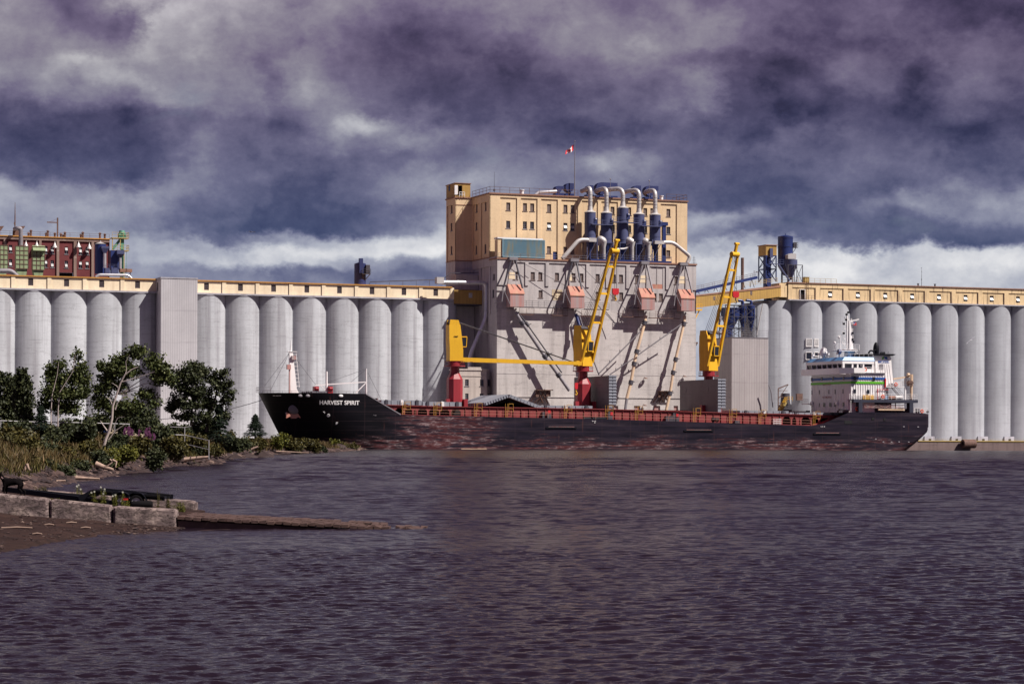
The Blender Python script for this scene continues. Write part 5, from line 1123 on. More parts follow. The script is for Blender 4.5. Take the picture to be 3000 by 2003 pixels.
m.loft([ringat((A.x+.8,541.7,A.z),0,fz*.55),ringat((A.x,541.7,A.z),0,fz*.55),ringat((A.x,541.7,A.z),0,fz),ringat((B.x,541.7,A.z),0,fz),ringat((B.x,541.7,A.z),0,fz*.55)],True,False)
build(m,'quay_fender','rsteel',None,'fat rusty cylindrical fender hanging on the quay wall right of the stern','fender',org=(A.x,541.7,0))
m = MB(); n = 1; m.quad((-400,544.2,GZ-.004),(500,544.2,GZ-.004),(500,1500,GZ-.004),(-400,1500,GZ-.004))
build(m,'ground','concrete',None,kind='structure',org=(0,544.2,0))
# ================================================================== THE SHIP
SN = 519.0; BM = 22.0; SC = SN+BM/2; SF = SN+BM
bow_tip = W(SC,757,1151); stem_w = W(SC,838,1312); bow_mid = W(SC,812,1262)
st_top = W(SC,2723,1212)
s_bt, s_bw = bow_tip[0], stem_w[0]
s_st = W(SN+.3,2723,1230)[0]; s_sw = W(SN+5,2664,1316)[0]
def s_bow(z):
    zt = bow_tip[2]
    u = max(-.25, min(1, z/zt)); return s_bw+(s_bt-s_bw)*u
def s_stern(z):
    z1 = W(SN,2723,1249)[2]
    if z >= z1: return s_st
    u = max(0,(z1-z)/z1); return s_st-(s_st-s_sw)*(u**2.4) if z > 0 else s_sw-(-z)*1.0
# top line of the hull on the near side: (s, z)
tops = [(s_bt,bow_tip[2])]
for x,y in ((900,1150.5),(1072,1153)): p = W(SN+1.5 if x<1000 else SN,x,y); tops.append((p[0],p[2]))
for x,y in ((1174,1213.5),(1240,1216.5),(1780,1227.7),(2378,1246.5),(2413,1240),(2489,1207),(2675,1208.5),(2723,1212)):
    p = W(SN,x,y); tops.append((p[0],p[2]))
def ztop_at(s):
    for (a,za),(b,zb) in zip(tops[:-1],tops[1:]):
        if a <= s <= b: return za+(zb-za)*(s-a)/(b-a)
    return tops[-1][1] if s > tops[0][0] else tops[0][1]
print('ship s', s_bt, s_bw, s_sw, s_st, 'length', s_st-s_bt, [(round(a,1),round(b,1)) for a,b in tops], 'shoulder', W(SN,1150,1260)[0])
def halfb(s, z):
    H = BM/2
    Lb = 24.0-9.0*max(0,min(1,z/12.0))          # entry length: fuller at deck level
    u = (s-s_bow(z))/Lb; fb = 1.0 if u >= 1 else max(0,1-(1-max(u,0))**2.3)**.72
    Ls = 7.0-6.3*max(0,min(1,z/4.5)); v = (s_stern(z)-s)/Ls
    fs_ = 1.0 if v >= 1 else max(0.0,1-(1-max(v,0))**2.6)**.55
    if z > 5.5: fs_ = max(fs_, .93)
    return H*fb*fs_
ship = thing('cargo_ship','long black bulk cargo ship with red deck and yellow cranes moored at the elevator','ship',(s_bt,SC,0))
NA, NV = 150, 16
knee = sorted(set([i/NA for i in range(NA+1)]+[ (t[0]-s_bt)/(s_st-s_bt)-.0 for t in tops[2:10]]+[i/600 for i in range(1,60)]+[1-i/600 for i in range(1,40)]))
def hull_side(sgn, zlo, off=0.0):
    grid = []
    for a in knee:
        s_nom = s_bt+(s_st-s_bt)*a; zt = ztop_at(s_nom); row = []
        for k in range(NV+1):
            z = zlo+(zt-zlo)*k/NV
            s = s_bow(z)+(s_stern(z)-s_bow(z))*a
            # keep the plating vertical amidships
            w = min(1, a/.14)*min(1,(1-a)/.10)
            s = s*(1-w)+s_nom*w
            row.append((s, SC-sgn*(halfb(s,z)+off), z))
        grid.append(row)
    return grid
for sgn in (1,):
    m = MB()
    for sg in (1,-1):
        g = hull_side(sg,-1.5); vs = [p for r in g for p in r]; n = NV+1; f = []
        for i in range(len(g)-1):
            for k in range(NV):
                q = (i*n+k,(i+1)*n+k,(i+1)*n+k+1,i*n+k+1); f.append(q if sg == 1 else q[::-1])
        m.add(vs,f,True)
    a_, b_ = hull_side(1,-1.5)[-1], hull_side(-1,-1.5)[-1]
    for k in range(NV): m.quad(a_[k],b_[k],b_[k+1],a_[k+1])
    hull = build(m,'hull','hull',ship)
# decks
zdk = W(SN,1780,1227.7)[2]-.25; zfc = bow_tip[2]-1.1; zpd = W(SN,2600,1208)[2]-.1
m = MB()
def deckstrip(mb,sa,sb,z,zz=None,n=30):
    for i in range(n):
        a = sa+(sb-sa)*i/n; b = sa+(sb-sa)*(i+1)/n; z0 = z if zz is None else z+(zz-z)*i/n; z1 = z if zz is None else z+(zz-z)*(i+1)/n
        ha, hb = halfb(a,z0)-.05, halfb(b,z1)-.05; mb.quad((a,SC-ha,z0),(b,SC-hb,z1),(b,SC+hb,z1),(a,SC+ha,z0))
s1 = tops[2][0]; s2 = tops[3][0]; s3 = tops[6][0]; s4 = tops[8][0]
deckstrip(m,s_bow(zfc)+.3,s1+3,zfc); m.box(s1+2.9,s1+3.0,SN+.6,SF-.6,tops[3][1]-.5,zfc)
deckstrip(m,s1+3,s4-2,tops[3][1]-.35,W(SN,2378,1246.5)[2]-.25); deckstrip(m,s4-6,s_st-.1,zpd)
build(m,'deck','deckred',ship)
# railings along the main deck
m = MB(); pts = []
for x,y in ((1180,1214.5),(1500,1221.5),(1780,1227.7),(2100,1236),(2378,1246.5)): p = W(SN+.15,x,y); pts.append(p)
m.rail(pts,1.25,.035,3.0,(.5,)); build(m,'deck_railing','pinkr',ship)
# hatch coaming, side seen through arched openings fore and aft
CD = SN+2.2
def cz(x,y): return W(CD,x,y)
ctop = [(1118,1186.5),(1280,1191.5),(1400,1193),(1780,1199.5),(2100,1209),(2300,1214),(2480,1219)]
def ctz(s):
    P_ = [cz(*p) for p in ctop]
    for a,b in zip(P_[:-1],P_[1:]):
        if a[0] <= s <= b[0]: return a[2]+(b[2]-a[2])*(s-a[0])/(b[0]-a[0])
    return P_[0][2] if s < P_[0][0] else P_[-1][2]
def bzz(s): return ztop_at(s)-.4
arch = []   # openings in pixels
for x0,x1 in ((1150,1155),(1158,1180),(1187,1208),(1212,1220),(1224,1252),(1257,1287),(1289.5,1317),(1321,1350),(2293,2317),(2321,2333),(2341,2344),(2348,2374),(2378,2398),(2404,2430),(2434,2450)):
    arch.append((cz(x0,1205)[0],cz(x1,1205)[0]))
seg = [cz(1118,1200)[0]]
m = MB(); s_e = cz(2470,1220)[0]
ar = sorted(arch); cur = seg[0]
def cpanel(a,b,lo,hi):
    n = max(1,int((b-a)/4))
    for i in range(n):
        p = a+(b-a)*i/n; q = a+(b-a)*(i+1)/n
        m.add([(p,CD,lo(p)),(q,CD,lo(q)),(q,CD,hi(q)),(p,CD,hi(p)),(p,CD+.3,lo(p)),(q,CD+.3,lo(q)),(q,CD+.3,hi(q)),(p,CD+.3,hi(p))],((0,1,2,3),(7,6,5,4),(0,4,5,1),(3,2,6,7),(0,3,7,4),(1,5,6,2)))
for a,b in ar:
    cpanel(cur,a,bzz,ctz); cpanel(a,b,lambda s: ctz(s)-.55,ctz); cpanel(a,b,bzz,lambda s: bzz(s)+.55); cur = b
    for e,sg in ((a,1),(b,-1)):     # rounded corners
        m.add([(e,CD,ctz(e)-.55),(e+sg*.5,CD,ctz(e)-.55),(e,CD,ctz(e)-1.1)],((0,1,2),))
cpanel(cur,s_e,bzz,ctz)
for k in range(60):      # web stiffeners
    s = seg[0]+(s_e-seg[0])*k/60+.4
    if any(a-.3 < s < b+.3 for a,b in ar): continue
    m.box(s,s+.08,CD-.25,CD,bzz(s),ctz(s)-.3)
build(m,'hatch_coaming','deckred',ship)
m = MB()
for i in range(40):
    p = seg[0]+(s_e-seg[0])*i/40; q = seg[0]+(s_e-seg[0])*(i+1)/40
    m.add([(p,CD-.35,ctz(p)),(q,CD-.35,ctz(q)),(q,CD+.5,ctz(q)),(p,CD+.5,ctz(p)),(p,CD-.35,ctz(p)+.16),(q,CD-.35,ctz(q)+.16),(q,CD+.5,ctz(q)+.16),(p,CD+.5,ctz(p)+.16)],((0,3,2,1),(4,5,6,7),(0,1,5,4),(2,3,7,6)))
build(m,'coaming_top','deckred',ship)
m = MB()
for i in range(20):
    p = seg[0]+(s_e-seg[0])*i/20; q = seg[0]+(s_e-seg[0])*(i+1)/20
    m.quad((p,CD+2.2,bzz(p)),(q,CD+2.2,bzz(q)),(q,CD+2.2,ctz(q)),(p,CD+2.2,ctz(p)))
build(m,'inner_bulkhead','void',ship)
m = MB(); m.box(seg[0]-.1,seg[0]+.2,CD,SF-2.2,bzz(seg[0]),ctz(seg[0])); m.box(s_e-.2,s_e+.1,CD,SF-2.2,bzz(s_e),ctz(s_e)); m.box(seg[0],s_e,SF-2.5,SF-2.2,zdk-.5,ctz(seg[0])-.4)
build(m,'coaming_end','deckred',ship)
# hatch covers
def cover(x0,x1,yt,lab):
    a = cz(x0,yt)[0]; b = cz(x1,yt)[0]; zt = cz((x0+x1)/2,yt)[2]; z0 = ctz((a+b)/2)+.17
    m = MB(); m.box(a,b,CD-.1,SF-2.3,z0,zt); o = build(m,'hatch_cover','hatchg',ship,label=lab)
    m = MB(); n = int((b-a)/1.6)
    for k in range(n):
        s = a+(b-a)*(k+.5)/n
        m.box(s-.05,s+.05,CD-.22,CD-.1,z0+.1,zt-.05)
    build(m,'cover_ribs','hatchg',o)
    for f_ in (.12,.5,.88):
        m = MB(); s = a+(b-a)*f_; m.box(s-.28,s+.05,CD-.35,CD-.1,z0-.1,zt+.12); m.box(s+.05,s+.4,CD-.3,CD-.1,z0-.1,zt+.05); build(m,'cover_clip','dsteel' if f_ != .5 else 'wsteel',o)
    return o
cover(1117,1235,1172,'closed grey hatch cover next to the forecastle'); cover(1238,1352,1177,'closed grey hatch cover just left of the first crane')
cover(1579,1735,1188,'closed grey hatch cover left of the middle crane'); cover(2167,2310,1203,'closed grey hatch cover right of the third crane'); cover(2313,2456,1208,'closed grey hatch cover beside the white superstructure')
def plate(name,mat,lab,p0,p1,th,d0,d1,par=ship):   # thick panel whose section runs p0->p1 in the (s,z) plane
    p0, p1 = Vector((p0[0],0,p0[1])), Vector((p1[0],0,p1[1])); t = (p1-p0).normalized(); nn = Vector((-t.z,0,t.x))*th
    pts = [(p.x,p.z) for p in (p0,p1,p1+nn,p0+nn)]
    m = MB(); m.prism(pts,d0,d1); o = build(m,name,mat,par,label=lab); recalc(o); return o,t,nn,(p1-p0).length,p0
# tented pair
L_ = cz(1421,1188); pk = cz(1489,1164); R_ = cz(1577,1196)
for (p,q,lab) in (((L_[0],L_[2]),(pk[0],pk[2]),'left half of the tented open hatch cover'),((pk[0]+.2,pk[2]),(R_[0],R_[2]),'right half of the tented open hatch cover')):
    o,t,nn,ln,b0 = plate('hatch_cover','hatchg',lab,p,q,.75,CD-.1,SF-2.3)
    m = MB(); n = 9
    for k in range(n):
        c = b0+t*ln*(k+.5)/n; m.add([tuple((c+t*e+nn*g))[0:1]+(CD-.24,)+tuple((c+t*e+nn*g))[2:3] for e,g in ((-.06,.1),(.06,.1),(.06,.9),(-.06,.9))]+[tuple((c+t*e+nn*g))[0:1]+(CD-.1,)+tuple((c+t*e+nn*g))[2:3] for e,g in ((-.06,.1),(.06,.1),(.06,.9),(-.06,.9))],((0,1,2,3),(0,4,5,1),(3,2,6,7),(0,3,7,4),(1,5,6,2)))
    build(m,'cover_ribs','hatchg',o)
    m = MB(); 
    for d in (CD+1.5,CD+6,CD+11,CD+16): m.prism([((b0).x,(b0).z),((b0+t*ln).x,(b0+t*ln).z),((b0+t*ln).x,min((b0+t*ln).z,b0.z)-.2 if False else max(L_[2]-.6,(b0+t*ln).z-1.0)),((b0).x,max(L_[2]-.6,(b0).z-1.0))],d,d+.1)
    build(m,'cover_shade_webs','void',o)  # near-black webs put in for the shade under the open cover
m = MB(); m.prism([(L_[0]+.5,L_[2]-.4),(pk[0],pk[2]-.3),(R_[0]-.5,L_[2]-.4)],SC+2,SC+2.2); build(m,'hold_shade_sheet','void',ship)  # added near-black sheet stands in for the shade inside the tented hatch
# upright folded stacks
for x0,x1,x2,yt,yb,lab in ((1784,1794,1804,1100,1196,'beside the middle crane'),(2103,2113,2124,1110,1204,'beside the third crane')):
    for k,(xa,xb) in enumerate(((x0,x1-1.2),(x1+1.2,x2))):
        a = cz(xa,yt); b = cz(xb,yb); zb_ = ctz(a[0])+.2
        D_end = WS(a[0], (1669 if x0 < 1900 else 1983), 1150)[1] if k == 0 else SF-2.5
        D_end = min(D_end, SF+2)
        m = MB(); m.box(a[0],b[0]-.0,CD,D_end,zb_ if k == 0 else zb_+1.0,a[2]); o = build(m,'hatch_cover','hatchd' if k == 0 else 'hatchg',ship,label='%s panel of the upright folded hatch covers %s' % ('left dark' if k == 0 else 'right grey',lab))
        m = MB(); m.box(a[0]-.02,b[0]+.02,CD-.2,CD,(zb_ if k == 0 else zb_+1.0),a[2]+.05)
        for j in range(10):
            z = zb_+1+(a[2]-zb_-1.3)*j/9; m.box(a[0]-.12,b[0]+.1,CD-.35,CD-.2,z,z+.22)
        build(m,'panel_edge','hatchg',o)
        if k == 0 and x0 > 1900:
            for yy,fr_ in ((1134,.27),(1135,.85)):
                dd_ = CD+(D_end-CD)*fr_; zz_ = a[2]-2.4; mm = MB(); mm.tube([(a[0]-.05,dd_,zz_),(a[0]+.02,dd_,zz_)],.65,16); build(mm,'round_recess','hatchd',o)
# ladders, small fittings on the coaming
for x,y in ((1182,1202),(1274,1203),(1393,1206),(1484,1209),(1656,1214),(1864,1219),(1777,1216),(2034,1224),(2140,1228),(2226,1231),(2385,1236)):
    p = W(CD-.5,x,y); s = p[0]; zb_ = bzz(s); zt = ctz(s)+1.0
    m = MB()
    for e in (-.28,.28): m.beam((s+e,CD-.5,zb_),(s+e,CD-.5,zt),.06)
    for k in range(8): z = zb_+.35*k+.2; m.beam((s-.28,CD-.5,z),(s+.28,CD-.5,z),.05)
    m.box(s+.5,s+1.7,CD-.55,CD-.48,zt-1.9,zt-1.83); m.box(s+.5,s+1.7,CD-.55,CD-.48,zt-1.2,zt-1.13); m.box(s+.5,s+1.7,CD-.55,CD-.48,zt-.1,zt); m.box(s+.5,s+.57,CD-.55,CD-.48,zt-1.9,zt); m.box(s+1.63,s+1.7,CD-.55,CD-.48,zt-1.9,zt)
    build(m,'coaming_ladder','olad',ship)
for x,y,w_,h_ in ((1592,1213,.5,1.4),(1609,1210,1.0,1.0),(1788,1217,1.1,1.7),(1965,1222,1.5,1.2),(1975,1219,.6,1.8),(1985,1220,.8,1.7),(1956,1224,1.0,1.2),(2160,1233,1.3,.8)):
    p = W(CD-.6,x,y); m = MB(); m.box(p[0]-w_/2,p[0]+w_/2,CD-.7,CD-.05,bzz(p[0]),bzz(p[0])+h_*1.35); build(m,'deck_box','dsteel',ship)
for x,y in ((1609,1206),(1792,1211),(1984.5,1216)):
    p = W(CD-.75,x,y); m = MB(); m.box(p[0]-.3,p[0]+.3,CD-.78,CD-.71,p[2]-.35,p[2]+.35); build(m,'fire_sign','red',ship)
for x,y in ((1361,1215),(1381,1215),(1409,1216),(1720,1223.5),(1745,1224),(1766,1224),(2095,1233)):
    p = W(SN+.7,x,y); m = MB(); m.tube([(p[0]-.9,SN+.7,zdk+.35),(p[0]+.9,SN+.7,zdk+.35)],.42,12); m.beam((p[0]-.5,SN+.7,zdk-.3),(p[0]-.5,SN+.7,zdk+.5),.5); m.beam((p[0]+.5,SN+.7,zdk-.3),(p[0]+.5,SN+.7,zdk+.5),.5); build(m,'bollard','black',ship)
m = MB(); a = W(CD-.3,2265,1224); m.box(a[0],a[0]+2.2,CD-.4,CD-.3,bzz(a[0])+.2,bzz(a[0])+.28)
for k in range(6): m.box(a[0]+.4*k,a[0]+.4*k+.08,CD-.4,CD-.3,bzz(a[0])+.2,bzz(a[0])+1.9)
for k in range(4): m.box(a[0],a[0]+2.2,CD-.42,CD-.38,bzz(a[0])+.2+.5*k,bzz(a[0])+.3+.5*k)
build(m,'deck_grating','wsteel',ship)
# recessed fairlead slots with a bright rubbing bar
for x0,x1,y in ((1604,1684,1250),(2008,2085,1259),(2387,2459,1268)):
    a = W(SN,x0,y)[0]; b = W(SN,x1,y)[0]; z = W(SN,(x0+x1)/2,y)[2]
    m = MB(); m.box(a-.4,b+.4,SN-.18,SN-.02,z-.38,z-.0); o = build(m,'rubbing_strake','black',ship)
    m = MB(); m.box(a+.2,b-.2,SN-.24,SN-.1,z+.003,z+.075); build(m,'strake_edge','pinkw',o)
m = MB(); a = W(SN,1350,1313); b = W(SN,1424,1314.5); m.box(a[0],b[0],SN-.35,SN-.05,.02,.14); m.box(a[0]+4,b[0],SN-.36,SN-.34,.14,.2); build(m,'waterline_boom','spout',ship)
# name and marks: letters laid on the flared bow by projecting them on to the plating
def on_hull(px,py,off=.06):
    D = SN
    for _ in range(14):
        p = W(D,px,py); D = SC-halfb(p[0],p[2])-off
    return W(D,px,py)
def hull_text(body,x0,y0,x1,y1,mat,name,off=.0):
    cu = bpy.data.curves.new('t','FONT'); cu.body = body; cu.offset = off; ob = bpy.data.objects.new('t',cu); COL.objects.link(ob); bpy.context.view_layer.update()
    me = bpy.data.meshes.new_from_object(ob.evaluated_get(bpy.context.evaluated_depsgraph_get())); vs = [v.co.copy() for v in me.vertices]
    ax,bx = min(v.x for v in vs),max(v.x for v in vs); ay,by = min(v.y for v in vs),max(v.y for v in vs)
    m = MB(); m.add([on_hull(x0+(v.x-ax)/(bx-ax)*(x1-x0)+0, y1-(v.y-ay)/(by-ay)*(y1-y0)+(v.x-ax)/(bx-ax)*1.0) for v in vs],[tuple(f.vertices) for f in me.polygons])
    bpy.data.objects.remove(ob); bpy.data.meshes.remove(me); return build(m,name,mat,ship)
hull_text('HARVEST SPIRIT',936.5,1172.3,1053,1184.8,'wsteel','ship_name',.022)
for x,y,w_,h_ in ((803,1158.5,3.2,3),(812,1158.5,4,3.2),(820,1158.2,3.2,3)):
    m = MB(); c = [on_hull(x-w_,y-h_/2+.8),on_hull(x+w_,y-h_/2+.8),on_hull(x+w_,y+h_/2),on_hull(x-w_,y+h_/2)]; m.add(c,((0,1,2,3),)); build(m,'bow_fairlead','petal',ship)
for x,y in ((880,1159),(902,1159.3),(998.5,1159.5)):
    p = on_hull(x,y,.1); m = MB(); m.ball(p,(.55,.2,.35),12,8); build(m,'bow_fairlead','steel' if x < 990 else 'wsteel',ship)
def ringpath(px,py,r,n=20): return [on_hull(px+r*math.cos(2*math.pi*k/n),py+r*math.sin(2*math.pi*k/n),.07) for k in range(n+1)]
m = MB(); m.tube(ringpath(962,1216.6,3.8),.07,6,False); m.tube([on_hull(959.5,1214,.07),on_hull(964.5,1219,.07)],.07,6); m.tube([on_hull(964.5,1214,.07),on_hull(959.5,1219,.07)],.07,6); build(m,'thruster_mark','wsteel',ship)
m = MB()
for a,b in (((947,1207),(951,1206)),((950,1206),(950.5,1210)),((984,1238),(990,1238)),((984,1241.5),(988,1241)),((985,1238),(984,1243)),((837,1209),(839.5,1214)),((840,1209),(840.5,1214)),((837,1209),(840,1209)),((837.5,1214),(840.5,1214))):
    m.tube([on_hull(*a,.07),on_hull(*b,.07)],.09,5)
build(m,'draft_marks','wsteel',ship)
m = MB()
for x in (1735,1739.5,1744): m.tube([W(SN-.05,x,1232),W(SN-.05,x+.4,1234.5)],.12,5)
m.tube([W(SN-.05,1741,1238),W(SN-.05,1744,1238)],.1,5); build(m,'load_marks','wsteel',ship)
m = MB()
for x in (2405,2410,2415): m.tube([W(SN-.05,x,1248),W(SN-.05,x+.4,1250.5)],.13,5)
build(m,'load_marks','wsteel',ship)
hull_text('5.180',1094,1214,1103,1217,'steel','draft_figures',.0)
# anchor in its bolster
c = on_hull(861,1199,.0); m = MB(); m.ball((c[0],c[1]-.15,c[2]),(1.35,.55,1.1),20,12); build(m,'anchor_bolster','hatchd',ship)
c = on_hull(858,1215,.35); m = MB(); m.prism([(c[0]-1.7,c[2]-.75),(c[0]-1.0,c[2]-.45),(c[0]-.3,c[2]-.8),(c[0]+.5,c[2]-.8),(c[0]+1.1,c[2]-.45),(c[0]+1.6,c[2]-.75),(c[0]+1.55,c[2]+.55),(c[0]+.9,c[2]+.25),(c[0]-.8,c[2]+.25),(c[0]-1.6,c[2]+.6)],c[1]-.7,c[1]-.1); m.beam((c[0],c[1]-.3,c[2]),(c[0]+.1,c[1]-.1,c[2]+1.5),.3); build(m,'anchor','pinkr',ship)
# bow bulwark rail, pulpit, foremast and derricks
zf = bow_tip[2]
m = MB(); pts = []
for k in range(14):
    s = s_bt+.5+(s1-s_bt)*k/13; z = ztop_at(s); pts.append((s,SC-halfb(s,z)+.1,z))
m.rail(pts,.45,.03,2.2,()); build(m,'bulwark_rail','dsteel',ship)
m = MB(); a = (s_bt+.1,SC-.6,zf); m.rail([(s_bt-.2,SC-1.6,zf),(s_bt+2.3,SC-2.2,zf)],1.3,.05,.8); m.rail([(s_bt-.2,SC-1.6,zf),(s_bt-.2,SC+1.2,zf)],1.3,.05,.8); build(m,'bow_pulpit','steel',ship)
MD = SC-1
fb0 = P(MD,M6,498,450); fb1 = P(MD,M6,560,450); ft0 = P(MD,M6,492,100); ft1 = P(MD,M6,526,100)
m = MB(); m.loft([[(fb0[0],MD-.8,zf-1),(fb1[0],MD-.8,zf-1),(fb1[0],MD+.8,zf-1),(fb0[0],MD+.8,zf-1)],[(fb0[0],MD-.7,fb0[2]),(fb1[0],MD-.7,fb1[2]),(fb1[0],MD+.7,fb1[2]),(fb0[0],MD+.7,fb0[2])],[(ft0[0],MD-.35,ft0[2]),(ft1[0],MD-.35,ft1[2]),(ft1[0],MD+.35,ft1[2]),(ft0[0],MD+.35,ft0[2])]])
m.prism([(fb1[0]-.2,zf-1),(fb1[0]+1.3,zf-1),(fb1[0]-.2,fb1[2]+.3)],MD-.2,MD+.2)
p = P(MD,M5,512,860); m.tube([((ft0[0]+ft1[0])/2,MD,ft0[2]),(p[0],MD,p[2])],[.22,.08],8)
m.box(ft0[0]-.4,ft1[0]+1.0,MD-.5,MD+.5,ft0[2]-.06,ft0[2]+.06)
fm = build(m,'foremast','white',ship)
m = MB()
for k in range(9):
    z = fb1[2]+(ft1[2]-fb1[2])*(k+.3)/9; s = fb1[0]+(ft1[0]-fb1[0])*(k+.3)/9; m.beam((s-.1,MD-.3,z),(s+.95,MD-.3,z),.08)
m.beam((fb1[0]+.75,MD-.3,fb1[2]),(ft1[0]+.75,MD-.3,ft1[2]),.09); build(m,'mast_ladder','wsteel',fm)
m = MB(); q = P(MD,M6,482,250); m.box(q[0]-.45,q[0]+.45,MD-1,MD-.3,q[2]-.6,q[2]+.5); m.beam((q[0]+.2,MD-.6,zf-1),(q[0]+.2,MD-.6,q[2]),.32); q = P(MD,M6,530,150); m.box(q[0]-.5,q[0]+.4,MD-.9,MD-.4,q[2]-.7,q[2]+.2); build(m,'mast_light','pinkw',fm)
m = MB()
for a,b in (((490,120),(250,440)),((490,125),(305,490)),((560,170),(755,425)),((1250,270),(880,400)),((1250,275),(1100,400)),((1265,300),(1400,575))): m.tube([P(MD,M6,*a),P(MD,M6,*b)],.035,4)
build(m,'stay_wires','dsteel',ship)
m = MB(); MDq = SC-4
a = P(MDq,M6,862,505); b = P(MDq,M6,862,295); m.tube([(a[0],MDq,zf-1.1),(a[0],MDq,b[2])],[.3,.22],12)
a2 = P(MDq,M6,1252,512); b2 = P(MDq,M6,1252,268); m.tube([(a2[0],MDq,zf-1.1),(a2[0],MDq,b2[2])],[.22,.14],12)
m.beam(P(MDq,M6,750,430),P(MDq,M6,1250,398),.22); m.beam(P(MDq,M6,800,430),P(MDq,M6,850,480),.12); m.beam(P(MDq,M6,1150,505),P(MDq,M6,1250,405),.2); build(m,'derrick','wsteel',ship)
for x0,x1 in ((733,778),(870,915)):
    a = P(MDq,M6,x0,442); b = P(MDq,M6,x1,500); m = MB(); m.box(a[0],b[0],MDq-.8,MDq+.8,zf-1.1,a[2]); m.tube([(a[0]+.2,MDq-.9,a[2]-.5),(b[0]-.1,MDq-.9,a[2]-.5)],.35,10); build(m,'deck_vent','cred',ship)
m = MB()
for k in range(9):
    s = P(MDq,M6,615+22*k,490)[0]; m.cyl((s,SC-5),.3,.3,zf-1.1,zf+.25+.25*random.random(),10)
m.tube([(P(MDq,M6,700,490)[0],SC-5,zf+.1),(P(MDq,M6,850,490)[0],SC-5,zf+.1)],.35,10); build(m,'windlass','dsteel',ship)
# sloping bulwark plate at the forecastle break
m = MB(); a = tops[2]; b = tops[3]; m.add([(a[0],SN-.05,a[1]+.1),(b[0],SN-.05,b[1]+.1),(b[0],SN+.5,b[1]+.1),(a[0],SN+.5,a[1]+.1),(a[0],SN-.05,a[1]-.15),(b[0],SN-.05,b[1]-.15),(b[0],SN+.5,b[1]-.15),(a[0],SN+.5,a[1]-.15)],((0,1,2,3),(7,6,5,4),(0,4,5,1),(2,6,7,3))); build(m,'bulwark_cap','steel',ship)
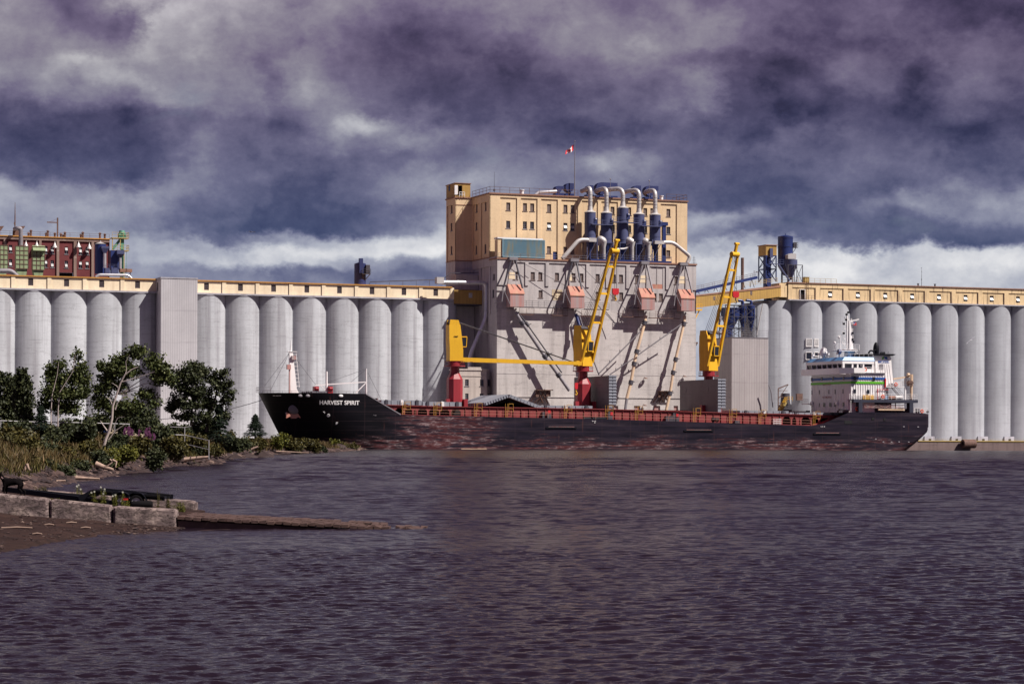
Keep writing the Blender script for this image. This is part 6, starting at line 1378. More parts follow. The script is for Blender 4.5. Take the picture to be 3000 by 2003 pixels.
# ---------------------------------------------------------------- deck cranes
def vec(az):            # world azimuth from the camera's back, clockwise to the right -> dock frame (s,d)
    x, y = math.sin(az), -math.cos(az); return Vector((x*ct+y*st, -x*st+y*ct, 0))
def crane(px, yflange, yhtop, yhbot, az, jib, lab, k):
    c = W(SC, px, yflange); cs = Vector((c[0],SC,0)); zfl = c[2]; zh0 = W(SC,px,yhbot)[2]; zh1 = W(SC,px,yhtop)[2]
    f = vec(az); h = Vector((-f.y,f.x,0)); zb_ = ctz(c[0])-2.6
    pt = lambda a,b,z: tuple(cs+f*a+h*b+Vector((0,0,z)))
    rect = lambda a0,a1,b,z,b2=None: [pt(a0,-b,z),pt(a1,-b,z),pt(a1,b if b2 is None else b2,z),pt(a0,b if b2 is None else b2,z)]
    m = MB(); m.loft([rect(-1.62,1.62,1.62,zh0),rect(-1.62,1.62,1.62,zh0+2.5),rect(-1.75,1.35,1.62,zh0+5),rect(-1.75,.95,1.5,zh1-1.2)])
    # cheeks carrying the top sheaves
    for e in (-1.5,1.2): m.loft([[pt(-1.7,e,zh1-1.4),pt(.9,e,zh1-1.4),pt(.9,e+.3,zh1-1.4),pt(-1.7,e+.3,zh1-1.4)],[pt(-1.5,e,zh1),pt(.5,e,zh1-.1),pt(.5,e+.3,zh1-.1),pt(-1.5,e+.3,zh1)]])
    crn = build(m,'deck_crane','yellow',ship,label=lab)
    recalc(crn)
    m = MB(); m.tube([pt(-.9,-1.15,zh1-.5),pt(-.9,1.15,zh1-.5)],.55,16); m.tube([pt(.1,-1.15,zh1-.7),pt(.1,1.15,zh1-.7)],.4,16); build(m,'sheave','dsteel',crn)
    # pedestal: square foot, faceted neck, ring and gallery
    m = MB(); sq = lambda a,z: [(c[0]-a,SC-a,z),(c[0]+a,SC-a,z),(c[0]+a,SC+a,z),(c[0]-a,SC+a,z)]
    zn = zfl-.2
    def oct_(r_,z,sqr): return [(c[0]+(r_*math.cos(t) if not sqr else max(-r_,min(r_,1.3*r_*math.cos(t)))), SC+(r_*math.sin(t) if not sqr else max(-r_,min(r_,1.3*r_*math.sin(t)))), z) for t in [math.pi/8+math.pi/4*q for q in range(8)]]
    m.loft([oct_(1.72,zb_,True),oct_(1.72,zn-2.9,True),oct_(1.12,zn-1.4,False),oct_(1.12,zn,False)],True,False)
    m.cyl((c[0],SC),1.5,1.5,zn,zh0-.02,32)
    for e in (-1.0,1.0):
        a = c[0]+e*2.2; m.box(a-.45,a+.45,SC-1.9,SC-.6,zb_,zb_+4.6)
    build(m,'pedestal','cred',crn)
    m = MB(); m.cyl((c[0],SC),2.5,2.5,zfl-.12,zfl+.08,24)
    n = 12; ps = [(c[0]+2.4*math.cos(2*math.pi*q/n),SC+2.4*math.sin(2*math.pi*q/n),zfl+.08) for q in range(n+1)]; m.rail(ps,1.05,.035,1.4); build(m,'service_gallery','cred',crn)
    # cab
    m = MB(); b0 = 0.45; cz0 = zh0+3.0+(.6 if k else .4)
    s_ = 1.0 if k == 0 else 0
    cab = [pt(1.4,-.8,cz0),pt(2.6,-.8,cz0),pt(2.6,.8,cz0),pt(1.4,.8,cz0)]; cab2 = [pt(1.2,-.8,cz0+2.3),pt(2.75,-.8,cz0+2.3),pt(2.75,.8,cz0+2.3),pt(1.2,.8,cz0+2.3)]
    for a,b in zip(cab,cab2): m.beam(a,b,.14)
    for r_ in (cab,cab2):
        for a,b in zip(r_,r_[1:]+r_[:1]): m.beam(a,b,.16)
    m.add(cab2+[tuple(Vector(q)+Vector((0,0,.15))) for q in cab2],((0,1,2,3),(4,5,6,7),(0,1,5,4),(1,2,6,5),(2,3,7,6),(3,0,4,7)))
    build(m,'cab_frame','yellow',crn)
    m = MB(); ins = lambda L,g: [tuple(Vector(q)*.97+Vector(((sum(v[0] for v in L)/4),(sum(v[1] for v in L)/4),(sum(v[2] for v in L)/4)))*.03) for q in L]
    m.loft([ins(cab,0),ins(cab2,0)]); build(m,'cab_glass','glass',crn)
    # jib: two box legs with cross beams, tapering to the head
    (fx,fy),(tx,ty),sep0,sep1,(tipx,tipy) = jib
    foot = Vector(pt(1.2,0,W(SC,px,fy)[2]))
    # luff angle from the wanted height and reach
    reach = jibreach[k]; tip_z = W(SC,px,ty)[2]
    if k:                    # outreach that puts the head over its place
        lo_, hi_ = 2.0, 26.0
        for _ in range(40):
            reach = (lo_+hi_)/2; T = cs+f*(1.2+reach); X_, Y_w = y2w(T)[:2]
            if CX+F*X_/Y_w < tx+ROLL*(ty-CY)*-1 : lo_ = reach
            else: hi_ = reach
        print('crane reach', k, reach)
    T = cs+f*(1.2+reach)+Vector((0,0,0)); D_ = T.y
    # true height for a head at that depth
    z_t = W(D_,tx,ty)[2]; T.z = z_t
    m = MB(); bars = 4
    up_ = Vector((0,0,1)).lerp(f*-1,0.5)
    for e in (-1,1):
        m.beam(foot+h*e*sep0/2, T+h*e*sep1/2, .58, .7 if k else .95, tuple(h.cross((T-foot).normalized())), .5, .55 if k else .8)
    for q in (.10,.36,.62,.86) if k else (.12,.35,.55,.75,.93):
        a = foot.lerp(T,q); sp_ = sep0+(sep1-sep0)*q; m.beam(a-h*sp_/2,a+h*sp_/2,.4,.5)
    t = (T-foot).normalized()
    m.tube([tuple(T-h*sep1*.55),tuple(T+h*sep1*.55)],.62,14)
    if k: m.beam(T,T+t*2.6+Vector((0,0,.0)),.6,.6); m.tube([tuple(T+t*2.6-h*.7),tuple(T+t*2.6+h*.7)],.32,10)
    else: m.beam(T-t*.2,T+t*1.0,.8,.9)
    j = build(m,'jib','yellow',crn)
    # ropes
    m = MB()
    for e in (-.9,-.3,.3,.9): m.tube([pt(-.4,e,zh1-.2),tuple(T+h*e*.7)],.055,4)
    if k:
        H = T+t*1.2
        hk = hooks[k]; hz = W(H.y,hk[0],hk[1])[2]
        for e in (-.35,.35): m.tube([tuple(H+h*e),(H.x+h.x*e,H.y+h.y*e,hz)],.05,4)
    else:
        H = T-t*.3; hz = W(H.y,hooks[0][0],hooks[0][1])[2]; m.tube([tuple(H),(H.x,H.y,hz)],.05,4)
    build(m,'hoist_ropes','dsteel',crn)
    m = MB(); w_ = .8 if k else .38
    m.prism([(H.x-w_*.6,hz-1.5),(H.x+w_*.6,hz-1.5),(H.x+w_,hz-1.1),(H.x+w_,hz),(H.x-w_,hz),(H.x-w_,hz-1.1)],H.y-.3,H.y+.3); build(m,'hook_block','red',crn)
    m = MB(); m.tube([(H.x,H.y,hz-1.5),(H.x,H.y,hz-2.1),(H.x+.3,H.y,hz-2.5),(H.x+.1,H.y,hz-2.9),(H.x-.3,H.y,hz-2.7)],[.12,.14,.14,.12,.06],8); build(m,'hook','ylad' if k<2 else 'dsteel',crn)
    return crn, pt, zh0, zh1
jibreach = [29.2, 12.0, 12.0]; hooks = [(1677.5,1121),(1798,845),(2151.5,854)]
c1,pt1,zh0,zh1 = crane(1332,1072,937,1058,R(107),((1336,1053),(1677,1064),2.6,1.6,(1680,1066)),'yellow crane with its jib lowered level, nearest the bow',0)
text_mb = MB(); 
# maker's letters on the housing side facing the water
h_ = -Vector((-vec(R(107)).y,vec(R(107)).x,0)); fv = vec(R(107))
cu = bpy.data.curves.new('t','FONT'); cu.body = 'NMF'; cu.offset = .02; cu.shear = .3; ob_ = bpy.data.objects.new('t',cu); COL.objects.link(ob_); bpy.context.view_layer.update()
me_ = bpy.data.meshes.new_from_object(ob_.evaluated_get(bpy.context.evaluated_depsgraph_get()))
ax = min(v.co.x for v in me_.vertices); bx_ = max(v.co.x for v in me_.vertices)
cc_ = Vector(pt1(-.75,0,zh0+(zh1-zh0)*.57)); side = Vector((-fv.y,fv.x,0)); side = side if side.y < 0 else -side
text_mb.add([tuple(cc_+side*1.66+fv*((v.co.x-ax)/(bx_-ax))*1.15+Vector((0,0,v.co.y*.55))) for v in me_.vertices],[tuple(p.vertices) for p in me_.polygons])
bpy.data.objects.remove(ob_); build(text_mb,'crane_lettering','black',c1)
crane(1708,1087,953,1073,R(42),((1714,1062),(1796,735),3.7,2.2,(1803,703)),'yellow crane with raised jib, in front of the elevator',1)
crane(2076,1101,968,1086,R(42),((2080,1072),(2149,745),3.7,2.2,(2157,710)),'yellow crane with raised jib beside the ribbed shed, nearest the stern',2)
# ---------------------------------------------------------------- superstructure
ND = SN+.6; FD = SN+BM-.6
sA = P(ND,K,800,1000)[0]; sB = P(ND,K,1257,1000)[0]
z_pl = P(ND,K,1200,1245)[2]          # aft platform level
z_top = P(ND,K,1000,885)[2]          # top of the striped block
z_bot = zdk
m = MB(); m.box(sA,sB,ND,FD,z_pl,z_top); n = 14
for k in range(n+1):
    s = sA+(sB-sA)*k/n; m.box(s-.04,s+.04,ND-.13,ND,z_pl,z_top)
n2 = 26
for k in range(n2):
    d = ND+(FD-ND)*k/n2; m.box(sA-.1,sA,d-.04,d+.04,z_bot,z_top-.6)
m.box(sA,sB-2,ND+1.6,FD,z_bot,z_pl)
sup = build(m,'accommodation_block','white',ship)
def band(y0,y1,mat,name):
    z0 = P(ND,K,1150,y1)[2]; z1 = P(ND,K,1150,y0)[2]
    m = MB(); m.box(sA-.16,sB+.02,ND-.18,ND-.13,z0,z1); m.box(sA-.16,sA-.1,ND-.18,FD,z0,z1); return build(m,name,mat,sup)
band(946,976,'sblue','blue_stripe'); band(1004,1034,'sgreen','green_stripe')
# windows of the block
for x,y in ((265,975),(402,968),(557,963),(697,958),(850,952)):
    p = WS(sA-.2,*K(x,y)) if x < 800 else None
    if p: m = MB(); m.box(sA-.24,sA-.17,p[1]-.35,p[1]+.35,p[2]-.45,p[2]+.45); build(m,'porthole','glass',sup)
for x,y in ((270,1152),(373,1147),(499,1142),(584,1139),(690,1135)):
    p = WS(sA-.1,*K(x,y)); m = MB(); m.box(sA-.16,sA-.1,p[1]-.16,p[1]+.16,p[2]-.55,p[2]+.55); build(m,'porthole','glass',sup)
for x,y,w_ in ((436,1318,.5),(520,1315,.5),(578,1314,.35),(695,1309,.35),(373,1320,.15)):
    p = WS(sA-.1,*K(x,y)); m = MB(); m.box(sA-.16,sA-.1,p[1]-w_,p[1]+w_,p[2]-.5,p[2]+.5); build(m,'porthole','glass',sup)
for x,y in ((1107,968),(850,955),(850,1133),(1030,1140)):
    p = P(ND-.2,K,x,y); m = MB(); m.box(p[0]-.35,p[0]+.35,ND-.24,ND-.185,p[2]-.5,p[2]+.5); build(m,'porthole','glass',sup)
for x,y in ((278,1298),(612,1288)):
    p = WS(sA-.1,*K(x,y)); m = MB(); m.box(sA-.5,sA-.1,p[1]-.6,p[1]+.6,p[2]-.5,p[2]+.4); build(m,'wall_locker','white',sup)
def front_text(body,x0,x1,y0,y1,mat,name,off=.01):
    cu = bpy.data.curves.new('t','FONT'); cu.body = body; cu.offset = off; ob = bpy.data.objects.new('t',cu); COL.objects.link(ob); bpy.context.view_layer.update()
    me = bpy.data.meshes.new_from_object(ob.evaluated_get(bpy.context.evaluated_depsgraph_get())); vs = [v.co.copy() for v in me.vertices]
    ax,bx = min(v.x for v in vs),max(v.x for v in vs); ay,by = min(v.y for v in vs),max(v.y for v in vs)
    p = WS(sA-.2,*K(x0,y1)); q = WS(sA-.2,*K(x1,y1)); t_ = WS(sA-.2,*K(x0,y0))
    m = MB(); m.add([(sA-.2,p[1]+(v.x-ax)/(bx-ax)*(q[1]-p[1]),p[2]+(v.y-ay)/(by-ay)*(t_[2]-p[2])) for v in vs],[tuple(f.vertices) for f in me.polygons])
    bpy.data.objects.remove(ob); bpy.data.meshes.remove(me); build(m,name,mat,sup)
front_text('SAFETY FIRST',415,530,1036,1057,'cred','safety_lettering'); front_text('NO SMOKING',412,536,1202,1229,'cred','smoking_lettering')
# wheelhouse
WN = P(SC,K,690,800); s_w0 = WS(W(SN+1.8,*K(692,780))[0],*K(692,780))[0]; wn_d = SN+1.8
s_w1 = W(wn_d,*K(1108,780))[0]; wd_far = WS(s_w0,*K(205,800))[1]
zw0 = W(wn_d,*K(900,835))[2]; zwin0 = W(wn_d,*K(750,826))[2]; zwin1 = W(wn_d,*K(750,760))[2]; zfa0 = W(wn_d,*K(900,722))[2]; zfa1 = W(wn_d,*K(900,672))[2]
m = MB(); m.box(s_w0,s_w1,wn_d,wd_far,z_top,zwin0-.02); m.box(s_w0-.25,s_w1,wn_d-.1,wd_far+.1,zwin1,zfa0)
m.box(s_w0+.35,s_w1-.2,wn_d+.3,wd_far-.3,zwin0-.02,zwin1)
nm = 7
for k in range(nm+1): d = wn_d+(wd_far-wn_d)*k/nm; m.box(s_w0-.15,s_w0+.35,d-.14,d+.14,zwin0-.02,zwin1)
for x in (692,820,890,968,1095): s = W(wn_d,*K(x,800))[0]; m.box(s-.2,s+.2,wn_d,wn_d+.3,zwin0-.02,zwin1)
wh_ = build(m,'wheelhouse','white',ship)
m = MB()
for k in range(nm): d0_ = wn_d+(wd_far-wn_d)*k/nm+.14; d1_ = wn_d+(wd_far-wn_d)*(k+1)/nm-.14; m.add([(s_w0+.3,d0_,zwin0),(s_w0+.3,d1_,zwin0),(s_w0-.1,d1_,zwin1),(s_w0-.1,d0_,zwin1)],((0,1,2,3),))
for x0,x1 in ((703,812),(835,884),(897,960),(977,1088)): a = W(wn_d,*K(x0,800))[0]; b = W(wn_d,*K(x1,800))[0]; m.quad((a,wn_d+.25,zwin0),(b,wn_d+.25,zwin0),(b,wn_d+.05,zwin1),(a,wn_d+.05,zwin1))
build(m,'wheelhouse_windows','glass',wh_)
m = MB(); e = .9
m.loft([[(s_w0-.35,wn_d-.2,zfa0),(s_w1+.1,wn_d-.2,zfa0),(s_w1+.1,wd_far+.2,zfa0),(s_w0-.35,wd_far+.2,zfa0)],[(s_w0+.6,wn_d+.35,zfa1),(s_w1+.1,wn_d+.35,zfa1),(s_w1+.1,wd_far-.6,zfa1),(s_w0+.6,wd_far-.6,zfa1)]]); recalc(build(m,'roof_fascia','fblue',wh_))
# bridge deck and wings
zbd = P(SN,K,900,885)[2]; zbw = P(SN-1.0,K,900,818)[2]
m = MB(); s_b0 = s_w0-1.5; wing_d = SN-1.4; s_n0 = P(wing_d,K,838,850)[0]; s_n1 = P(wing_d,K,985,850)[0]
far_d = WS(s_b0,*K(125,900))[1]
m.box(s_b0,s_n0+1,SN+1,far_d,zbd-.3,zbd); m.box(s_b0,s_b0+.15,SN+1,far_d,zbd,zbw)
m.box(s_n0,s_n1,wing_d,ND,zbd-.15,zbd); m.box(s_n0,s_n1,wing_d,wing_d+.12,zbd-.15,zbw); m.box(s_n0,s_n0+.12,wing_d,SN+1,zbd-.15,zbw)
m.add([(s_b0,SN+1,zbd-.3),(s_n0,wing_d,zbd-.15),(s_n0,wing_d,zbw),(s_b0,SN+1,zbw)],((0,1,2,3),))
m.prism([(s_n0,zbd-.16),(s_n1,zbd-.16),(s_n1-.8,zbd-.9),(s_n0+.8,zbd-.8)],ND-.5,ND-.1)
build(m,'bridge_wing','white',ship)
m = MB(); m.rail([(s_n1,SN+.1,z_top),(sB-.1,SN+.1,z_top)],1.35,.05,1.4,(.33,.66)); m.box(s_n1,sB,ND-.5,ND+3,z_top,z_top+.12); m.rail([(s_w0+1,wn_d+.5,zfa1),(s_w1,wn_d+.5,zfa1)],.8,.03,1.3,()); build(m,'bridge_railing','wsteel',ship)
# person on the near wing
pp = P(wing_d+.6,K,933,800)
# monkey island: mast, dome, scanners
zr_ = zfa1; MDm = SC-.5
def mp_(x,y): return W(MDm,*K(x,y))
b0_,b1_ = mp_(725,575),mp_(835,575)
m = MB(); m.box(b0_[0]-1.2,b1_[0]+.2,MDm-1.5,MDm+1.5,b0_[2]-.15,b0_[2]+.15); m.box(mp_(735,600)[0],mp_(830,600)[0],MDm-1,MDm+1,zr_,b0_[2]-.15)
t0_,t1_ = mp_(768,180),mp_(783,180); m.loft([[(mp_(762,575)[0],MDm-.7,b0_[2]),(mp_(815,575)[0],MDm-.7,b0_[2]),(mp_(815,575)[0],MDm+.7,b0_[2]),(mp_(762,575)[0],MDm+.7,b0_[2])],[(t0_[0],MDm-.3,t0_[2]),(t1_[0],MDm-.3,t1_[2]),(t1_[0],MDm+.3,t1_[2]),(t0_[0],MDm+.3,t0_[2])]])
pA,pB = mp_(745,575),mp_(750,60); m.tube([pA,(pA[0],pA[1],mp_(745,150)[2]),(pA[0],pA[1],pB[2])],[.28,.22,.06],10)
mast = build(m,'main_mast','white',ship)
m = MB()
for y,x0,x1 in ((165,715,790),(225,688,830),(295,702,830),(355,685,830),(432,702,835),(490,685,830)): m.beam(mp_(x0,y),mp_(x1,y),.1); q=mp_(x0,y); m.beam(q,(q[0],q[1],q[2]+.6),.12); m.beam((q[0]+.5,q[1],q[2]-.5),(q[0]+.5,q[1],q[2]+.5),.07)
a,b = mp_(812,470),mp_(800,150); m.beam(a,b,.09); m.beam(mp_(832,470),mp_(808,150),.09)
build(m,'mast_yards','wsteel',mast)
m = MB(); m.beam(mp_(780,190),mp_(905,162),.28,.28); m.beam(mp_(780,190),mp_(880,182),.15); m.box(mp_(795,200)[0],mp_(812,200)[0],MDm-.3,MDm+.3,mp_(800,210)[2],mp_(800,186)[2]); build(m,'radar_scanner','wsteel',mast)
m = MB()
for x,y in ((750,70),(690,225),(688,352),(805,350),(805,435),(815,465),(720,170),(725,100)): q = mp_(x,y); m.box(q[0]-.22,q[0]+.22,MDm-.7,MDm-.3,q[2]-.25,q[2]+.25)
build(m,'mast_lamps','black',mast)
m = MB(); a = mp_(818,200); b = mp_(860,238); n=5
for k in range(n): s0_=a[0]+(b[0]-a[0])*k/n; s1_=a[0]+(b[0]-a[0])*(k+1)/n; m.add([(s0_,MDm-.4+.1*math.sin(k),a[2]-.2*k/n),(s1_,MDm-.4+.1*math.sin(k+1),a[2]-.2*(k+1)/n),(s1_,MDm-.4+.1*math.sin(k+1),b[2]-.2*(k+1)/n),(s0_,MDm-.4+.1*math.sin(k),b[2]-.2*k/n)],((0,1,2,3),))
fl_ = build(m,'courtesy_flag','wsteel',mast)
m = MB(); m.box(a[0],(a[0]+b[0])/2,MDm-.55,MDm-.53,(a[2]+b[2])/2,a[2]-.05); build(m,'flag_canton','sblue',fl_)
m = MB()
for k in range(4): z = a[2]-.1-(a[2]-b[2])*k/4; m.box(a[0]+(0 if k>1 else (b[0]-a[0])/2),b[0],MDm-.56,MDm-.54,z-.2,z-.08)
build(m,'flag_stripes','red',fl_)
m = MB(); m.rail([(mp_(555,600)[0],MDm-2,b0_[2]-.2),(mp_(860,600)[0],MDm-2,b0_[2]-.2)],1.5,.05,1.3,(.33,.66)); m.box(mp_(555,600)[0],mp_(840,600)[0],MDm-2.1,MDm+2,b0_[2]-.4,b0_[2]-.25)
for x in (565,830): q=mp_(x,600); m.beam((q[0],MDm-1.8,zr_),(q[0],MDm-1.8,b0_[2]-.3),.2)
q=mp_(628,450); m.tube([(q[0],MDm-1,b0_[2]),(q[0],MDm-1,mp_(628,385)[2])],.13,8); m.ball(mp_(638,408),.38,10,7); q=mp_(580,480); m.tube([(q[0],MDm,b0_[2]),q],.09,8); m.ball(q,.38,10,7); m.beam(mp_(615,385),mp_(690,365),.08); q=mp_(866,612); m.tube([(q[0],MDm,zr_),q],.08,6); m.ball(q,.26,10,7); build(m,'flying_bridge','white',ship)
q = WS(s_w0+1.5,*K(432,620)); rd_ = 1.05; m = MB(); m.tube([(q[0],q[1],zr_),(q[0],q[1],q[2])],.35,10); zc_ = WS(s_w0+1.5,*K(432,600))[2]; m.cyl((q[0],q[1]),rd_*.85,rd_,zc_-1.1,zc_-.4,24); rings=[[(q[0]+rd_*math.cos(t)*math.cos(2*math.pi*k/24),q[1]+rd_*math.cos(t)*math.sin(2*math.pi*k/24),zc_-.4+1.5*math.sin(t)) for k in range(24)] for t in [i*math.pi/18 for i in range(9)]]; m.loft(rings,True,True); build(m,'satellite_dome','wsteel',ship)
q = WS(s_w0+1,*K(640,600)); m = MB(); m.tube([(q[0]-.35,q[1],q[2]),(q[0]+.35,q[1],q[2])],.62,18); m.tube([(q[0],q[1],zr_),(q[0],q[1],q[2])],.12,8); build(m,'searchlight','lblue',ship)
for x,y in ((282,655),(370,640),(490,640),(620,632)):
    q = WS(s_w0+.8,*K(x,y)); m = MB(); m.box(q[0]-.2,q[0]+.2,q[1]-.4,q[1]+.4,q[2]-.1,q[2]+.4); m.beam((q[0],q[1],zr_-.3),(q[0],q[1],q[2]),.12); build(m,'floodlight','wsteel',ship)
# funnel
FNn = SN+3.5
def fp_(x,y): return W(FNn,*N5(x,y))
f0,f1 = fp_(482,372),fp_(770,375); g0,g1 = fp_(535,840),fp_(825,840)
zg = g0[2]-1.0
m = MB(); m.loft([[(g0[0],FNn,zg),(g1[0]+.1,FNn,zg),(g1[0]+.1,FNn+7,zg),(g0[0],FNn+7,zg)],[(g0[0]-.5,FNn,fp_(540,420)[2]),(f1[0]+.3,FNn,fp_(540,420)[2]),(f1[0]+.3,FNn+7,fp_(540,420)[2]),(g0[0]-.5,FNn+7,fp_(540,420)[2])],[(f0[0],FNn,f0[2]),(f1[0],FNn,f1[2]),(f1[0],FNn+7,f1[2]),(f0[0],FNn+7,f0[2])]])
for k in range(6):
    u = (k+.5)/6; a = (g0[0]+(g1[0]-g0[0])*u,FNn-.05,zg); b = (f0[0]+1.0+(f1[0]-f0[0]-1.0)*u,FNn-.05,fp_(540,520)[2]); m.beam(a,b,.08,.14)
fun = build(m,'funnel','white',ship); recalc(fun)
m = MB(); k0,k1 = fp_(310,350),fp_(850,350); ze = fp_(500,338)[2]; m.prism([(k0[0],k0[2]),(f0[0]-.2,f0[2]-.02),(f1[0]+.3,f1[2]-.02),(k1[0],k1[2]),(k1[0]-.6,ze),(k0[0]+.4,ze)],FNn-.8,FNn+8); build(m,'funnel_cap','black',fun)
m = MB()
q = fp_(575,270); rr=[]; m.ball((q[0],FNn+1.5,q[2]),(.75,.8,2.0),14,9); m.tube([fp_(485,340),fp_(482,290),fp_(500,270),fp_(520,272)],.13,7); m.tube(arc(fp_(440,335),0,math.pi,.75,(1,0,0),(0,0,1)),.22,8); m.tube([fp_(600,338),fp_(635,320)],.3,8); m.tube([fp_(640,338),fp_(672,318)],.3,8); m.tube([fp_(733,335),fp_(735,312),fp_(748,308)],.06,6); m.tube([fp_(345,345),fp_(345,352)],.4,8); build(m,'exhaust_pipes','black',fun)
a = fp_(580,520); b = fp_(648,612); m = MB()
for k in range(10): z = b[2]+(a[2]-b[2])*(k+.5)/10; m.box(a[0],b[0],FNn-.12,FNn-.03,z-.05,z+.06)
build(m,'funnel_louvre','steel',fun)
m = MB(); text_mesh(m,'MCKEIL',FNn,N5,560,460,755,502,.1,.015); build(m,'company_name','sblue',fun)
def poly_(pts,mat,name): m = MB(); m.add([tuple(Vector(fp_(*p))+Vector((0,-.09,0))) for p in pts],[tuple(range(len(pts)))]); build(m,name,mat,fun)
poly_([(622,437),(625,412),(640,394),(655,390),(660,400),(655,425),(640,437)],'sgreen','emblem_leaf'); poly_([(660,392),(712,390),(728,437),(690,437),(672,420)],'sblue','emblem_wave')
# aft decks, platform, pillars, gangway
z_p = z_pl
s_p0 = P(SN+.1,K,835,1260)[0]; s_p1 = P(SN+.1,K,1703,1270)[0]
m = MB(); m.box(s_p0,s_p1,SN+.1,FD,z_p-.75,z_p)
for x0,x1 in ((905,955),(1592,1640)):
    a = P(SN+.1,K,x0,1350)[0]; b = P(SN+.1,K,x1,1350)[0]; m.box(a,b,SN+.12,SN+1.6,zpd-.2,z_p-.751); m.box(a,b,FD-1.6,FD,zpd-.2,z_p-.751)
build(m,'boat_deck','navyhull',ship)
m = MB(); m.rail([(P(SN+.1,K,780,1240)[0],SN+.2,z_p),(s_p1-.1,SN+.2,z_p),(s_p1-.1,FD,z_p)],1.35,.04,1.5,(.33,.66)); build(m,'boat_deck_railing','wsteel',ship)
s_d1 = P(SN+3,K,1540,1090)[0]; z_c = P(SN+3,K,1400,1075)[2]
m = MB(); m.box(sB-.2,s_d1,SN+2.5,FD-1,z_c-.12,z_c); m.rail([(sB+.3,SN+2.6,z_c),(s_d1,SN+2.6,z_c),(s_d1,FD-1,z_c)],1.35,.04,1.2,(.33,.66)); q = P(SN+2.7,K,1533,1160); m.box(q[0]-.18,q[0]+.18,SN+2.6,SN+2.9,z_p,z_c-.121); m.box(sB,sB+4,SN+6,FD-2,z_p,z_c-.121); build(m,'funnel_deck','white',ship)
A = P(SN+2,K,1370,1085); B = P(SN+2,K,1500,1240); m = MB()
for e in (0,.9):
    m.beam((A[0],SN+2+e,A[2]),(B[0],SN+2+e,B[2]),.16); m.beam((A[0]+.3,SN+2+e,A[2]+1),(B[0]+.3,SN+2+e,B[2]+1),.07)
for k in range(10): p = Vector(A).lerp(Vector(B),(k+.5)/10); m.box(p.x-.15,p.x+.15,SN+2,SN+2.9,p.z-.03,p.z+.03)
build(m,'companion_ladder','steel',ship)
# provision crane
p0_ = P(SN+2.5,K,1612,1240); m = MB(); pz = P(SN+2.5,K,1612,905)[2]; m.tube([(p0_[0],SN+2.5,z_p),(p0_[0],SN+2.5,P(SN+2.5,K,1612,1040)[2]),(p0_[0],SN+2.5,pz-1.5)],[.34,.34,.28],14); m.box(p0_[0]-.1,p0_[0]+.35,SN+2.2,SN+2.8,pz-3,pz); pcr = build(m,'provision_crane','spout',ship)
m = MB(); m.beam(P(SN+2.5,K,1370,968),P(SN+2.5,K,1590,935),.3,.35); q = P(SN+2.5,K,1565,912); m.tube([(q[0]-.3,SN+2.2,q[2]),(q[0]+.3,SN+2.2,q[2])],.42,12); build(m,'crane_boom','spout',pcr)
a = P(SN+2.2,K,1520,985); b = P(SN+2.2,K,1575,1040); m = MB(); m.rail([(a[0],SN+2.2,b[2]),(b[0],SN+2.2,b[2])],1.3,.05,.5,(.33,.66)); m.box(b[0],b[0]+1.1,SN+2,SN+2.9,b[2]-.4,a[2]-.1); m.box(b[0]-.2,b[0]+1.3,SN+1.9,SN+2,b[2]+.2,b[2]+.6); build(m,'crane_winch','rsteel',pcr)
# gangway stowed along the side
a = P(SN+.6,K,980,1310); b = P(SN+.6,K,1515,1360); m = MB(); H = a[2]-b[2]
m.box(a[0],b[0],SN+.5,SN+.6,a[2]-.12,a[2]); m.box(a[0],b[0],SN+.5,SN+.6,b[2],b[2]+.12); n = 34
for k in range(n): s = a[0]+(b[0]-a[0])*k/n; m.box(s-.035,s+.035,SN+.52,SN+.58,b[2]+.12,a[2]-.12)
for k in range(6): s = a[0]+(b[0]-a[0])*k/6; s2_ = a[0]+(b[0]-a[0])*(k+1)/6; m.beam((s,SN+.5,b[2] if k%2 else a[2]),(s2_,SN+.5,a[2] if k%2 else b[2]),.08)
build(m,'gangway','pinkw',ship)
a = P(SN+.4,K,1170,1385); b = P(SN+.4,K,1525,1392); m = MB(); m.box(a[0],b[0],SN+.4,SN+.9,b[2],a[2]+.25); build(m,'rescue_boom','spout',ship)
m = MB()
for k in range(14): s = P(SN+3,K,985+45*k,1400)[0]; hh = .5+1.1*random.random(); m.box(s-.4,s+.3,SN+2.5,SN+4,zpd,zpd+hh)
for k in range(8): s = P(SN+3,K,1060+60*k,1300)[0]; m.tube([(s,SN+6,zpd),(s,SN+6,z_p-.8)],.14,6)
build(m,'mooring_winch','dsteel',ship)
m = MB(); a = sB-1; m.box(sA+2,sB+6,SN+8,FD-1,zpd,z_p-.76); build(m,'after_house','steel',ship)
for c_,x,y,dp in ((K,990,840,SN-1.0),(K,1228,1205,SN+.1),(K,1405,1042,SN+2.5),(K,880,1370,SN+.9),(K,1757,1403,SN+.2)):
    q = P(dp-.1,c_,x,y); m = MB(); pth = [(q[0]+.36*math.cos(2*math.pi*k/14),dp-.1,q[2]+.36*math.sin(2*math.pi*k/14)) for k in range(15)]; m.tube(pth,.13,7,False); build(m,'lifebuoy','orange',ship)
m = MB(); a = P(SN+.35,K,962,1185); b = P(SN+.35,K,1108,1232); m.box(a[0],b[0],SN+.35,SN+.9,z_p,a[2]); build(m,'yellow_rack','ylad',ship)
for k in range(1): 
    q = P(SN+1,K,1270,1215); m = MB(); m.cyl((q[0],SN+1),.32,.32,z_p,z_p+1.0,12); build(m,'barrel','fblue',ship)
q = P(SN+1,K,1355,1225); m = MB(); m.tube([(q[0]-.8,SN+1,z_p+.45),(q[0]+.8,SN+1,z_p+.45)],.42,12); build(m,'raft_canister','rust',ship)
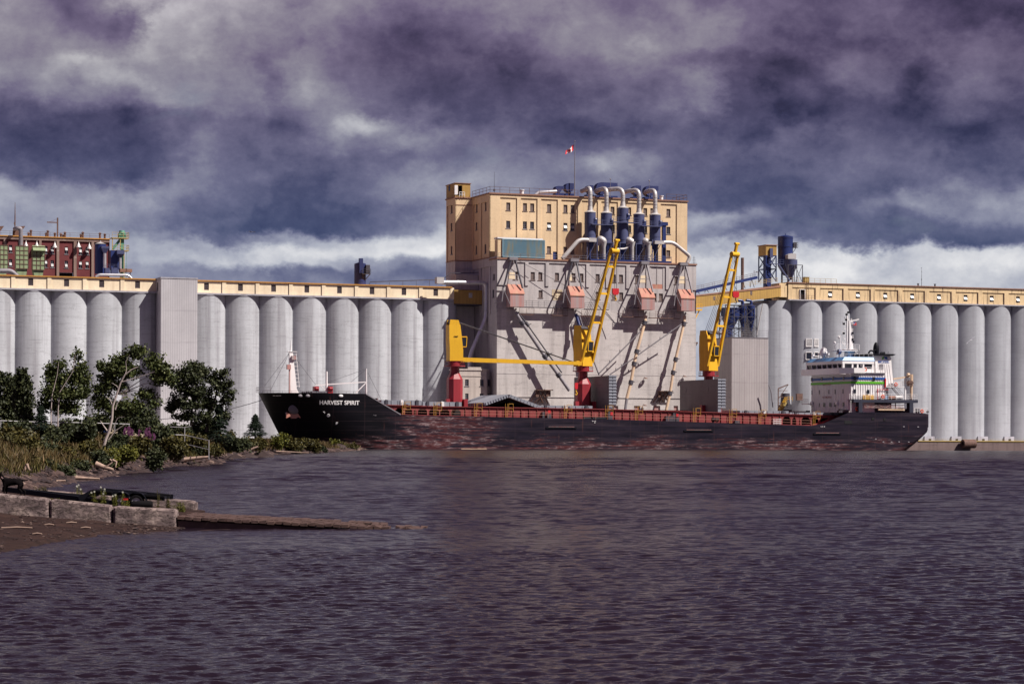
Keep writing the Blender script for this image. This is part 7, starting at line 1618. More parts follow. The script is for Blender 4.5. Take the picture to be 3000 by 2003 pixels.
q = P(SN+1,K,1440,1215); m = MB(); m.tube([(q[0]-1.0,SN+1,z_p+.55),(q[0]+1.0,SN+1,z_p+.55)],.48,14); build(m,'raft_canister','wsteel',ship)
a = P(ND-.3,K,1160,1108); b = P(ND-.3,K,1305,1112); m = MB(); m.beam(a,b,.12); m.beam(a,(a[0],a[1],z_p),.12); m.beam(P(ND-.25,K,1262,960),P(ND-.25,K,1262,1080),.3); m.beam((a[0],a[1],a[2]),(a[0],ND,a[2]+.2),.08); build(m,'fire_main','red',ship)
m = MB(); m.rail([(P(SN+.2,K,1650,1400)[0],SN+.2,zpd+.1),(s_st-.3,SN+.5,zpd+.1),(s_st-.3,FD,zpd+.1)],1.2,.04,1.1,(.33,.66)); build(m,'stern_railing','wsteel',ship)
m = MB(); q = P(SN+1,K,1828,1408); m.tube([(q[0],SN+.8,zpd+.1),(q[0],SN+.8,q[2])],.25,10); m.ball((q[0],SN+.8,q[2]),.35,10,7); q = P(SN+1,K,1700,1400); m.box(q[0]-.4,q[0]+.4,SN+.8,SN+1.4,zpd,zpd+1.1); build(m,'stern_bitts','dsteel',ship)
m = MB(); q0_ = WS(sA-.7,*K(130,1250)); z = q0_[2]-1; m.box(sA-1.6,sA+.5,SF-2,SF+1.5,z-.2,z); m.rail([(sA-1.6,SF+1.5,z),(sA-1.6,SF-2,z)],1.2,.05,1.0); build(m,'far_side_platform','wsteel',ship)
m = MB()
for k in range(12): q = WS(sA-2.5,*K(20+22*k,1390)); hh = .6+1.0*random.random(); m.box(q[0]-.4,q[0]+.4,q[1]-.4,q[1]+.4,ctz(s_e)-.5,ctz(s_e)+hh)
for k in range(7): q = P(SN+2,K,650+20*k,1380); m.box(q[0]-.3,q[0]+.3,SN+2,SN+3,zpd-.5,zpd+.4+.7*random.random())
build(m,'deck_machinery','dsteel',ship)
# the open well beside the stern bulwark
a = P(SN,V,1955,1120); b = P(SN,V,2045,1160); m = MB(); m.box(a[0],b[0],SN-.04,SN+.02,b[2],a[2]); build(m,'side_recess','void',ship)
m = MB(); a = P(SN,R9,0,865)[0]; 
for x,y in ((265,768),(423,775)):
    q = W(SN-.02,*R9(x,y)); m.box(q[0]-.35,q[0]+.35,SN-.08,SN+.02,q[2]-.3,q[2]+.3)
build(m,'scupper','void',ship)
m = MB()
for x,y in ((302,1042),(405,1080),(515,1082),(617,1080),(748,1082),(682,875),(875,878)):
    q = on_hull(*R9(x,y),.03); m.ball(q,(.3,.06,.14),8,6)
build(m,'stern_marks','steel',ship)
# mooring lines
A = (s_bt+1,SC-2,W(SC,757,1169)[2]); B = W(SC+20,460,1228)
n = 14; pts=[]
for k in range(n+1):
    t = k/n; p = Vector(A).lerp(Vector(B),t); p.z -= 6*t*(1-t)*.6; pts.append(tuple(p))
m = MB(); m.tube(pts,.07,5); build(m,'mooring_rope','dsteel',None,'mooring rope running left from the bow to the shore trees','rope',org=A,group='mooring ropes of the ship')
A = (s_st-1,SN+3,4.0); B = (s_st+9,543,GZ+.2); m = MB(); m.tube([A,(Vector(A).lerp(Vector(B),.5)+Vector((0,0,-.4))),B],.07,5); build(m,'mooring_rope','dsteel',None,'short mooring rope from the stern down to the quay','rope',org=A,group='mooring ropes of the ship')
# ---------------------------------------------------------------- person on the wing
def skinbody(name,joints,edges,mat,org,sub=1,label=None,cat=None,group=None,parent=None,rotz=0.0,root=0):
    me = bpy.data.meshes.new(name); me.from_pydata([j[0] for j in joints],edges,[]); o = bpy.data.objects.new(name,me); COL.objects.link(o)
    md = o.modifiers.new('skin','SKIN'); md.use_smooth_shade = True
    sv = me.skin_vertices[0].data
    for i,j in enumerate(joints): r_ = j[1]; sv[i].radius = (r_,r_) if not isinstance(r_,tuple) else r_; sv[i].use_root = (i==root)
    sm = o.modifiers.new('sub','SUBSURF'); sm.levels = sub; sm.render_levels = sub
    bpy.context.view_layer.update(); dg = bpy.context.evaluated_depsgraph_get(); me2 = bpy.data.meshes.new_from_object(o.evaluated_get(dg)); o.modifiers.clear(); o.data = me2
    me2.materials.clear(); me2.materials.append(M[mat]); 
    for p in me2.polygons: p.use_smooth = True
    if parent: o.parent = parent
    else: o.location = org; o.rotation_euler = (0,0,rotz)
    setp(o,label,cat,group); ORG[o.name] = tuple(org) if org else (0,0,0); FR[o.name] = 'w'
    return o
J = [((0,0,.95),.15),((0,0,1.2),.17),((0,0,1.42),.15),((0,0,1.52),.06),((0,0,1.62),.09),((0,0,1.72),.10),
     ((-.21,0,1.40),.065),((-.30,-.05,1.12),.05),((-.18,-.28,1.02),.04),((-.16,-.36,1.03),.035),((.21,0,1.40),.065),((.30,-.05,1.12),.05),((.18,-.28,1.02),.04),((.16,-.36,1.03),.035),
     ((-.10,0,.88),.10),((-.11,-.02,.50),.07),((-.11,0,.08),.05),((-.11,-.14,.04),.04),((.10,0,.88),.10),((.11,-.02,.50),.07),((.11,0,.08),.05),((.11,-.14,.04),.04)]
E_ = [(0,1),(1,2),(2,3),(3,4),(4,5),(2,6),(6,7),(7,8),(8,9),(2,10),(10,11),(11,12),(12,13),(0,14),(14,15),(15,16),(16,17),(0,18),(18,19),(19,20),(20,21)]
pw = y2w((pp[0],pp[1],zbd))
sk_ = max(1.0,0)
pz0 = zbd
pers = skinbody('person',J,E_,'navycloth',pw,1,'person in navy clothes and white helmet standing on the near bridge wing','person')
ORG[pers.name] = pw; FR[pers.name] = 'w'
m = MB(); q = (pw[0],pw[1]-.02,pw[2]+1.66); m.ball(q,(.10,.11,.14),12,9); build(m,'face','skin',pers)
m = MB(); rings=[[(pw[0]+.15*math.cos(t)*math.cos(2*math.pi*k/14),pw[1]+.17*math.cos(t)*math.sin(2*math.pi*k/14),pw[2]+1.72+.15*math.sin(t)) for k in range(14)] for t in [i*math.pi/14 for i in range(7)]]; m.loft(rings,True,True); m.cyl((pw[0],pw[1]-.03),.19,.19,pw[2]+1.71,pw[2]+1.73,14); build(m,'helmet','wsteel',pers)
# ================================================================== WATER AND SHORE
rng = np.random.default_rng(11)
def npmesh(name, co, faces, mat, smooth=True, **kw):
    me = bpy.data.meshes.new(name); nv, nf = len(co), len(faces)
    me.vertices.add(nv); me.vertices.foreach_set('co', np.asarray(co, np.float32).ravel())
    k = faces.shape[1]; me.loops.add(nf*k); me.loops.foreach_set('vertex_index', faces.astype(np.int32).ravel())
    me.polygons.add(nf); me.polygons.foreach_set('loop_start', np.arange(0,nf*k,k,dtype=np.int32))
    me.polygons.foreach_set('use_smooth', np.full(nf, smooth)); me.update(calc_edges=True)
    me.materials.append(M[mat]); o = bpy.data.objects.new(name, me); COL.objects.link(o)
    par = kw.pop('parent', None); org = kw.pop('org', None)
    if par: o.parent = par; 
    elif org is not None: o.location = org
    setp(o, **{'label':kw.get('label'),'cat':kw.get('cat'),'group':kw.get('group'),'kind':kw.get('kind')})
    ORG[o.name] = tuple(org) if org is not None else (0,0,0); FR[o.name] = 'w'
    return o
def gridfaces(nr, nc):
    i = np.arange(nr-1)[:,None]*nc+np.arange(nc-1)[None,:]; i = i.ravel()
    return np.stack([i,i+1,i+nc+1,i+nc],1)
def vnoise(x, y, s, seed=0):
    """smooth value noise, vectorised"""
    x = x/s+seed*17.3; y = y/s+seed*9.1; xi = np.floor(x).astype(int); yi = np.floor(y).astype(int); fx = x-xi; fy = y-yi
    fx = fx*fx*(3-2*fx); fy = fy*fy*(3-2*fy)
    h = lambda a,b: (np.sin(a*127.1+b*311.7+seed*74.7)*43758.5453)%1.0
    return (h(xi,yi)*(1-fx)+h(xi+1,yi)*fx)*(1-fy)+(h(xi,yi+1)*(1-fx)+h(xi+1,yi+1)*fx)*fy
# ---- water: one displaced sheet, finer where it is close to the jetty and beach
def mat_water():
    m, nt, b = nt_new('lake_water')
    g = nt.nodes.new('ShaderNodeNewGeometry'); pos = g.outputs['Position']
    b.inputs['Base Color'].default_value = (0.013,0.0075,0.012,1); b.inputs['IOR'].default_value = 1.333
    sep = nt.nodes.new('ShaderNodeSeparateXYZ'); nt.links.new(pos, sep.inputs[0])
    rg = mk_ramp(nt, mk_math(nt,'DIVIDE',sep.outputs[1],600.0), [(0.0,.10),(.15,.18),(1.0,.30)])   # unresolved ripples far out
    nt.links.new(rg, b.inputs['Roughness']); b.inputs['Specular IOR Level'].default_value = 0.5
    mp = mk_map(nt, pos, (0.8,1.0,1.0)); mp.node.inputs['Rotation'].default_value = (0,0,R(12))
    n2 = mk_noise(nt, mp, 5.0, 4, .6)
    bp = nt.nodes.new('ShaderNodeBump'); bp.inputs['Strength'].default_value = .6; bp.inputs['Distance'].default_value = .09
    nt.links.new(n2, bp.inputs['Height']); nt.links.new(bp.outputs[0], b.inputs['Normal'])
    return m
M['water'] = mat_water()
ys = [15.5]
while ys[-1] < 565: ys.append(ys[-1]*(1.0018 if ys[-1] < 60 else (1.0023 if ys[-1] < 150 else (1.0034 if ys[-1] < 330 else 1.006))))
ys = np.array(ys); ncol = 900; dys = np.gradient(ys)
v_ = np.linspace(-1,1,ncol); edge_ = np.sign(v_)*np.clip(np.abs(v_)-.93,0,1)/.07; Xg = .245*v_[None,:]*(ys[:,None]+6)+edge_[None,:]*(12+.2*ys[:,None]); Yg = np.repeat(ys[:,None],ncol,1)
Zg = np.zeros_like(Xg)
for k in range(40):
    lam = .16*(50.0**(k/39.0)); ang = R(-72)+rng.normal()*(.62 if lam < 1.5 else .4)
    kx, ky = math.cos(ang)*2*math.pi/lam, math.sin(ang)*2*math.pi/lam
    samp = lam/(dys*2.5)                                  # samples per wave: unresolved waves fade out
    fade = np.clip(samp-.9,0,1)*(1.35 if lam < .55 else (.9 if lam < .9 else .62))
    wt = np.where(lam < 1.1, 1.0, np.clip(4.5*dys/lam*.9,.10 if lam < 3 else .03,1.0))
    slope = (.046+.014*np.clip((ys-30)/60,0,1))*WS_*np.minimum(wt,1)*fade*(1+.8*np.clip((ys-70)/200,0,1))
    amp = (slope*lam/(2*math.pi))[:,None]
    if amp.max() < 1e-6: continue
    on = np.where(amp[:,0] > 1e-6)[0]; a, b_ = on[0], on[-1]+1
    Xs_, Ys_ = Xg[a:b_], Yg[a:b_]; ph = rng.random()*6.28
    env = .35+1.3*vnoise(Xs_,Ys_,lam*2.2+.2,k%7)**1.3
    th_ = kx*Xs_+ky*Ys_+ph+2.2*vnoise(Xs_,Ys_,lam*2.2,3+k%3)
    Zg[a:b_] += amp[a:b_]*env*(np.sin(th_)+.28*np.cos(2*th_))
gust = .65+.7*vnoise(Xg,Yg,9+Yg*0,6)
Zg *= gust*(1-.7*np.abs(edge_))[None,:]
print('water verts', Xg.size)
npmesh('water', np.stack([Xg,Yg,Zg],2).reshape(-1,3), gridfaces(len(ys),ncol), 'water', kind='structure')
m = MB(); m.quad((-3000,-300,-.36),(3000,-300,-.36),(3000,3000,-.36),(-3000,3000,-.36)); build(m,'lake','water',None,kind='structure',fr='w')
# ---- shoreline curve of the wooded bank
shore_px = [(0,1441),(60,1433),(101,1426),(208,1411),(292,1399),(369,1378),(491,1366),(599,1363.5),(640,1352),(704,1341),(808,1329),(966,1324.7),(1074,1315.8)]
sp_ = [G(x,y) for x,y in shore_px]
sy = np.array([112.0]+[p[1] for p in sp_]+[548]); sx = np.array([-40.0]+[p[0] for p in sp_]+[-33.5])
od = np.argsort(sy); sy = sy[od]; sx = sx[od]
print('shore', [(round(a,1),round(b,1)) for a,b in zip(sx,sy)])
def shore_x(y): return np.interp(y, sy, sx)+(vnoise(y,y*0,6,2)-.5)*1.1
def bank_h(x, y):
    d = shore_x(y)-x                                   # metres inland
    hi = np.interp(y, [110,180,240,300,400,520],[1.0,1.0,.95,.85,.62,.42])
    h = np.interp(d, [-6,-1.5,0,1.0,2.5,5,12,30,80],[-1.4,-.35,0,.45,.95,1.45,2.6,3.5,3.3])
    h = np.where(h > 0, h*hi, h)
    s = x*ct+y*st; dd = -x*st+y*ct                     # keep the ship's berth free
    berth = np.clip((dd-(SN-6))/5.0,0,1)*(s > s_bt-6)*(dd < SF+1.5)
    return h*(1-berth)-1.6*berth+np.where(h > .3,(vnoise(x,y,1.7,4)-.5)*.25,0)
yv = np.concatenate([np.arange(110,260,.8),np.arange(260,560,1.8)]); uu = np.concatenate([np.arange(-4,14,.45),np.arange(14,40,1.2),np.arange(40,120,6)])
Yb = np.repeat(yv[:,None],len(uu),1); Xb = shore_x(yv)[:,None]-uu[None,:]
Zb = bank_h(Xb,Yb)
def mat_soil():
    m, nt, b = nt_new('bank_soil'); v = obj_vec(nt)
    n = mk_noise(nt, v, .6, 7, .65); c = mk_ramp(nt, n, [(0.3,(.02,.013,.012)),(.5,(.035,.025,.014)),(.7,(.06,.04,.022))])
    nt.links.new(c, b.inputs['Base Color']); b.inputs['Roughness'].default_value = .95; mk_bump(nt,b,n,.8,.3); return m
M['soil'] = mat_soil()
npmesh('bank', np.stack([Xb,Yb,Zb],2).reshape(-1,3), gridfaces(len(yv),len(uu))[:,::-1], 'soil', kind='structure', label=None)
# ---- near beach and the boat ramp
bx_pts = [(0,1622.7),(89,1596),(208,1581),(298,1567.5),(432,1563),(520,1556)]
bw = [G(x,y) for x,y in bx_pts]; bX = np.array([-22]+[p[0] for p in bw]+[-6]); bY = np.array([50]+[p[1] for p in bw]+[78])
print('beach', [(round(a,2),round(b,2)) for a,b in zip(bX,bY)])
YW = 74.6                           # face of the near block wall
def mat_sand():
    m, nt, b = nt_new('wet_sand'); v = obj_vec(nt)
    n = mk_noise(nt, v, 1.1, 8, .7); n2 = mk_noise(nt, mk_map(nt,v,(2,6,2)), 2.4, 5, .7)
    c = mk_ramp(nt, n, [(0.3,(.016,.008,.007)),(.55,(.032,.016,.013)),(.75,(.065,.034,.026))])
    c = mk_mix(nt, mk_ramp(nt,n2,[(.66,0.0),(.72,.5)]), c, (.16,.09,.07))
    nt.links.new(c, b.inputs['Base Color']); b.inputs['Roughness'].default_value = .8; b.inputs['Specular IOR Level'].default_value = .2; mk_bump(nt,b,n2,.6,.05); return m
M['sand'] = mat_sand()
xs_ = np.arange(-34,-7,.18); ts = np.linspace(-.25,1,50)
Xs = np.repeat(xs_[:,None],len(ts),1); Yw_ = np.interp(xs_,bX,bY)+(vnoise(xs_,xs_*0,1.9,5)-.5)*.35; Ys = Yw_[:,None]+(YW+.5-Yw_)[:,None]*ts[None,:]
zb_ = .0768*(-10.4-xs_)+.04; zb_ = np.where(xs_ > -10.4, -.12-(xs_+10.4)*.1, zb_)
Zs = np.where(ts[None,:] > 0, zb_[:,None]*np.abs(ts[None,:])**.8, ts[None,:]*.9)+(vnoise(Xs,Ys,.6,6)-.5)*.05*(ts[None,:]>0)
npmesh('beach', np.stack([Xs,Ys,Zs],2).reshape(-1,3), gridfaces(len(xs_),len(ts))[:,::-1], 'sand', kind='structure', label=None)
def zg(x): return .42+(-10.4-x)*.085
m = MB(); pts = [(-34,zg(-34)),(-10.45,.40)]
m.add([(-34,YW+.3,zg(-34)),(-10.45,YW+.3,.36),(-10.45,81.4,.36),(-34,81.4,zg(-34)),(-34,YW+.3,-1),(-10.45,YW+.3,-1),(-10.45,81.4,-1),(-34,81.4,-1)],((0,1,2,3),(1,5,6,2),(3,2,6,7)))
build(m,'ramp_ground','sand',None,kind='structure',fr='w')
# concrete blocks
def roughblock(x0,x1,y0,y1,z0a,z0b,z1a,z1b,seed,lab,cham=.05,dark=False):
    nx,ny,nz = 26,8,12; rd = random.Random(seed)
    verts = {}; vs = []; fs = []
    def vid(i,j,k):
        key = (i,j,k)
        if key not in verts:
            a = i/nx; x = x0+(x1-x0)*a; zb__ = z0a+(z0b-z0a)*a; zt = z1a+(z1b-z1a)*a; y = y0+(y1-y0)*j/ny; z = zb__+(zt-zb__)*k/nz
            ex = (i in (0,nx))+(j in (0,ny))+(k in (0,nz))
            if ex >= 2:
                q = cham*(.6+.8*rd.random())
                if i in (0,nx): x += q*(1 if i == 0 else -1)*.6
                if j in (0,ny): y += q*(1 if j == 0 else -1)*.6
                if k in (0,nz): z += q*(1 if k == 0 else -1)*.6
            n_ = mnoise.noise(Vector((x*3,y*3,z*3+seed)))*.018+mnoise.noise(Vector((x*9,y*9,z*9)))*.006
            if j == 0: y += n_*1.2
            if k == nz: z += n_
            verts[key] = len(vs); vs.append((x,y,z))
        return verts[key]
    for i in range(nx):
        for k in range(nz):
            fs.append((vid(i,0,k),vid(i+1,0,k),vid(i+1,0,k+1),vid(i,0,k+1))); fs.append((vid(i,ny,k),vid(i,ny,k+1),vid(i+1,ny,k+1),vid(i+1,ny,k)))
        for j in range(ny):
            fs.append((vid(i,j,nz),vid(i+1,j,nz),vid(i+1,j+1,nz),vid(i,j+1,nz)))
    for j in range(ny):
        for k in range(nz):
            fs.append((vid(0,j,k),vid(0,j,k+1),vid(0,j+1,k+1),vid(0,j+1,k))); fs.append((vid(nx,j,k),vid(nx,j+1,k),vid(nx,j+1,k+1),vid(nx,j,k+1)))
    m = MB(); m.add(vs,fs); return build(m,'concrete_block','block',None,lab,'concrete block','concrete blocks walling the boat ramp',org=(x0,y0,z0a),fr='w')
def mat_block():
    m, nt, b = nt_new('old_block_concrete'); v = nt.nodes.new('ShaderNodeNewGeometry').outputs['Position']
    n = mk_noise(nt, v, 1.8, 9, .7); c = mk_ramp(nt, n, [(0.28,(.10,.072,.072)),(.5,(.22,.165,.155)),(.72,(.40,.31,.27))])
    n2 = mk_noise(nt, mk_map(nt,v,(1.2,1.2,3.2),(4,2,1)), 1.5, 9, .75)
    cr = mk_ramp(nt, mk_math(nt,'ABSOLUTE',mk_math(nt,'SUBTRACT',n2,.5)), [(0.0,1.0),(.02,0.0)])
    c = mk_mix(nt, mk_math(nt,'MULTIPLY',cr,.8), c, (.03,.02,.02))
    nt.links.new(c, b.inputs['Base Color']); b.inputs['Roughness'].default_value = .92; b.inputs['Specular IOR Level'].default_value = .2
    mk_bump(nt,b,mk_math(nt,'SUBTRACT',n,mk_math(nt,'MULTIPLY',cr,.4)),.9,.08); return m
M['block'] = mat_block()
def bxz(px,py,Y): p = V3(px,py,Y); return p[0],p[2]
def blk(x0,x1,yt0,yt1,yb0,yb1,Y,dep,seed,lab,cham=.05):
    a = bxz(x0,yt0,Y); b = bxz(x1,yt1,Y); c = bxz(x0,yb0,Y); d = bxz(x1,yb1,Y)
    return roughblock(a[0],b[0],Y,Y+dep,c[1]-.15,d[1]-.15,a[1],b[1],seed,lab,cham)
blk(-60,141.5,1440,1461,1510,1512,YW,.62,1,'smooth concrete block at the left frame edge, behind the sand')
blk(144.5,327,1461.5,1480,1512,1531,YW+.02,.62,2,'cracked crumbling concrete block, middle of the three by the beach',.09)
blk(331,516,1482,1491.5,1530,1552,YW,.62,3,'concrete block at the water end of the ramp wall, nearest the planks')
blk(70,325,1432,1450,1462,1480,81.0,.6,4,'low far concrete block behind the trailer tongue, left one')
blk(328,574,1450,1468,1482,1499,81.0,.6,5,'far concrete block with rusty end beside the planks',.07)
# slatted ramp running into the water
rp = thing('slipway_deck','dark weathered plank ramp sloping off the concrete blocks into the water','boat ramp',(-10.3,YW,0.2),fr='w')
xe = bxz(1240,1535,YW)[0]; xA = bxz(519,1511,YW)[0]; zA_ = bxz(519,1512.5,YW)[1]; slope = (bxz(1100,1545.5,YW)[1]+.035-zA_)/(bxz(1100,1545,YW)[0]-xA)
npk = 30; pw_ = (xe-xA)/npk; rd = random.Random(5)
for row,(ya,yb) in enumerate(((YW+.0,YW+1.15),(YW+1.22,YW+2.6),(YW+2.66,YW+4.2))):
    for k in range(npk):
        x0 = xA+pw_*k+rd.uniform(-.012,.012)+(.09 if row%2 else 0); x1 = x0+pw_*.85
        if row == 2 and k > 24: continue
        if (row,k) in ((1,22),(2,19),(0,26),(1,25)): continue
        z = zA_+slope*(x0-xA)+rd.uniform(-.012,.015); t_ = rd.uniform(-.02,.02)+(.05 if k > 22 else 0)*rd.uniform(-1,1)
        sh_ = rd.uniform(-.05,.05)
        m = MB(); dz = slope*pw_
        y0_,y1_ = ya+sh_,yb+sh_
        v = [(x0,y0_,z-.09),(x1,y0_,z-.09+dz),(x1,y1_,z-.09+dz),(x0,y1_,z-.09),(x0,y0_,z+t_),(x1,y0_,z+dz-t_),(x1,y1_,z+dz),(x0,y1_,z)]
        m.add(v,((0,3,2,1),(4,5,6,7),(0,1,5,4),(1,2,6,5),(2,3,7,6),(3,0,4,7))); build(m,'plank','planktop' if rd.random()<.72 else 'wood',rp)
for y in (YW+.12,YW+2.0,YW+3.9):
    m = MB(); m.add([(xA,y,zA_-.13),(xe,y,zA_-.14+slope*(xe-xA)),(xe,y+.14,zA_-.14+slope*(xe-xA)),(xA,y+.14,zA_-.13),(xA,y,-.6),(xe,y,-.9),(xe,y+.14,-.9),(xA,y+.14,-.6)],((0,1,2,3),(0,4,5,1),(2,6,7,3))); build(m,'stringer','wood',rp)
m = MB(); A = bxz(390,1549.5,YW-.9); B = bxz(585,1563,YW-1.4); m.add([(A[0],YW-1.1,A[1]+.02),(B[0],YW-1.1,B[1]),(B[0],YW-.7,B[1]),(A[0],YW-.7,A[1]+.02),(A[0],YW-1.1,-.3),(B[0],YW-1.1,-.4),(B[0],YW-.7,-.4),(A[0],YW-.7,-.3)],((0,1,2,3),(0,4,5,1),(1,5,6,2),(3,7,4,0)))
build(m,'sunken_plank','wood',None,'long dark board lying in the shallows before the last concrete block','board',org=(A[0],YW-1,0),fr='w')
# ---- boat trailer
TY = 77.3
tr = thing('boat_trailer','black boat trailer with twin white-rimmed wheels parked between the concrete walls','trailer',(*V3(400,1480,TY)[:2],zg(V3(400,1480,TY)[0])),fr='w')
m = MB()
def tp(px,py,dy=0): p = V3(px,py,TY); return (p[0],TY+dy,p[2])
pa_ = [tp(-10,1434),tp(232,1461),tp(272,1440),tp(330,1445),tp(483,1459)]
for dy in (0,1.9):
    q = [(p[0],p[1]+(dy if i > 0 else .95),p[2]) for i,p in enumerate(pa_)]
    for a,b in zip(q[:-1],q[1:]): m.beam(a,b,.09,.16)
q = tp(232,1461); m.beam(q,(tp(410,1478)[0],TY,tp(410,1480)[2]),.08,.14)
for x,y in ((272,1440),(330,1446),(400,1452),(470,1459)): p = tp(x,y); m.beam(p,(p[0],TY+1.9,p[2]),.08,.1)
build(m,'frame','black',tr)
m = MB(); a = tp(423,1450); b = tp(483,1453); m.beam((a[0],TY-.1,a[2]),(b[0],TY-.1,b[2]-.02),.22,.06); m.beam((a[0],TY+1.2,a[2]),(b[0],TY+1.2,b[2]),.22,.06)
a = tp(272,1438); b = tp(330,1443); m.beam((a[0],TY-.05,a[2]+.02),(b[0],TY-.05,b[2]+.02),.3,.05); build(m,'bunk_board','rubber',tr)
for x in (360,403):
    c = tp(x,1469); cyv = Vector(c)
    def rg(r_,dy,n=24): return [(c[0]+r_*math.cos(2*math.pi*k/n),TY+dy,c[2]+r_*math.sin(2*math.pi*k/n)) for k in range(n)]
    m = MB(); m.loft([rg(.14,-.28),rg(.22,-.30),rg(.25,-.25),rg(.25,-.12),rg(.14,-.1)],False,True); wl = build(m,'wheel','rubber',tr)
    m = MB(); m.loft([rg(.14,-.26),rg(.125,-.22),rg(.06,-.2),rg(.05,-.25),rg(.01,-.26)],False,False); build(m,'rim','wsteel',wl)
    m = MB(); m.loft([[(c[0]+r_*math.cos(t),TY+dy,c[2]+r_*math.sin(t)) for t in [math.pi*k/12 for k in range(13)]] for r_,dy in ((.31,-.32),(.33,-.32),(.33,-.05),(.31,-.05))],False,False); build(m,'fender','black',tr)
m = MB(); a = tp(399,1465,-.5); b = tp(459,1485,-.5); m.tube([(a[0],TY-.9,(a[2]+b[2])/2),(b[0],TY-.9,(a[2]+b[2])/2-.03)],.10,12)
cz_ = (a[2]+b[2])/2
o = build(m,'tail_float','rubber',tr)
m = MB(); n = 16
def rx(x,r_): return [(x,TY-.9+r_*math.cos(2*math.pi*k/n),cz_+r_*math.sin(2*math.pi*k/n)) for k in range(n)]
m.loft([rx(a[0],.10),rx(a[0]+.05,.12),rx(b[0]-.05,.12),rx(b[0],.10)],True,True); build(m,'roller','rubber',tr)
m = MB(); p = tp(373,1461,-.34); m.box(p[0]-.08,p[0]+.08,p[1]-.03,p[1]+.0,p[2]-.03,p[2]+.03); build(m,'reflector','red',tr)
# ---- dog
DY = 76.6
def dp_(px,py,dy=0): p = V3(px,py,DY); return (p[0],DY+dy,p[2])
org_d = dp_(38,1451)
def rel(px,py,dy=0): p = dp_(px,py,dy); return (p[0]-org_d[0],p[1]-org_d[1],p[2]-org_d[2])
S_ = DY/7000
Jd = [(rel(56,1411),(.105,.12)),(rel(44,1410),(.105,.12)),(rel(30,1411),(.115,.14)),(rel(19,1412),(.12,.155)),(rel(12,1406),.09),(rel(6,1397),.068),(rel(1,1391),.078),(rel(-5,1393),.052),(rel(-12,1396),.032),
      (rel(15,1423,-.07),.055),(rel(13,1434,-.07),.032),(rel(14,1444,-.07),.026),(rel(10,1446,-.07),.024),(rel(18,1423,.07),.055),(rel(17,1434,.07),.032),(rel(18,1444,.07),.026),(rel(14,1446,.07),.024),
      (rel(60,1420,-.07),.075),(rel(55,1431,-.07),.042),(rel(65,1440,-.07),.030),(rel(62,1450,-.07),.024),(rel(58,1451.5,-.07),.022),(rel(63,1419,.07),.075),(rel(61,1431,.07),.042),(rel(73,1439,.07),.030),(rel(70,1450,.07),.024),(rel(66,1451.5,.07),.022),
      (rel(63,1406),.035),(rel(72,1407),.026),(rel(83,1405),.016),(rel(3,1385,-.045),.022),(rel(4,1381,-.05),.010),(rel(3,1385,.045),.022),(rel(4,1381,.05),.010)]
Ed = [(0,1),(1,2),(2,3),(3,4),(4,5),(5,6),(6,7),(7,8),(3,9),(9,10),(10,11),(11,12),(3,13),(13,14),(14,15),(15,16),(0,17),(17,18),(18,19),(19,20),(20,21),(0,22),(22,23),(23,24),(24,25),(25,26),(0,27),(27,28),(28,29),(6,30),(30,31),(6,32),(32,33)]
dog = skinbody('dog',Jd,Ed,'fur',org_d,2,'black dog walking left along the wall behind the smooth concrete block','dog')
ORG[dog.name] = org_d; FR[dog.name] = 'w'
m = MB(); c = dp_(8,1399); d_ = Vector((-.5,0,.75)).normalized()
m.tube([(c[0]-.01,DY,c[2]-.01),(c[0]+.012,DY,c[2]+.012)],.082,14); build(m,'collar','pinkw',dog)
# ---- gulls
def gull(px,py,Y,span,tilt,lab):
    p = V3(px,py,Y); o = thing('gull',lab,'bird',p,fr='w')
    m = MB(); m.ball(p,(.22,.07,.07),10,6); m.ball((p[0]+.24,p[1],p[2]+.02),(.07,.05,.05),8,6); m.add([(p[0]-.2,p[1]-.03,p[2]),(p[0]-.38,p[1]-.08,p[2]),(p[0]-.38,p[1]+.08,p[2]),(p[0]-.2,p[1]+.03,p[2])],((0,1,2,3),)); build(m,'body','wool',o)
    for e in (-1,1):
        m = MB(); a = Vector(p); dx = Vector((math.cos(tilt)*e,.0,math.sin(tilt)*e)); r1 = a+dx*span*.25+Vector((0,0,.12)); r2 = a+dx*span*.5+Vector((0,0,.0))
        fw = Vector((.12,-.1,0.03)); m.add([tuple(a-fw),tuple(a+fw),tuple(r1+fw),tuple(r1-fw),tuple(r2+Vector((.02,0,0))),tuple(r2-Vector((.05,0,0)))],((0,1,2,3),(3,2,4,5))); build(m,'wing','wool',o)
gull(2844,996,480,2.2,.72,'white gull gliding low in front of the right silos'); gull(737,680,500,1.9,-.12,'white gull flying under the dark cloud above the left silos')
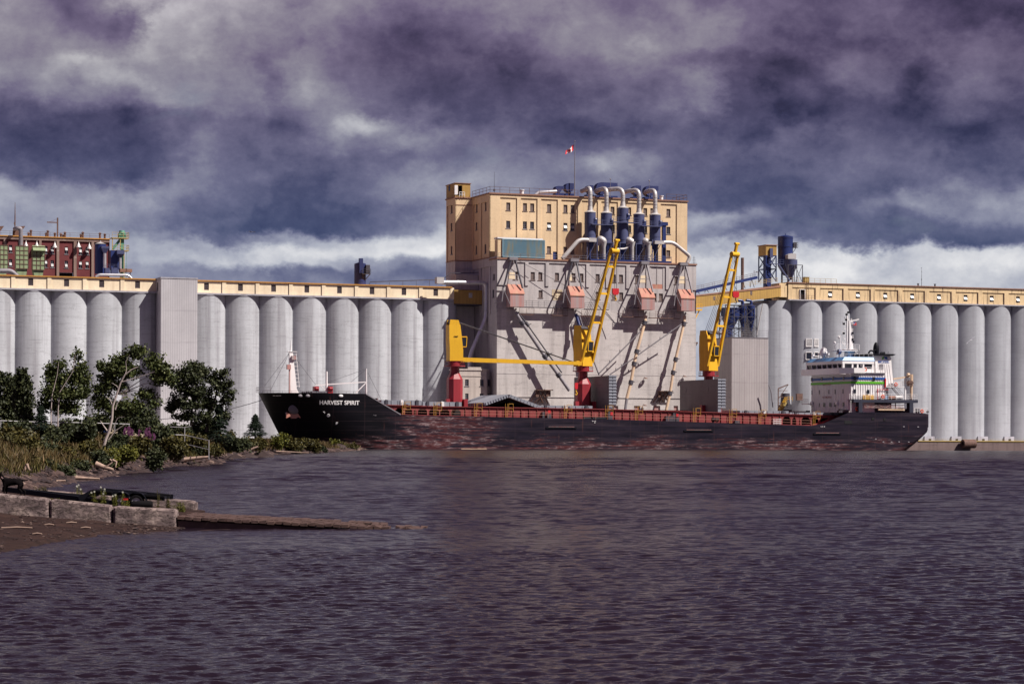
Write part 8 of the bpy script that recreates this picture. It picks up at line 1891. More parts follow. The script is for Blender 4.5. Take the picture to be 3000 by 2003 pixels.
# ---- vegetation ---------------------------------------------------
def leafcloud(blobs, n, size, seed, shell=.55, flat=.0, up=.25):
    """leaf-sized quads scattered through a set of ellipsoids; returns verts, faces"""
    r = np.random.default_rng(seed); vol = np.array([b[3]*b[4]*b[5] for b in blobs])**.8; cnt = (vol/vol.sum()*n).astype(int)+1
    P_ = []
    for b,c in zip(blobs,cnt):
        # leaves gather in twig clumps inside each limb's ellipsoid
        nc = max(4,c//15); dv = r.normal(size=(nc,3)); dv /= np.linalg.norm(dv,axis=1)[:,None]; rad = (shell+(1-shell)*r.random(nc))[:,None]
        cc = dv*rad*np.array(b[3:6])+np.array(b[:3]); idx = r.integers(0,nc,c)
        P_.append(cc[idx]+r.normal(size=(c,3))*(.13+.05*np.array(b[3:6])))
    P_ = np.concatenate(P_); N = len(P_)
    a = r.normal(size=(N,3)); a /= np.linalg.norm(a,axis=1)[:,None]; bq = r.normal(size=(N,3)); bq -= (bq*a).sum(1)[:,None]*a; bq /= np.linalg.norm(bq,axis=1)[:,None]
    s = size*(.6+.8*r.random(N))[:,None]
    v = np.stack([P_-a*s-bq*s*.45,P_+a*s*.1-bq*s*.7,P_+a*s+bq*s*.1,P_-a*s*.1+bq*s*.7],1).reshape(-1,3)
    return v, np.arange(N*4).reshape(-1,4)
def limbs(mb, base, tips, r0, seed, mid=.4):
    rd = random.Random(seed); base = Vector(base)
    for t in tips:
        t = Vector(t); m1 = base.lerp(t,mid)+Vector((rd.uniform(-.4,.4),rd.uniform(-.3,.3),rd.uniform(0,.6))); mb.tube([tuple(base),tuple(m1),tuple(t)],[r0,r0*.6,r0*.15],7)
def tree(name,px,py,Y,blobs_px,n,size,mat,lab,trunks,tmat='barkd',tr=.16,seed=1,group='trees on the wooded bank',cat='tree',depth=.8,shell=.15,front=0):
    """blobs_px: (x,y,rx,ry) in source pixels; trunks: lists of pixel paths"""
    o_ = V3(px,py,Y); o = thing(name,lab,cat,o_,fr='w',group=group); rd = random.Random(seed); bl = []
    for x,y,rx,ry in blobs_px:
        c = V3(x,y,Y); bl.append((c[0],c[1]+rd.uniform(-1,1)*rx*Y/7000*.4,c[2],rx*Y/7000,rx*Y/7000*depth,ry*Y/7000))
    v,f = leafcloud(bl,n,size,seed,shell); v -= np.array(o_)
    cr = npmesh('crown',v,f,mat,False,parent=o)
    m = MB()
    for path in trunks:
        pts = [V3(x,y,Y) for x,y in path]; k = len(pts); pts = [(p[0],p[1]-front,p[2]) for p in pts]; m.tube(pts,[tr*(1-.75*i/(k-1)) for i in range(k)],8)
    for b in bl[::2]:
        top = V3(*trunks[0][-1],Y); limbs(m,V3(*trunks[0][len(trunks[0])//2],Y),[(b[0],b[1],b[2]+b[5]*.3)],tr*.4,seed)
    build(m,'trunk',tmat,o); return o
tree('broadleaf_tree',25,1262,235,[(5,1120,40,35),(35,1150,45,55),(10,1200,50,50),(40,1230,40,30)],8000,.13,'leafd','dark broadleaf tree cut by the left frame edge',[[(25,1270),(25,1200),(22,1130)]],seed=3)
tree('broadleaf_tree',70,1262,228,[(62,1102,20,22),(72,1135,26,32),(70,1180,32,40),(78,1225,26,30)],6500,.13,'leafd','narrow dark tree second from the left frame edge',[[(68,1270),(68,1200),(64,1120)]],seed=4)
tree('birch_tree',170,1250,225,[(150,1085,26,22),(176,1070,26,20),(165,1115,44,28),(228,1045,16,24),(238,1080,26,26),(222,1110,44,30),(150,1150,38,28),(200,1155,60,28),(245,1145,34,26),(190,1195,60,22),(130,1185,26,26)],11500,.115,'leaf','tall leafy birch with two thin pale stems, left of the leaning birch',[[(158,1250),(157,1215),(160,1160),(175,1100),(180,1060)],[(177,1250),(178,1200),(182,1150),(220,1090),(228,1040)]],'bark',.065,5,front=1.3)
tree('leaning_birch',312,1318,212,[(395,1035,36,26),(350,1058,34,22),(372,1085,50,26),(325,1080,34,24),(300,1072,20,14),(450,1060,34,26),(480,1085,32,24),(470,1110,36,20),(502,1110,20,18),(320,1110,34,24),(300,1140,34,22),(345,1130,30,20),(430,1155,34,18),(448,1180,22,16),(300,1180,36,26),(340,1200,40,30),(385,1190,36,24)],15500,.11,'leaf','leaning birch with a bright white curved trunk in the middle of the bank',
     [[(310,1318),(318,1285),(328,1262),(336,1225),(338,1190),(350,1155),(361,1122),(374,1098),(395,1083),(412,1076)]],'bark',.15,6,front=1.4)
lbo = [o for o in COL.objects if o.name.startswith('leaning_birch')][0]
m = MB()
for path,r_ in (([(345,1200),(352,1180),(370,1162),(385,1152)],.10),([(337,1188),(330,1170),(318,1163)],.08),([(356,1140),(348,1130),(335,1122)],.07),([(326,1288),(345,1262),(378,1240)],.10),([(322,1262),(312,1248),(302,1232)],.12),([(336,1260),(352,1225),(360,1222),(372,1221)],.05),([(374,1098),(378,1085),(376,1060),(388,1040)],.07),([(363,1120),(392,1112),(430,1100),(460,1090)],.07)):
    m.tube([(lambda q:(q[0],q[1]-1.4,q[2]))(V3(x,y,212)) for x,y in path],[r_*.6*(1-.7*i/(len(path)-1)) for i in range(len(path))],7)
build(m,'branches','bark',lbo)
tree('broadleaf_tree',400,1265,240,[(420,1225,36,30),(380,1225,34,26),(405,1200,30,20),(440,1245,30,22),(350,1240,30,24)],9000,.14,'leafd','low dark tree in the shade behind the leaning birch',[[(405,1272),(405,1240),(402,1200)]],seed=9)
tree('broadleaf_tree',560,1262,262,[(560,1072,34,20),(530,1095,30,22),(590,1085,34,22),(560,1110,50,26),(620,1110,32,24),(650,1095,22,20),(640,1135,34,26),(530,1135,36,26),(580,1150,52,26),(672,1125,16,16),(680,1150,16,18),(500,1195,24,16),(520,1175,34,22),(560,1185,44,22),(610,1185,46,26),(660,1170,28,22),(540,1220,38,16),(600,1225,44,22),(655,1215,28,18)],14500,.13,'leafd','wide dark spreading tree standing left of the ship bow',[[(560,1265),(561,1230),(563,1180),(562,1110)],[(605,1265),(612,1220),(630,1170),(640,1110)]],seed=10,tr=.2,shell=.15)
def spruce(px,py,Y,h,w,lab,seed,n=5500):
    o_ = V3(px,py,Y); H = h*Y/7000; Wd = w*Y/7000; o = thing('spruce_tree',lab,'spruce',o_,fr='w',group='small spruces on the bank'); r = np.random.default_rng(seed)
    t = r.random(n)**.7; lay = np.floor(t*11)/11+.02*r.normal(size=n); lay = np.clip(lay,0,.99); rad = Wd*(1-lay)**.9*(.25+.75*np.sqrt(r.random(n)))*(.75+.5*np.sin(np.floor(t*11)*2.3)**2); a = r.random(n)*6.283; a = np.round(a*5)/5+r.normal(size=n)*.08
    c = np.stack([np.cos(a)*rad,np.sin(a)*rad,lay*H-rad*.28+.25],1); sdv = .13*Y/240
    d = np.stack([np.cos(a),np.sin(a),-.35+0*a],1)*sdv*(.6+.8*r.random(n))[:,None]; e = np.stack([-np.sin(a),np.cos(a),.2*r.normal(size=n)],1)*sdv*.35
    v = np.stack([c-d-e,c-d+e,c+d+e*.4,c+d-e*.4],1).reshape(-1,3); npmesh('crown',v,np.arange(n*4).reshape(-1,4),'leafs',False,parent=o)
    m = MB(); m.tube([(o_[0],o_[1],o_[2]-.5),(o_[0],o_[1],o_[2]+H*.96)],[.12,.02],6); build(m,'trunk','barkd',o); return o
spruce(642,1292,262,108,42,'dark young spruce at the right foot of the wide spreading tree',21)
spruce(748,1276,330,60,36,'small spiky spruce standing in front of the ship bow',22,3500)
spruce(120,1262,205,70,34,'young spruce under the left birch',23,3500)
# bushes
def bush(px,py,Y,w,h,mat,lab,seed,n=2600,size=.12,name='bush',cat='bush',group='bushes on the bank'):
    o_ = V3(px,py,Y); k = Y/7000; rd = random.Random(seed); bl = []
    for q in range(7): bl.append((o_[0]+rd.uniform(-.62,.62)*w*k,o_[1]+rd.uniform(-.5,.5)*w*k,o_[2]+rd.uniform(.15,.62)*h*k,w*k*rd.uniform(.3,.5),w*k*.45,h*k*rd.uniform(.28,.42)))
    v,f = leafcloud(bl,n,size,seed,.4); v -= np.array(o_); 
    o = npmesh(name,v,f,mat,False,org=o_,label=lab,cat=cat,group=group); return o
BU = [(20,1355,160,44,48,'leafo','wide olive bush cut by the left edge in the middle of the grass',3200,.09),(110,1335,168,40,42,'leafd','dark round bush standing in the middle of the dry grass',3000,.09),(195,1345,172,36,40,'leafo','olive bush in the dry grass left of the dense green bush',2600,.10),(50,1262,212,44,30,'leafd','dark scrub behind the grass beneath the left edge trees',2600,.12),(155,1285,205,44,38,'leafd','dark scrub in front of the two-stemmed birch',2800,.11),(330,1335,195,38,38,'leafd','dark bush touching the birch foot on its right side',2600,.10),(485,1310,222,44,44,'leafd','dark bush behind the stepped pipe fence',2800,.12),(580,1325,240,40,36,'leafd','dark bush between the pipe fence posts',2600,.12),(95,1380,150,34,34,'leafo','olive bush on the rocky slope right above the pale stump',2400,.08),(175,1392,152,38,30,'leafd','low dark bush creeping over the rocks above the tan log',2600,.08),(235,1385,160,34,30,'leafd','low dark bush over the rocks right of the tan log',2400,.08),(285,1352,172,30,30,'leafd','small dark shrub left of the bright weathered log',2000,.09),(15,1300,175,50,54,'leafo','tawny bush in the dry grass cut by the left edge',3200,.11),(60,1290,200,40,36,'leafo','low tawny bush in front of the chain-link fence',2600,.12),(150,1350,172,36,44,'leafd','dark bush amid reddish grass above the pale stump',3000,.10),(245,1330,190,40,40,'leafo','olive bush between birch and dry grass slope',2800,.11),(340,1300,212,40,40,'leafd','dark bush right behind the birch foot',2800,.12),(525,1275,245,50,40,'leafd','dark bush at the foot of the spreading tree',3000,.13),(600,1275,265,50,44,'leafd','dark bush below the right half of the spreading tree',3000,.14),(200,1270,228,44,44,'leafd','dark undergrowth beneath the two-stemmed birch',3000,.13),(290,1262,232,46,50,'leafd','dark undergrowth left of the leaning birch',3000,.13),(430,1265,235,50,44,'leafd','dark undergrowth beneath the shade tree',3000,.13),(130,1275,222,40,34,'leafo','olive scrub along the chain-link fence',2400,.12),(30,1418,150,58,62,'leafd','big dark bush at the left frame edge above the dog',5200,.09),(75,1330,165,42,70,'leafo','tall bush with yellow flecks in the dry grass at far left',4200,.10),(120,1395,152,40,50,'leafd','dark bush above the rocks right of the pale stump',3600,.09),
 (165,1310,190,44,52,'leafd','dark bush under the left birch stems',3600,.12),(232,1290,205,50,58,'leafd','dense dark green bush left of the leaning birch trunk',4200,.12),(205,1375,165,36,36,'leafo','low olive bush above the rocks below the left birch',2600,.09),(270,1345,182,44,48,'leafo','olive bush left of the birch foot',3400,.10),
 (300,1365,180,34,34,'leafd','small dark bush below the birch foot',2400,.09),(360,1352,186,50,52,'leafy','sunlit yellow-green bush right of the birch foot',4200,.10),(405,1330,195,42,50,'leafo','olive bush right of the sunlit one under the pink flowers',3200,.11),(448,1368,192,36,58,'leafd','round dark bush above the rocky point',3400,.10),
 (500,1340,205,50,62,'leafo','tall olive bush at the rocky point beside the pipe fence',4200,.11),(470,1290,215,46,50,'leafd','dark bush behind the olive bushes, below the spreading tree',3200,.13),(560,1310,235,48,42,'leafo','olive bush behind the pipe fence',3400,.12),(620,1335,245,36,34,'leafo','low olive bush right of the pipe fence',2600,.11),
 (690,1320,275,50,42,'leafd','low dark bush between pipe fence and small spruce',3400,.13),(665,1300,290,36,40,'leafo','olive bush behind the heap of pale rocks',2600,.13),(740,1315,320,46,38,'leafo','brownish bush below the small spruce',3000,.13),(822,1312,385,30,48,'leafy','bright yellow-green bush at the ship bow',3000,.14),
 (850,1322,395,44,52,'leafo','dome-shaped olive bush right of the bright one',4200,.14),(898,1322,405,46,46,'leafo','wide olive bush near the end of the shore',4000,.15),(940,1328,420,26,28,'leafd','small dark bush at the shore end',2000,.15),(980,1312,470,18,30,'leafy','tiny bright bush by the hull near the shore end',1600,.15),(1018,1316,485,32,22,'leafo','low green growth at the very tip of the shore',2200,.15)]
for i,(px,py,Y,w_,h_,mt_,lab,n,sz) in enumerate(BU): bush(px,py,Y,w_,h_,mt_,lab,100+i,n,sz)
# flowers
for x,y,w_,h_,lab in ((425,1302,40,42,'clump of pink fireweed in bloom, the largest patch'),(372,1288,20,34,'small clump of pink fireweed left of the largest patch'),(70,1360,16,40,'faint purple flower spikes by the stump at far left')):
    o_ = V3(x,y,198); r = np.random.default_rng(x); k = 198/7000; m = MB()
    for q in range(9 if w_ > 30 else 5):
        bx0 = o_[0]+r.normal()*w_*k*.4; by0 = o_[1]+r.normal()*.6; H = h_*k*r.uniform(.7,1.2); m.tube([(bx0,by0,o_[2]-.2),(bx0+.05,by0,o_[2]+H)],[.02,.01],4)
    fl_o = build(m,'fireweed','leafd',None,lab,'flowers','fireweed clumps',org=o_,fr='w')
    m = MB(); r = np.random.default_rng(x)
    for q in range(9 if w_ > 30 else 5):
        bx0 = o_[0]+r.normal()*w_*k*.4; by0 = o_[1]+r.normal()*.6; H = h_*k*r.uniform(.7,1.2)
        for z in range(9): c = Vector((bx0+r.normal()*.05,by0+r.normal()*.05,o_[2]+H*(.5+.55*z/9))); s = .075; m.add([tuple(c+Vector((-s,0,-s))),tuple(c+Vector((s,0.03,-s))),tuple(c+Vector((s,0,s))),tuple(c+Vector((-s,-.03,s)))],((0,1,2,3),))
    fr_ = build(m,'blossoms','flower',fl_o)
# grass: uncountable blades
def grass(name,n,xr,yr,hmin,hmax,mat,seed,mask=None,lean=.3):
    r = np.random.default_rng(seed); y = r.uniform(*yr,n); d = r.uniform(*xr,n); x = shore_x(y)-d
    if mask is not None: k = mask(x,y,d,r); x,y = x[k],y[k]
    n = len(x); z = bank_h(x,y); h = r.uniform(hmin,hmax,n)*(.6+.8*vnoise(x,y,2.5,8)); a = r.random(n)*6.28; w_ = .022+.00009*y; lx = r.normal(size=n)*lean*h; ly = r.normal(size=n)*lean*h
    c = np.stack([x,y,z-.05],1); e = np.stack([np.cos(a)*w_,np.sin(a)*w_,0*a],1); mid = c+np.stack([lx*.4,ly*.4,h*.6],1); tp_ = c+np.stack([lx,ly,h],1)
    v = np.stack([c-e,c+e,mid+e*.8,mid-e*.8,tp_],1).reshape(-1,3); b = np.arange(n)*5
    f = np.concatenate([np.stack([b,b+1,b+2,b+3],1),np.stack([b+3,b+2,b+4,b+4],1)])
    me = bpy.data.meshes.new(name); me.from_pydata(v.tolist(),[],[tuple(q) if q[2]!=q[3] else tuple(q[:3]) for q in f.tolist()]); me.materials.append(M[mat]); o = bpy.data.objects.new(name,me); COL.objects.link(o); return o
def m_dry(x,y,d,r): return (vnoise(x,y,7,1) > .38)
g_ = grass('dry_grass',70000,(1.5,20),(120,255),.35,.95,'grassm',31,m_dry); setp(g_,'tall dry straw-coloured grass covering the left bank','grass',None,'stuff')
g_ = grass('green_grass',52000,(.9,14),(120,330),.25,.85,'leafo',32,lambda x,y,d,r: vnoise(x,y,5,3) > .34); setp(g_,'green and olive weeds growing among the bushes on the bank','weeds',None,'stuff')
g_ = grass('shore_grass',16000,(.8,14),(300,520),.4,1.2,'grassm',33,lambda x,y,d,r: (vnoise(x,y,9,3) > .35)&(-x*st+y*ct < SN-5)); setp(g_,'pale grass on the far narrow end of the shore','grass',None,'stuff')
# rocks: heaps nobody could count along the waterline, plus bigger single boulders
def rockverts(c,s,r):
    base = np.array([(1,0,0),(-1,0,0),(0,1,0),(0,-1,0),(0,0,1),(0,0,-1),(.7,.7,.5),(-.7,.6,.5),(.6,-.7,.5),(-.6,-.7,.5),(.7,.6,-.4),(-.7,.7,-.4),(.6,-.7,-.4),(-.7,-.6,-.4)])
    v = base*(s*(1+.45*r.random((14,1))-.2)); return v+c
RF = [(4,6,7),(4,7,9),(4,9,8),(4,8,6),(6,2,7),(7,1,9),(9,3,8),(8,0,6),(0,10,6),(6,10,2),(2,11,7),(7,11,1),(1,13,9),(9,13,3),(3,12,8),(8,12,0),(5,10,12),(5,12,13),(5,13,11),(5,11,10),(10,5,11),(10,0,12),(10,11,2),(12,3,13),(13,1,11)]
def mat_rock():
    m, nt, b = nt_new('shore_rock'); g = nt.nodes.new('ShaderNodeNewGeometry')
    c = mk_ramp(nt,g.outputs['Random Per Island'],[(0.0,(.022,.014,.015)),(.6,(.05,.03,.028)),(.92,(.10,.06,.05)),(1.0,(.26,.18,.145))])
    v = g.outputs['Position']; n = mk_noise(nt,v,3,5,.7); c = mk_mix(nt,mk_ramp(nt,n,[(.4,0.0),(.7,.5)]),c,(.05,.035,.035))
    nt.links.new(c,b.inputs['Base Color']); b.inputs['Roughness'].default_value=.7; b.inputs['Specular IOR Level'].default_value=.3; mk_bump(nt,b,n,.5,.1); return m
M['rock'] = mat_rock()
r = np.random.default_rng(41); m = MB()
for i in range(8500):
    y = 118+(r.random()**1.3)*400; d = r.uniform(-.9,3.2 if y < 190 else 2.4)
    x = float(shore_x(np.array([y]))[0])-d; z = float(bank_h(np.array([x]),np.array([y]))[0])
    if -x*st+y*ct > SN-5: continue
    s = r.uniform(.09,.34)*(1.0 if y < 250 else 1.25)
    v = rockverts(np.array([x,y,z+s*.15]),np.array([s*r.uniform(.8,1.7),s*r.uniform(.7,1.3),s*r.uniform(.45,.9)]),r); m.add(v.tolist(),RF)
build(m,'riprap','rock',None,'heaped dark brown rocks lining the whole waterline','rocks',None,'stuff',org=(0,0,0),fr='w')
for i,(px,py,Y,s,lab) in enumerate(((415,1362,188,.75,'pale flat-topped boulder in the rocks left of the rocky point'),(462,1358,196,.8,'brown boulder beside the dark round bush'),(385,1360,184,.6,'dark boulder near the white driftwood'),(520,1350,210,.9,'large brown boulder at the rocky point tip'),(560,1352,215,.7,'brown boulder right of the point tip bush'),
    (765,1326,320,1.9,'broad sloping tan slab in the pale rock heap'),(795,1328,325,1.2,'dark boulder at the right end of the pale rock heap'),(730,1326,315,1.0,'pale angular rock left of the tan slab'),(690,1334,290,1.0,'dark wedge-shaped rock at the water left of the pale rock heap'),(990,1311,470,1.3,'grey boulder near the shore tip'))):
    o_ = V3(px,py,Y); z = float(bank_h(np.array([o_[0]]),np.array([Y]))[0]); rr_ = np.random.default_rng(60+i); m = MB()
    v = rockverts(np.array([o_[0],Y,z+s*.25]),np.array([s*1.25,s*.9,s*.5]),rr_); m.add(v.tolist(),RF); build(m,'boulder','rock',None,lab,'boulder','boulders along the shore',org=(o_[0],Y,z),fr='w')
# driftwood
def logobj(pts,Y,r_,lab,mat='drift',name='driftwood_log',seed=0):
    m = MB(); w_ = [V3(x,y,Y) for x,y in pts]; n = len(w_); m.tube(w_,[r_*(1-.5*i/(n-1)) for i in range(n)],8); build(m,name,mat,None,lab,'driftwood','driftwood along the shore',org=w_[0],fr='w')
logobj([(280,1358),(305,1368),(332,1376)],158,.20,'bright weathered log lying above the rocks, centre of the bank'); logobj([(322,1345),(330,1352),(316,1364),(305,1366)],157,.07,'thin forked driftwood branch beside the bright log')
logobj([(330,1347),(341,1352),(338,1368)],157,.09,'pale root end sticking up beside the bright log'); logobj([(222,1399),(260,1401),(292,1402)],148,.12,'tan log at the waterline below the olive bush')
logobj([(166,1409),(192,1407)],143,.08,'short orange-brown stick at the waterline left of the tan log'); logobj([(62,1392),(72,1378),(78,1358)],138,.13,'pale standing driftwood stump above the dog'); logobj([(78,1358),(83,1372),(90,1380)],138,.10,'second prong of the pale stump above the dog')
logobj([(540,1346),(580,1341),(612,1338)],228,.22,'tan log lying on the rocks at the pipe fence foot'); logobj([(728,1320),(745,1312),(757,1308)],318,.22,'grey split log leaning on the pale rock heap'); logobj([(810,1322),(860,1324),(905,1326)],372,.14,'long thin pale log on the far beach'); logobj([(1020,1317),(1062,1314)],500,.16,'pale log at the very tip of the shore')
logobj([(48,1340),(50,1328)],150,.12,'small white stake in the dry grass at the far left')
for px,py,lab in ((252,1549,'short pale stick on the sand below the cracked block'),(110,1567,'tan wood chip on the lower sand'),(145,1540,'tilted pale stick on the sand at left'),(210,1534,'small upright pale stick by the cracked block'),(50,1549,'long thin stick lying on the sand at left')):
    p = None; t,k = ray(px,py)
    Y = 70.0
    for _ in range(20):
        X = t*Y; yw = float(np.interp(X,bX,bY)); zz = float(.0768*(-10.4-X)+.04)*max(0,(Y-yw)/(YW+.5-yw))**.8; Y = (EYE-zz)/(-k)
    X = t*Y; m = MB(); rdd = random.Random(px); L = .16 if px != 50 else .45; a = rdd.uniform(-.3,.6); m.tube([(X-L*math.cos(a),Y,zz+.03),(X,Y-.02,zz+.05),(X+L*math.cos(a),Y-L*math.sin(a),zz+.04)],[.025,.03,.015],6); build(m,'beach_stick','drift',None,lab,'stick','sticks on the sand',org=(X,Y,zz),fr='w')
# pebbles and bark chips strewn over the sand
r = np.random.default_rng(77); m = MB()
for i in range(1500):
    X = r.uniform(-21,-10.2); yw = float(np.interp(X,bX,bY)); f_ = r.random(); Y = yw+(YW-.1-yw)*f_; zz = float(.0768*(-10.4-X)+.04)*f_**.8; s = r.uniform(.008,.035)*(1.6 if r.random() < .06 else 1)
    v = rockverts(np.array([X,Y,zz+s*.2]),np.array([s*r.uniform(1,2.6),s,s*.5]),r); m.add(v.tolist(),RF)
build(m,'pebbles','rock',None,'small stones and chips scattered over the brown sand','pebbles',None,'stuff',org=(0,0,0),fr='w')
# weeds by the trailer
def weed(px,py,Y,w_,h_,lab,seed,daisy=0,n=500,mat='leafy',group='weeds growing along the concrete walls'):
    o_ = V3(px,py,Y); k = Y/7000; r = np.random.default_rng(seed); H = h_*k; m = MB(); heads = []
    for q in range(max(4,int(w_*.22))):
        x0 = o_[0]+r.uniform(-.5,.5)*w_*k; y0 = o_[1]+r.uniform(-.1,.1); hh = H*r.uniform(.6,1.1); x1 = x0+r.normal()*.04; m.tube([(x0,y0,o_[2]-.05),(x1,y0,o_[2]+hh)],[.007,.004],4); heads.append((x1,y0,o_[2]+hh))
        for l in range(int(n/ (w_*.22))):
            z = r.random(); c = Vector((x0+(x1-x0)*z+r.normal()*.035,y0+r.normal()*.035,o_[2]+hh*z*.92)); s = .028*(1.2-z*.6); a = r.random()*6.28
            d1 = Vector((math.cos(a)*s,math.sin(a)*s*.6,s*.5)); d2 = Vector((-math.sin(a)*s*.35,math.cos(a)*s*.35,s*.15)); m.add([tuple(c-d1),tuple(c+d2),tuple(c+d1),tuple(c-d2)],((0,1,2,3),))
    o = build(m,'weed_clump',mat,None,lab,'weeds',group,org=o_,fr='w')
    if daisy:
        for x,y,z in heads[:daisy]:
            m = MB()
            for p in range(10): a = p*.628; b_ = a+.4; rr2 = .032; m.add([(x,y-.01,z),(x+rr2*math.cos(a),y-.015,z+rr2*math.sin(a)),(x+rr2*math.cos(b_),y-.015,z+rr2*math.sin(b_))],((0,1,2),))
            build(m,'daisy','petal',o)
weed(240,1456,79.6,26,34,'daisies blooming behind the trailer frame bend',1,6,350); weed(283,1474,76.2,22,32,'leafy weeds in front of the trailer, left of the daisies',2,2,450); weed(308,1476,76.2,22,50,'tall daisies growing before the trailer frame',3,6,600)
weed(346,1480,76.1,26,36,'green weeds with a few daisies beside the first trailer wheel',4,3,600); weed(366,1482,76.0,18,24,'small leafy weed left of the white-rimmed wheel',5,0,350); weed(490,1488,78.5,22,34,'dark green weeds at the trailer tail',6,0,500,'leafo'); weed(525,1500,78.6,34,30,'bright green weeds sprouting at the head of the planks',7,0,900)
weed(128,1440,80.8,16,20,'sparse weed on the far block, right one',8,0,200,'leafo'); weed(108,1440,80.8,20,14,'sparse weed on the far block, left one',9,0,200,'leafo'); weed(160,1466,76.0,30,8,'low green tuft along the top of the cracked block',10,0,300); weed(463,1490,76.6,2,62,'single tall thin grass stalk beside the black roller',11,0,10,'leafo')
# fences
def fencerail(name,lab,pts_px,Y,h,posts,mat='galv',r_=.05,mesh=False,group=None):
    w_ = [V3(x,y,Yy) for (x,y),Yy in zip(pts_px,Y)]; o = thing(name,lab,'fence',w_[0],fr='w',group=group); m = MB(); m.tube(w_,r_,6)
    if not mesh: m.tube([(p[0],p[1],p[2]-h) for p in w_],r_*.8,6)
    build(m,'rail',mat,o)
    for x,y,Yy in posts:
        p = V3(x,y,Yy); m = MB(); m.tube([p,(p[0],p[1],p[2]-h-1.0)],r_,6); build(m,'post',mat,o)
fencerail('chain_link_fence','long chain-link fence with pale top rail behind the grass at left',[(-20,1231),(95,1235),(250,1238),(380,1242)],[222,224,226,228],1.2,[(2,1231,222),(130,1236,224),(250,1238,226),(336,1241,227),(378,1242,228)],mesh=True,r_=.04)
fencerail('pipe_fence','thin white pipe fence stepping down to the rocks',[(506,1273),(541,1274),(612,1290)],[232,233,226],.85,[(541,1250,233),(612,1288,226)],r_=.04)
fencerail('pipe_fence','short white pipe rail above the stepped pipe fence',[(498,1250),(541,1252),(560,1248)],[236,236,236],.5,[(541,1250,236)],r_=.035,mesh=True)
# small blue door of a hut behind the birch
p = V3(312,1255,300); m = MB(); m.box(p[0]-1.9,p[0]+5.5,300,304,p[2]-2,p[2]+.9); ht = build(m,'hut','cream_l',None,'low pale hut with a blue door glimpsed behind the leaning birch','hut',org=(p[0],300,p[2]-2),fr='w')
m = MB(); m.box(p[0]-.4,p[0]+.3,299.93,300,p[2]-1.6,p[2]+.5); build(m,'door','sblue',ht)
# ================================================================== SKY, SUN, CAMERA
SUN_AZ, SUN_EL = R(67), R(49)        # azimuth measured from behind the camera towards the right
sdir = Vector((math.sin(SUN_AZ)*math.cos(SUN_EL), -math.cos(SUN_AZ)*math.cos(SUN_EL), math.sin(SUN_EL)))
ld_ = bpy.data.lights.new('sun','SUN'); ld_.energy = 5.0; ld_.angle = R(0.53); ld_.color = (1.0,0.94,0.87)
lo = bpy.data.objects.new('sun', ld_); COL.objects.link(lo); lo.rotation_euler = sdir.to_track_quat('Z','Y').to_euler()
w = bpy.data.worlds.new('World'); sc.world = w; w.use_nodes = True; nt = w.node_tree; nt.nodes.clear()
out = nt.nodes.new('ShaderNodeOutputWorld'); bg = nt.nodes.new('ShaderNodeBackground'); nt.links.new(bg.outputs[0], out.inputs[0])
tc = nt.nodes.new('ShaderNodeTexCoord'); dvec = tc.outputs['Generated']
sky = nt.nodes.new('ShaderNodeTexSky'); sky.sky_type = 'NISHITA'; sky.sun_disc = False; sky.sun_elevation = SUN_EL
sky.sun_rotation = math.atan2(sdir.x, sdir.y); sky.air_density = 1.0; sky.dust_density = 1.0
sep = nt.nodes.new('ShaderNodeSeparateXYZ'); nt.links.new(dvec, sep.inputs[0]); X, Y_, Z_ = sep.outputs
# cloud cover: brightness of the overcast laid out over the sky directions (azimuth, elevation), broken up by fractal noise
def ncol3(vec, scale, detail, rough):
    n = nt.nodes.new('ShaderNodeTexNoise'); n.inputs['Scale'].default_value = scale; n.inputs['Detail'].default_value = detail; n.inputs['Roughness'].default_value = rough
    nt.links.new(vec, n.inputs['Vector']); return n
def vadd(a, b, k):            # a + k*(b-0.5)
    s_ = nt.nodes.new('ShaderNodeVectorMath'); s_.operation = 'MULTIPLY_ADD'; nt.links.new(b, s_.inputs[0]); s_.inputs[1].default_value = (k,k,k); nt.links.new(a, s_.inputs[2]); return s_.outputs[0]
nz = ncol3(mk_map(nt, dvec, (1,1,1.5)), 17, 7, .62)
sp = nt.nodes.new('ShaderNodeSeparateColor'); nt.links.new(nz.outputs[1], sp.inputs[0])
ysafe = mk_math(nt,'MAXIMUM', Y_, .15)
T_ = mk_math(nt,'ADD', mk_math(nt,'DIVIDE', X, ysafe), mk_math(nt,'MULTIPLY_ADD', sp.outputs[0], .066, -.033))
E__ = mk_math(nt,'ADD', mk_math(nt,'DIVIDE', Z_, ysafe), mk_math(nt,'MULTIPLY_ADD', sp.outputs[1], .036, -.018))
fx = mk_math(nt,'MULTIPLY_ADD', T_, 7000/4000, 2000/4000)
fy = mk_math(nt,'MULTIPLY_ADD', E__, -7000.0, 1279.0)            # elevation expressed on the row scale below
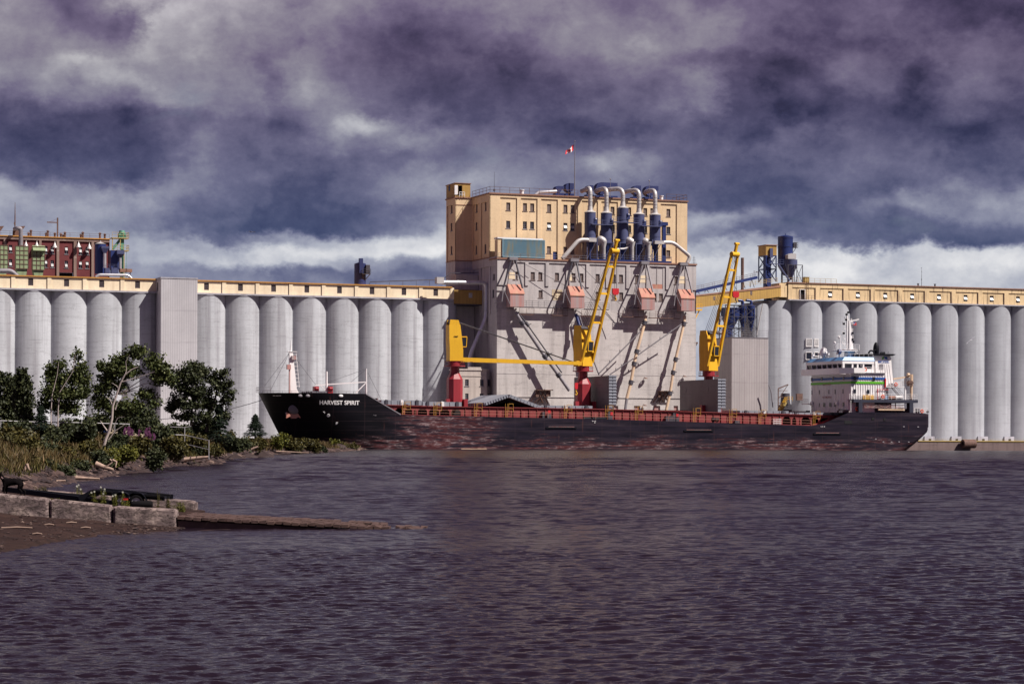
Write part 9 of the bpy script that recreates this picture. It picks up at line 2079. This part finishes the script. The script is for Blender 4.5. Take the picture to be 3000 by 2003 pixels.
ROWS = [(-2600,[(0,36),(1000,36),(2000,34),(3000,34)]),(-900,[(0,44),(1000,45),(2000,42),(3000,40)]),(-200,[(0,120),(400,140),(1000,120),(2000,100),(3000,80)]),
(0,[(-300,130),(0,142),(200,84),(330,110),(420,160),(600,168),(800,160),(1000,140),(1200,122),(1400,125),(1600,122),(1800,92),(2000,118),(2200,122),(2400,98),(2600,96),(2800,70),(3000,82),(3300,90)]),
(65,[(-300,130),(0,140),(200,104),(300,96),(370,74),(440,98),(500,180),(560,178),(640,150),(800,148),(950,138),(1100,108),(1250,90),(1400,105),(1600,124),(1800,108),(2000,126),(2120,132),(2200,114),(2400,88),(2650,100),(2800,72),(3000,66),(3300,90)]),
(130,[(0,120),(150,128),(300,116),(420,110),(500,160),(600,160),(700,130),(800,138),(950,118),(1100,84),(1250,74),(1400,88),(1600,112),(1800,112),(1870,142),(2000,112),(2120,124),(2220,98),(2400,72),(2600,74),(2720,98),(2900,92),(3000,80)]),
(190,[(0,132),(120,135),(230,168),(300,176),(400,150),(520,135),(620,140),(780,112),(850,140),(1000,102),(1150,78),(1300,76),(1500,88),(1700,92),(1850,110),(2000,92),(2150,72),(2350,64),(2500,92),(2600,80),(2700,64),(2800,94),(2950,84),(3100,76)]),
(250,[(0,96),(60,110),(150,140),(300,128),(380,168),(460,172),(560,132),(700,122),(860,150),(1000,98),(1150,88),(1300,68),(1500,66),(1650,74),(1750,92),(1900,84),(2000,120),(2080,130),(2170,82),(2300,62),(2480,96),(2580,92),(2660,60),(2760,100),(2900,94),(3000,72)]),
(310,[(0,74),(100,84),(250,118),(400,132),(500,142),(600,112),(750,108),(900,112),(1000,104),(1150,80),(1300,68),(1450,64),(1600,76),(1680,96),(1800,76),(1950,104),(2060,122),(2130,76),(2300,64),(2500,70),(2620,56),(2800,92),(2900,84),(3000,72)]),
(370,[(0,66),(200,68),(400,80),(600,86),(800,90),(900,124),(980,170),(1080,176),(1150,128),(1300,80),(1450,68),(1600,80),(1800,72),(2000,72),(2200,78),(2270,112),(2340,108),(2420,84),(2600,60),(2800,66),(3000,80)]),
(430,[(0,60),(250,62),(450,74),(560,106),(650,96),(800,104),(950,142),(1080,118),(1200,148),(1300,120),(1450,98),(1600,88),(1800,92),(2000,84),(2150,96),(2300,108),(2450,96),(2600,84),(2800,92),(3000,104)]),
(490,[(-200,70),(0,74),(200,64),(380,64),(480,92),(560,118),(650,98),(800,100),(1000,102),(1200,98),(1350,112),(1500,112),(1650,120),(1740,158),(1850,126),(2000,88),(2200,84),(2400,92),(2600,86),(2800,90),(3000,104)]),
(550,[(-200,130),(0,150),(120,146),(250,128),(400,146),(500,120),(620,92),(800,84),(1000,90),(1150,110),(1300,142),(1500,120),(1800,104),(2000,80),(2200,76),(2400,78),(2600,74),(2750,98),(2850,130),(3000,152)]),
(610,[(-200,140),(0,154),(150,146),(330,146),(420,126),(520,88),(700,78),(900,80),(1100,82),(1220,110),(1300,132),(1600,110),(2000,92),(2200,82),(2400,80),(2550,112),(2650,126),(2800,118),(3000,138)]),
(655,[(0,150),(200,140),(400,126),(550,84),(700,76),(900,78),(1050,86),(1200,128),(1320,156),(1700,130),(2000,132),(2080,156),(2180,120),(2300,86),(2500,96),(2700,88),(2900,96),(3000,106)]),
(695,[(0,150),(250,150),(420,158),(560,104),(680,96),(780,146),(900,168),(1050,186),(1200,188),(1320,196),(1700,150),(2000,140),(2150,104),(2300,96),(2450,108),(2600,84),(2750,80),(2900,92),(3000,96)]),
(730,[(0,150),(400,164),(560,158),(700,176),(820,214),(950,216),(1080,196),(1200,214),(1320,216),(1700,170),(2000,182),(2150,168),(2280,184),(2400,200),(2520,224),(2620,186),(2700,206),(2850,226),(2950,200),(3050,190)]),
(765,[(0,150),(450,164),(600,186),(780,204),(950,196),(1060,142),(1200,130),(1320,148),(1700,170),(2000,208),(2200,210),(2380,232),(2500,226),(2620,178),(2750,214),(2900,218),(3000,196)]),
(805,[(0,130),(500,138),(650,126),(850,112),(1000,100),(1150,104),(1320,112),(1700,170),(2000,200),(2200,190),(2350,210),(2450,226),(2560,190),(2750,200),(3000,188)]),
(900,[(0,140),(1000,140),(2000,180),(3000,170)])]
val = None; py_ = None
for yv_, st_ in ROWS:
    rr_ = mk_ramp(nt, fx, [((x+500)/4000, v/255) for x,v in st_])
    if val is None: val = rr_
    else:
        mr = nt.nodes.new('ShaderNodeMapRange'); mr.interpolation_type = 'SMOOTHSTEP'; nt.links.new(fy, mr.inputs[0]); mr.inputs[1].default_value = py_; mr.inputs[2].default_value = yv_
        val = mk_mix(nt, mr.outputs[0], val, rr_)
    py_ = yv_
frm = nt.nodes.new('ShaderNodeMapRange'); nt.links.new(Y_, frm.inputs[0]); frm.inputs[1].default_value = .2; frm.inputs[2].default_value = .6
wide = mk_noise(nt, mk_map(nt, dvec, (1,1,1.6),(9,2,4)), 2.2, 5, .6)
val = mk_mix(nt, frm.outputs[0], mk_math(nt,'MULTIPLY_ADD', wide, .55, .10), val)
fine = mk_noise(nt, mk_map(nt, dvec, (1,1,1.35),(3,1,7)), 30, 10, .68)
fin2 = mk_noise(nt, mk_map(nt, dvec, (1,1,1.2),(1,8,2)), 95, 6, .6)
b = mk_math(nt,'ADD', val, mk_math(nt,'MULTIPLY_ADD', fine, .40, -.20))
puff = mk_ramp(nt, mk_noise(nt, vadd(mk_map(nt, dvec, (1,1,1.5),(4,4,1)), ncol3(dvec, 40, 4, .6).outputs[1], .022), 19, 5, .5), [(.40,0.0),(.47,.75),(.56,1.0),(.72,.3)])
b = mk_math(nt,'ADD', b, mk_math(nt,'MULTIPLY_ADD', puff, .085, -.048))
b = mk_math(nt,'ADD', b, mk_math(nt,'MULTIPLY_ADD', fin2, .10, -.05))
def L_(*c): return tuple(((v/255+.055)/1.055)**2.4 for v in c)
lowc = mk_ramp(nt, b, [(.10,L_(30,36,62)),(.20,L_(52,62,98)),(.30,L_(74,83,116)),(.42,L_(104,109,139)),(.55,L_(140,144,166)),(.68,L_(174,178,192)),(.80,L_(206,208,215)),(.92,L_(234,234,236))])
hic = mk_ramp(nt, b, [(.10,L_(30,26,42)),(.20,L_(57,53,78)),(.30,L_(84,76,104)),(.42,L_(114,105,131)),(.55,L_(144,140,153)),(.68,L_(176,174,180)),(.80,L_(205,204,207)),(.92,L_(232,232,232))])
fz_ = mk_ramp(nt, Z_, [(.085,0.0),(.155,1.0)])
cloud = mk_mix(nt, fz_, lowc, hic)
cloud = mk_mix(nt, mk_ramp(nt, Z_, [(.15,0.0),(.28,1.0)]), cloud, mk_mix(nt, 1.0, cloud, (.92,.74,.90), 'MULTIPLY'))
skys = nt.nodes.new('ShaderNodeVectorMath'); skys.operation = 'SCALE'; nt.links.new(sky.outputs[0], skys.inputs[0]); skys.inputs[3].default_value = .07
# thin gaps: the blue sky shows through where cloud is thinnest, low down
gap = mk_ramp(nt, mk_noise(nt, mk_map(nt, dvec, (1,1,2.5),(5,5,5)), 12, 6, .6), [(.62,0.0),(.78,.25)])
colr = mk_mix(nt, gap, cloud, skys.outputs[0])
nt.links.new(colr, bg.inputs[0]); bg.inputs[1].default_value = 0.73
cam = bpy.data.cameras.new('camera'); co = bpy.data.objects.new('camera', cam); COL.objects.link(co); sc.camera = co
cam.sensor_width = 36; cam.lens = F/3000*36; cam.shift_y = (CY-1001.5)/3000; cam.clip_end = 20000; cam.clip_start = .5
cr, sr_ = math.cos(ROLL), math.sin(ROLL)
right = Vector((cr,0,sr_)); up = Vector((-sr_,0,cr)); back = Vector((0,-1,0))
mt = Matrix((right,up,back)).transposed().to_4x4(); mt.translation = Vector((0,0,EYE)); co.matrix_world = mt
sc.view_settings.view_transform = 'Standard'; sc.view_settings.look = 'None'; sc.view_settings.exposure = 0.45; sc.view_settings.gamma = 1
sc.cycles.max_bounces = 6

sc.cycles.max_bounces = 5; sc.cycles.diffuse_bounces = 2; w.cycles.sampling_method = 'MANUAL'; w.cycles.sample_map_resolution = 256
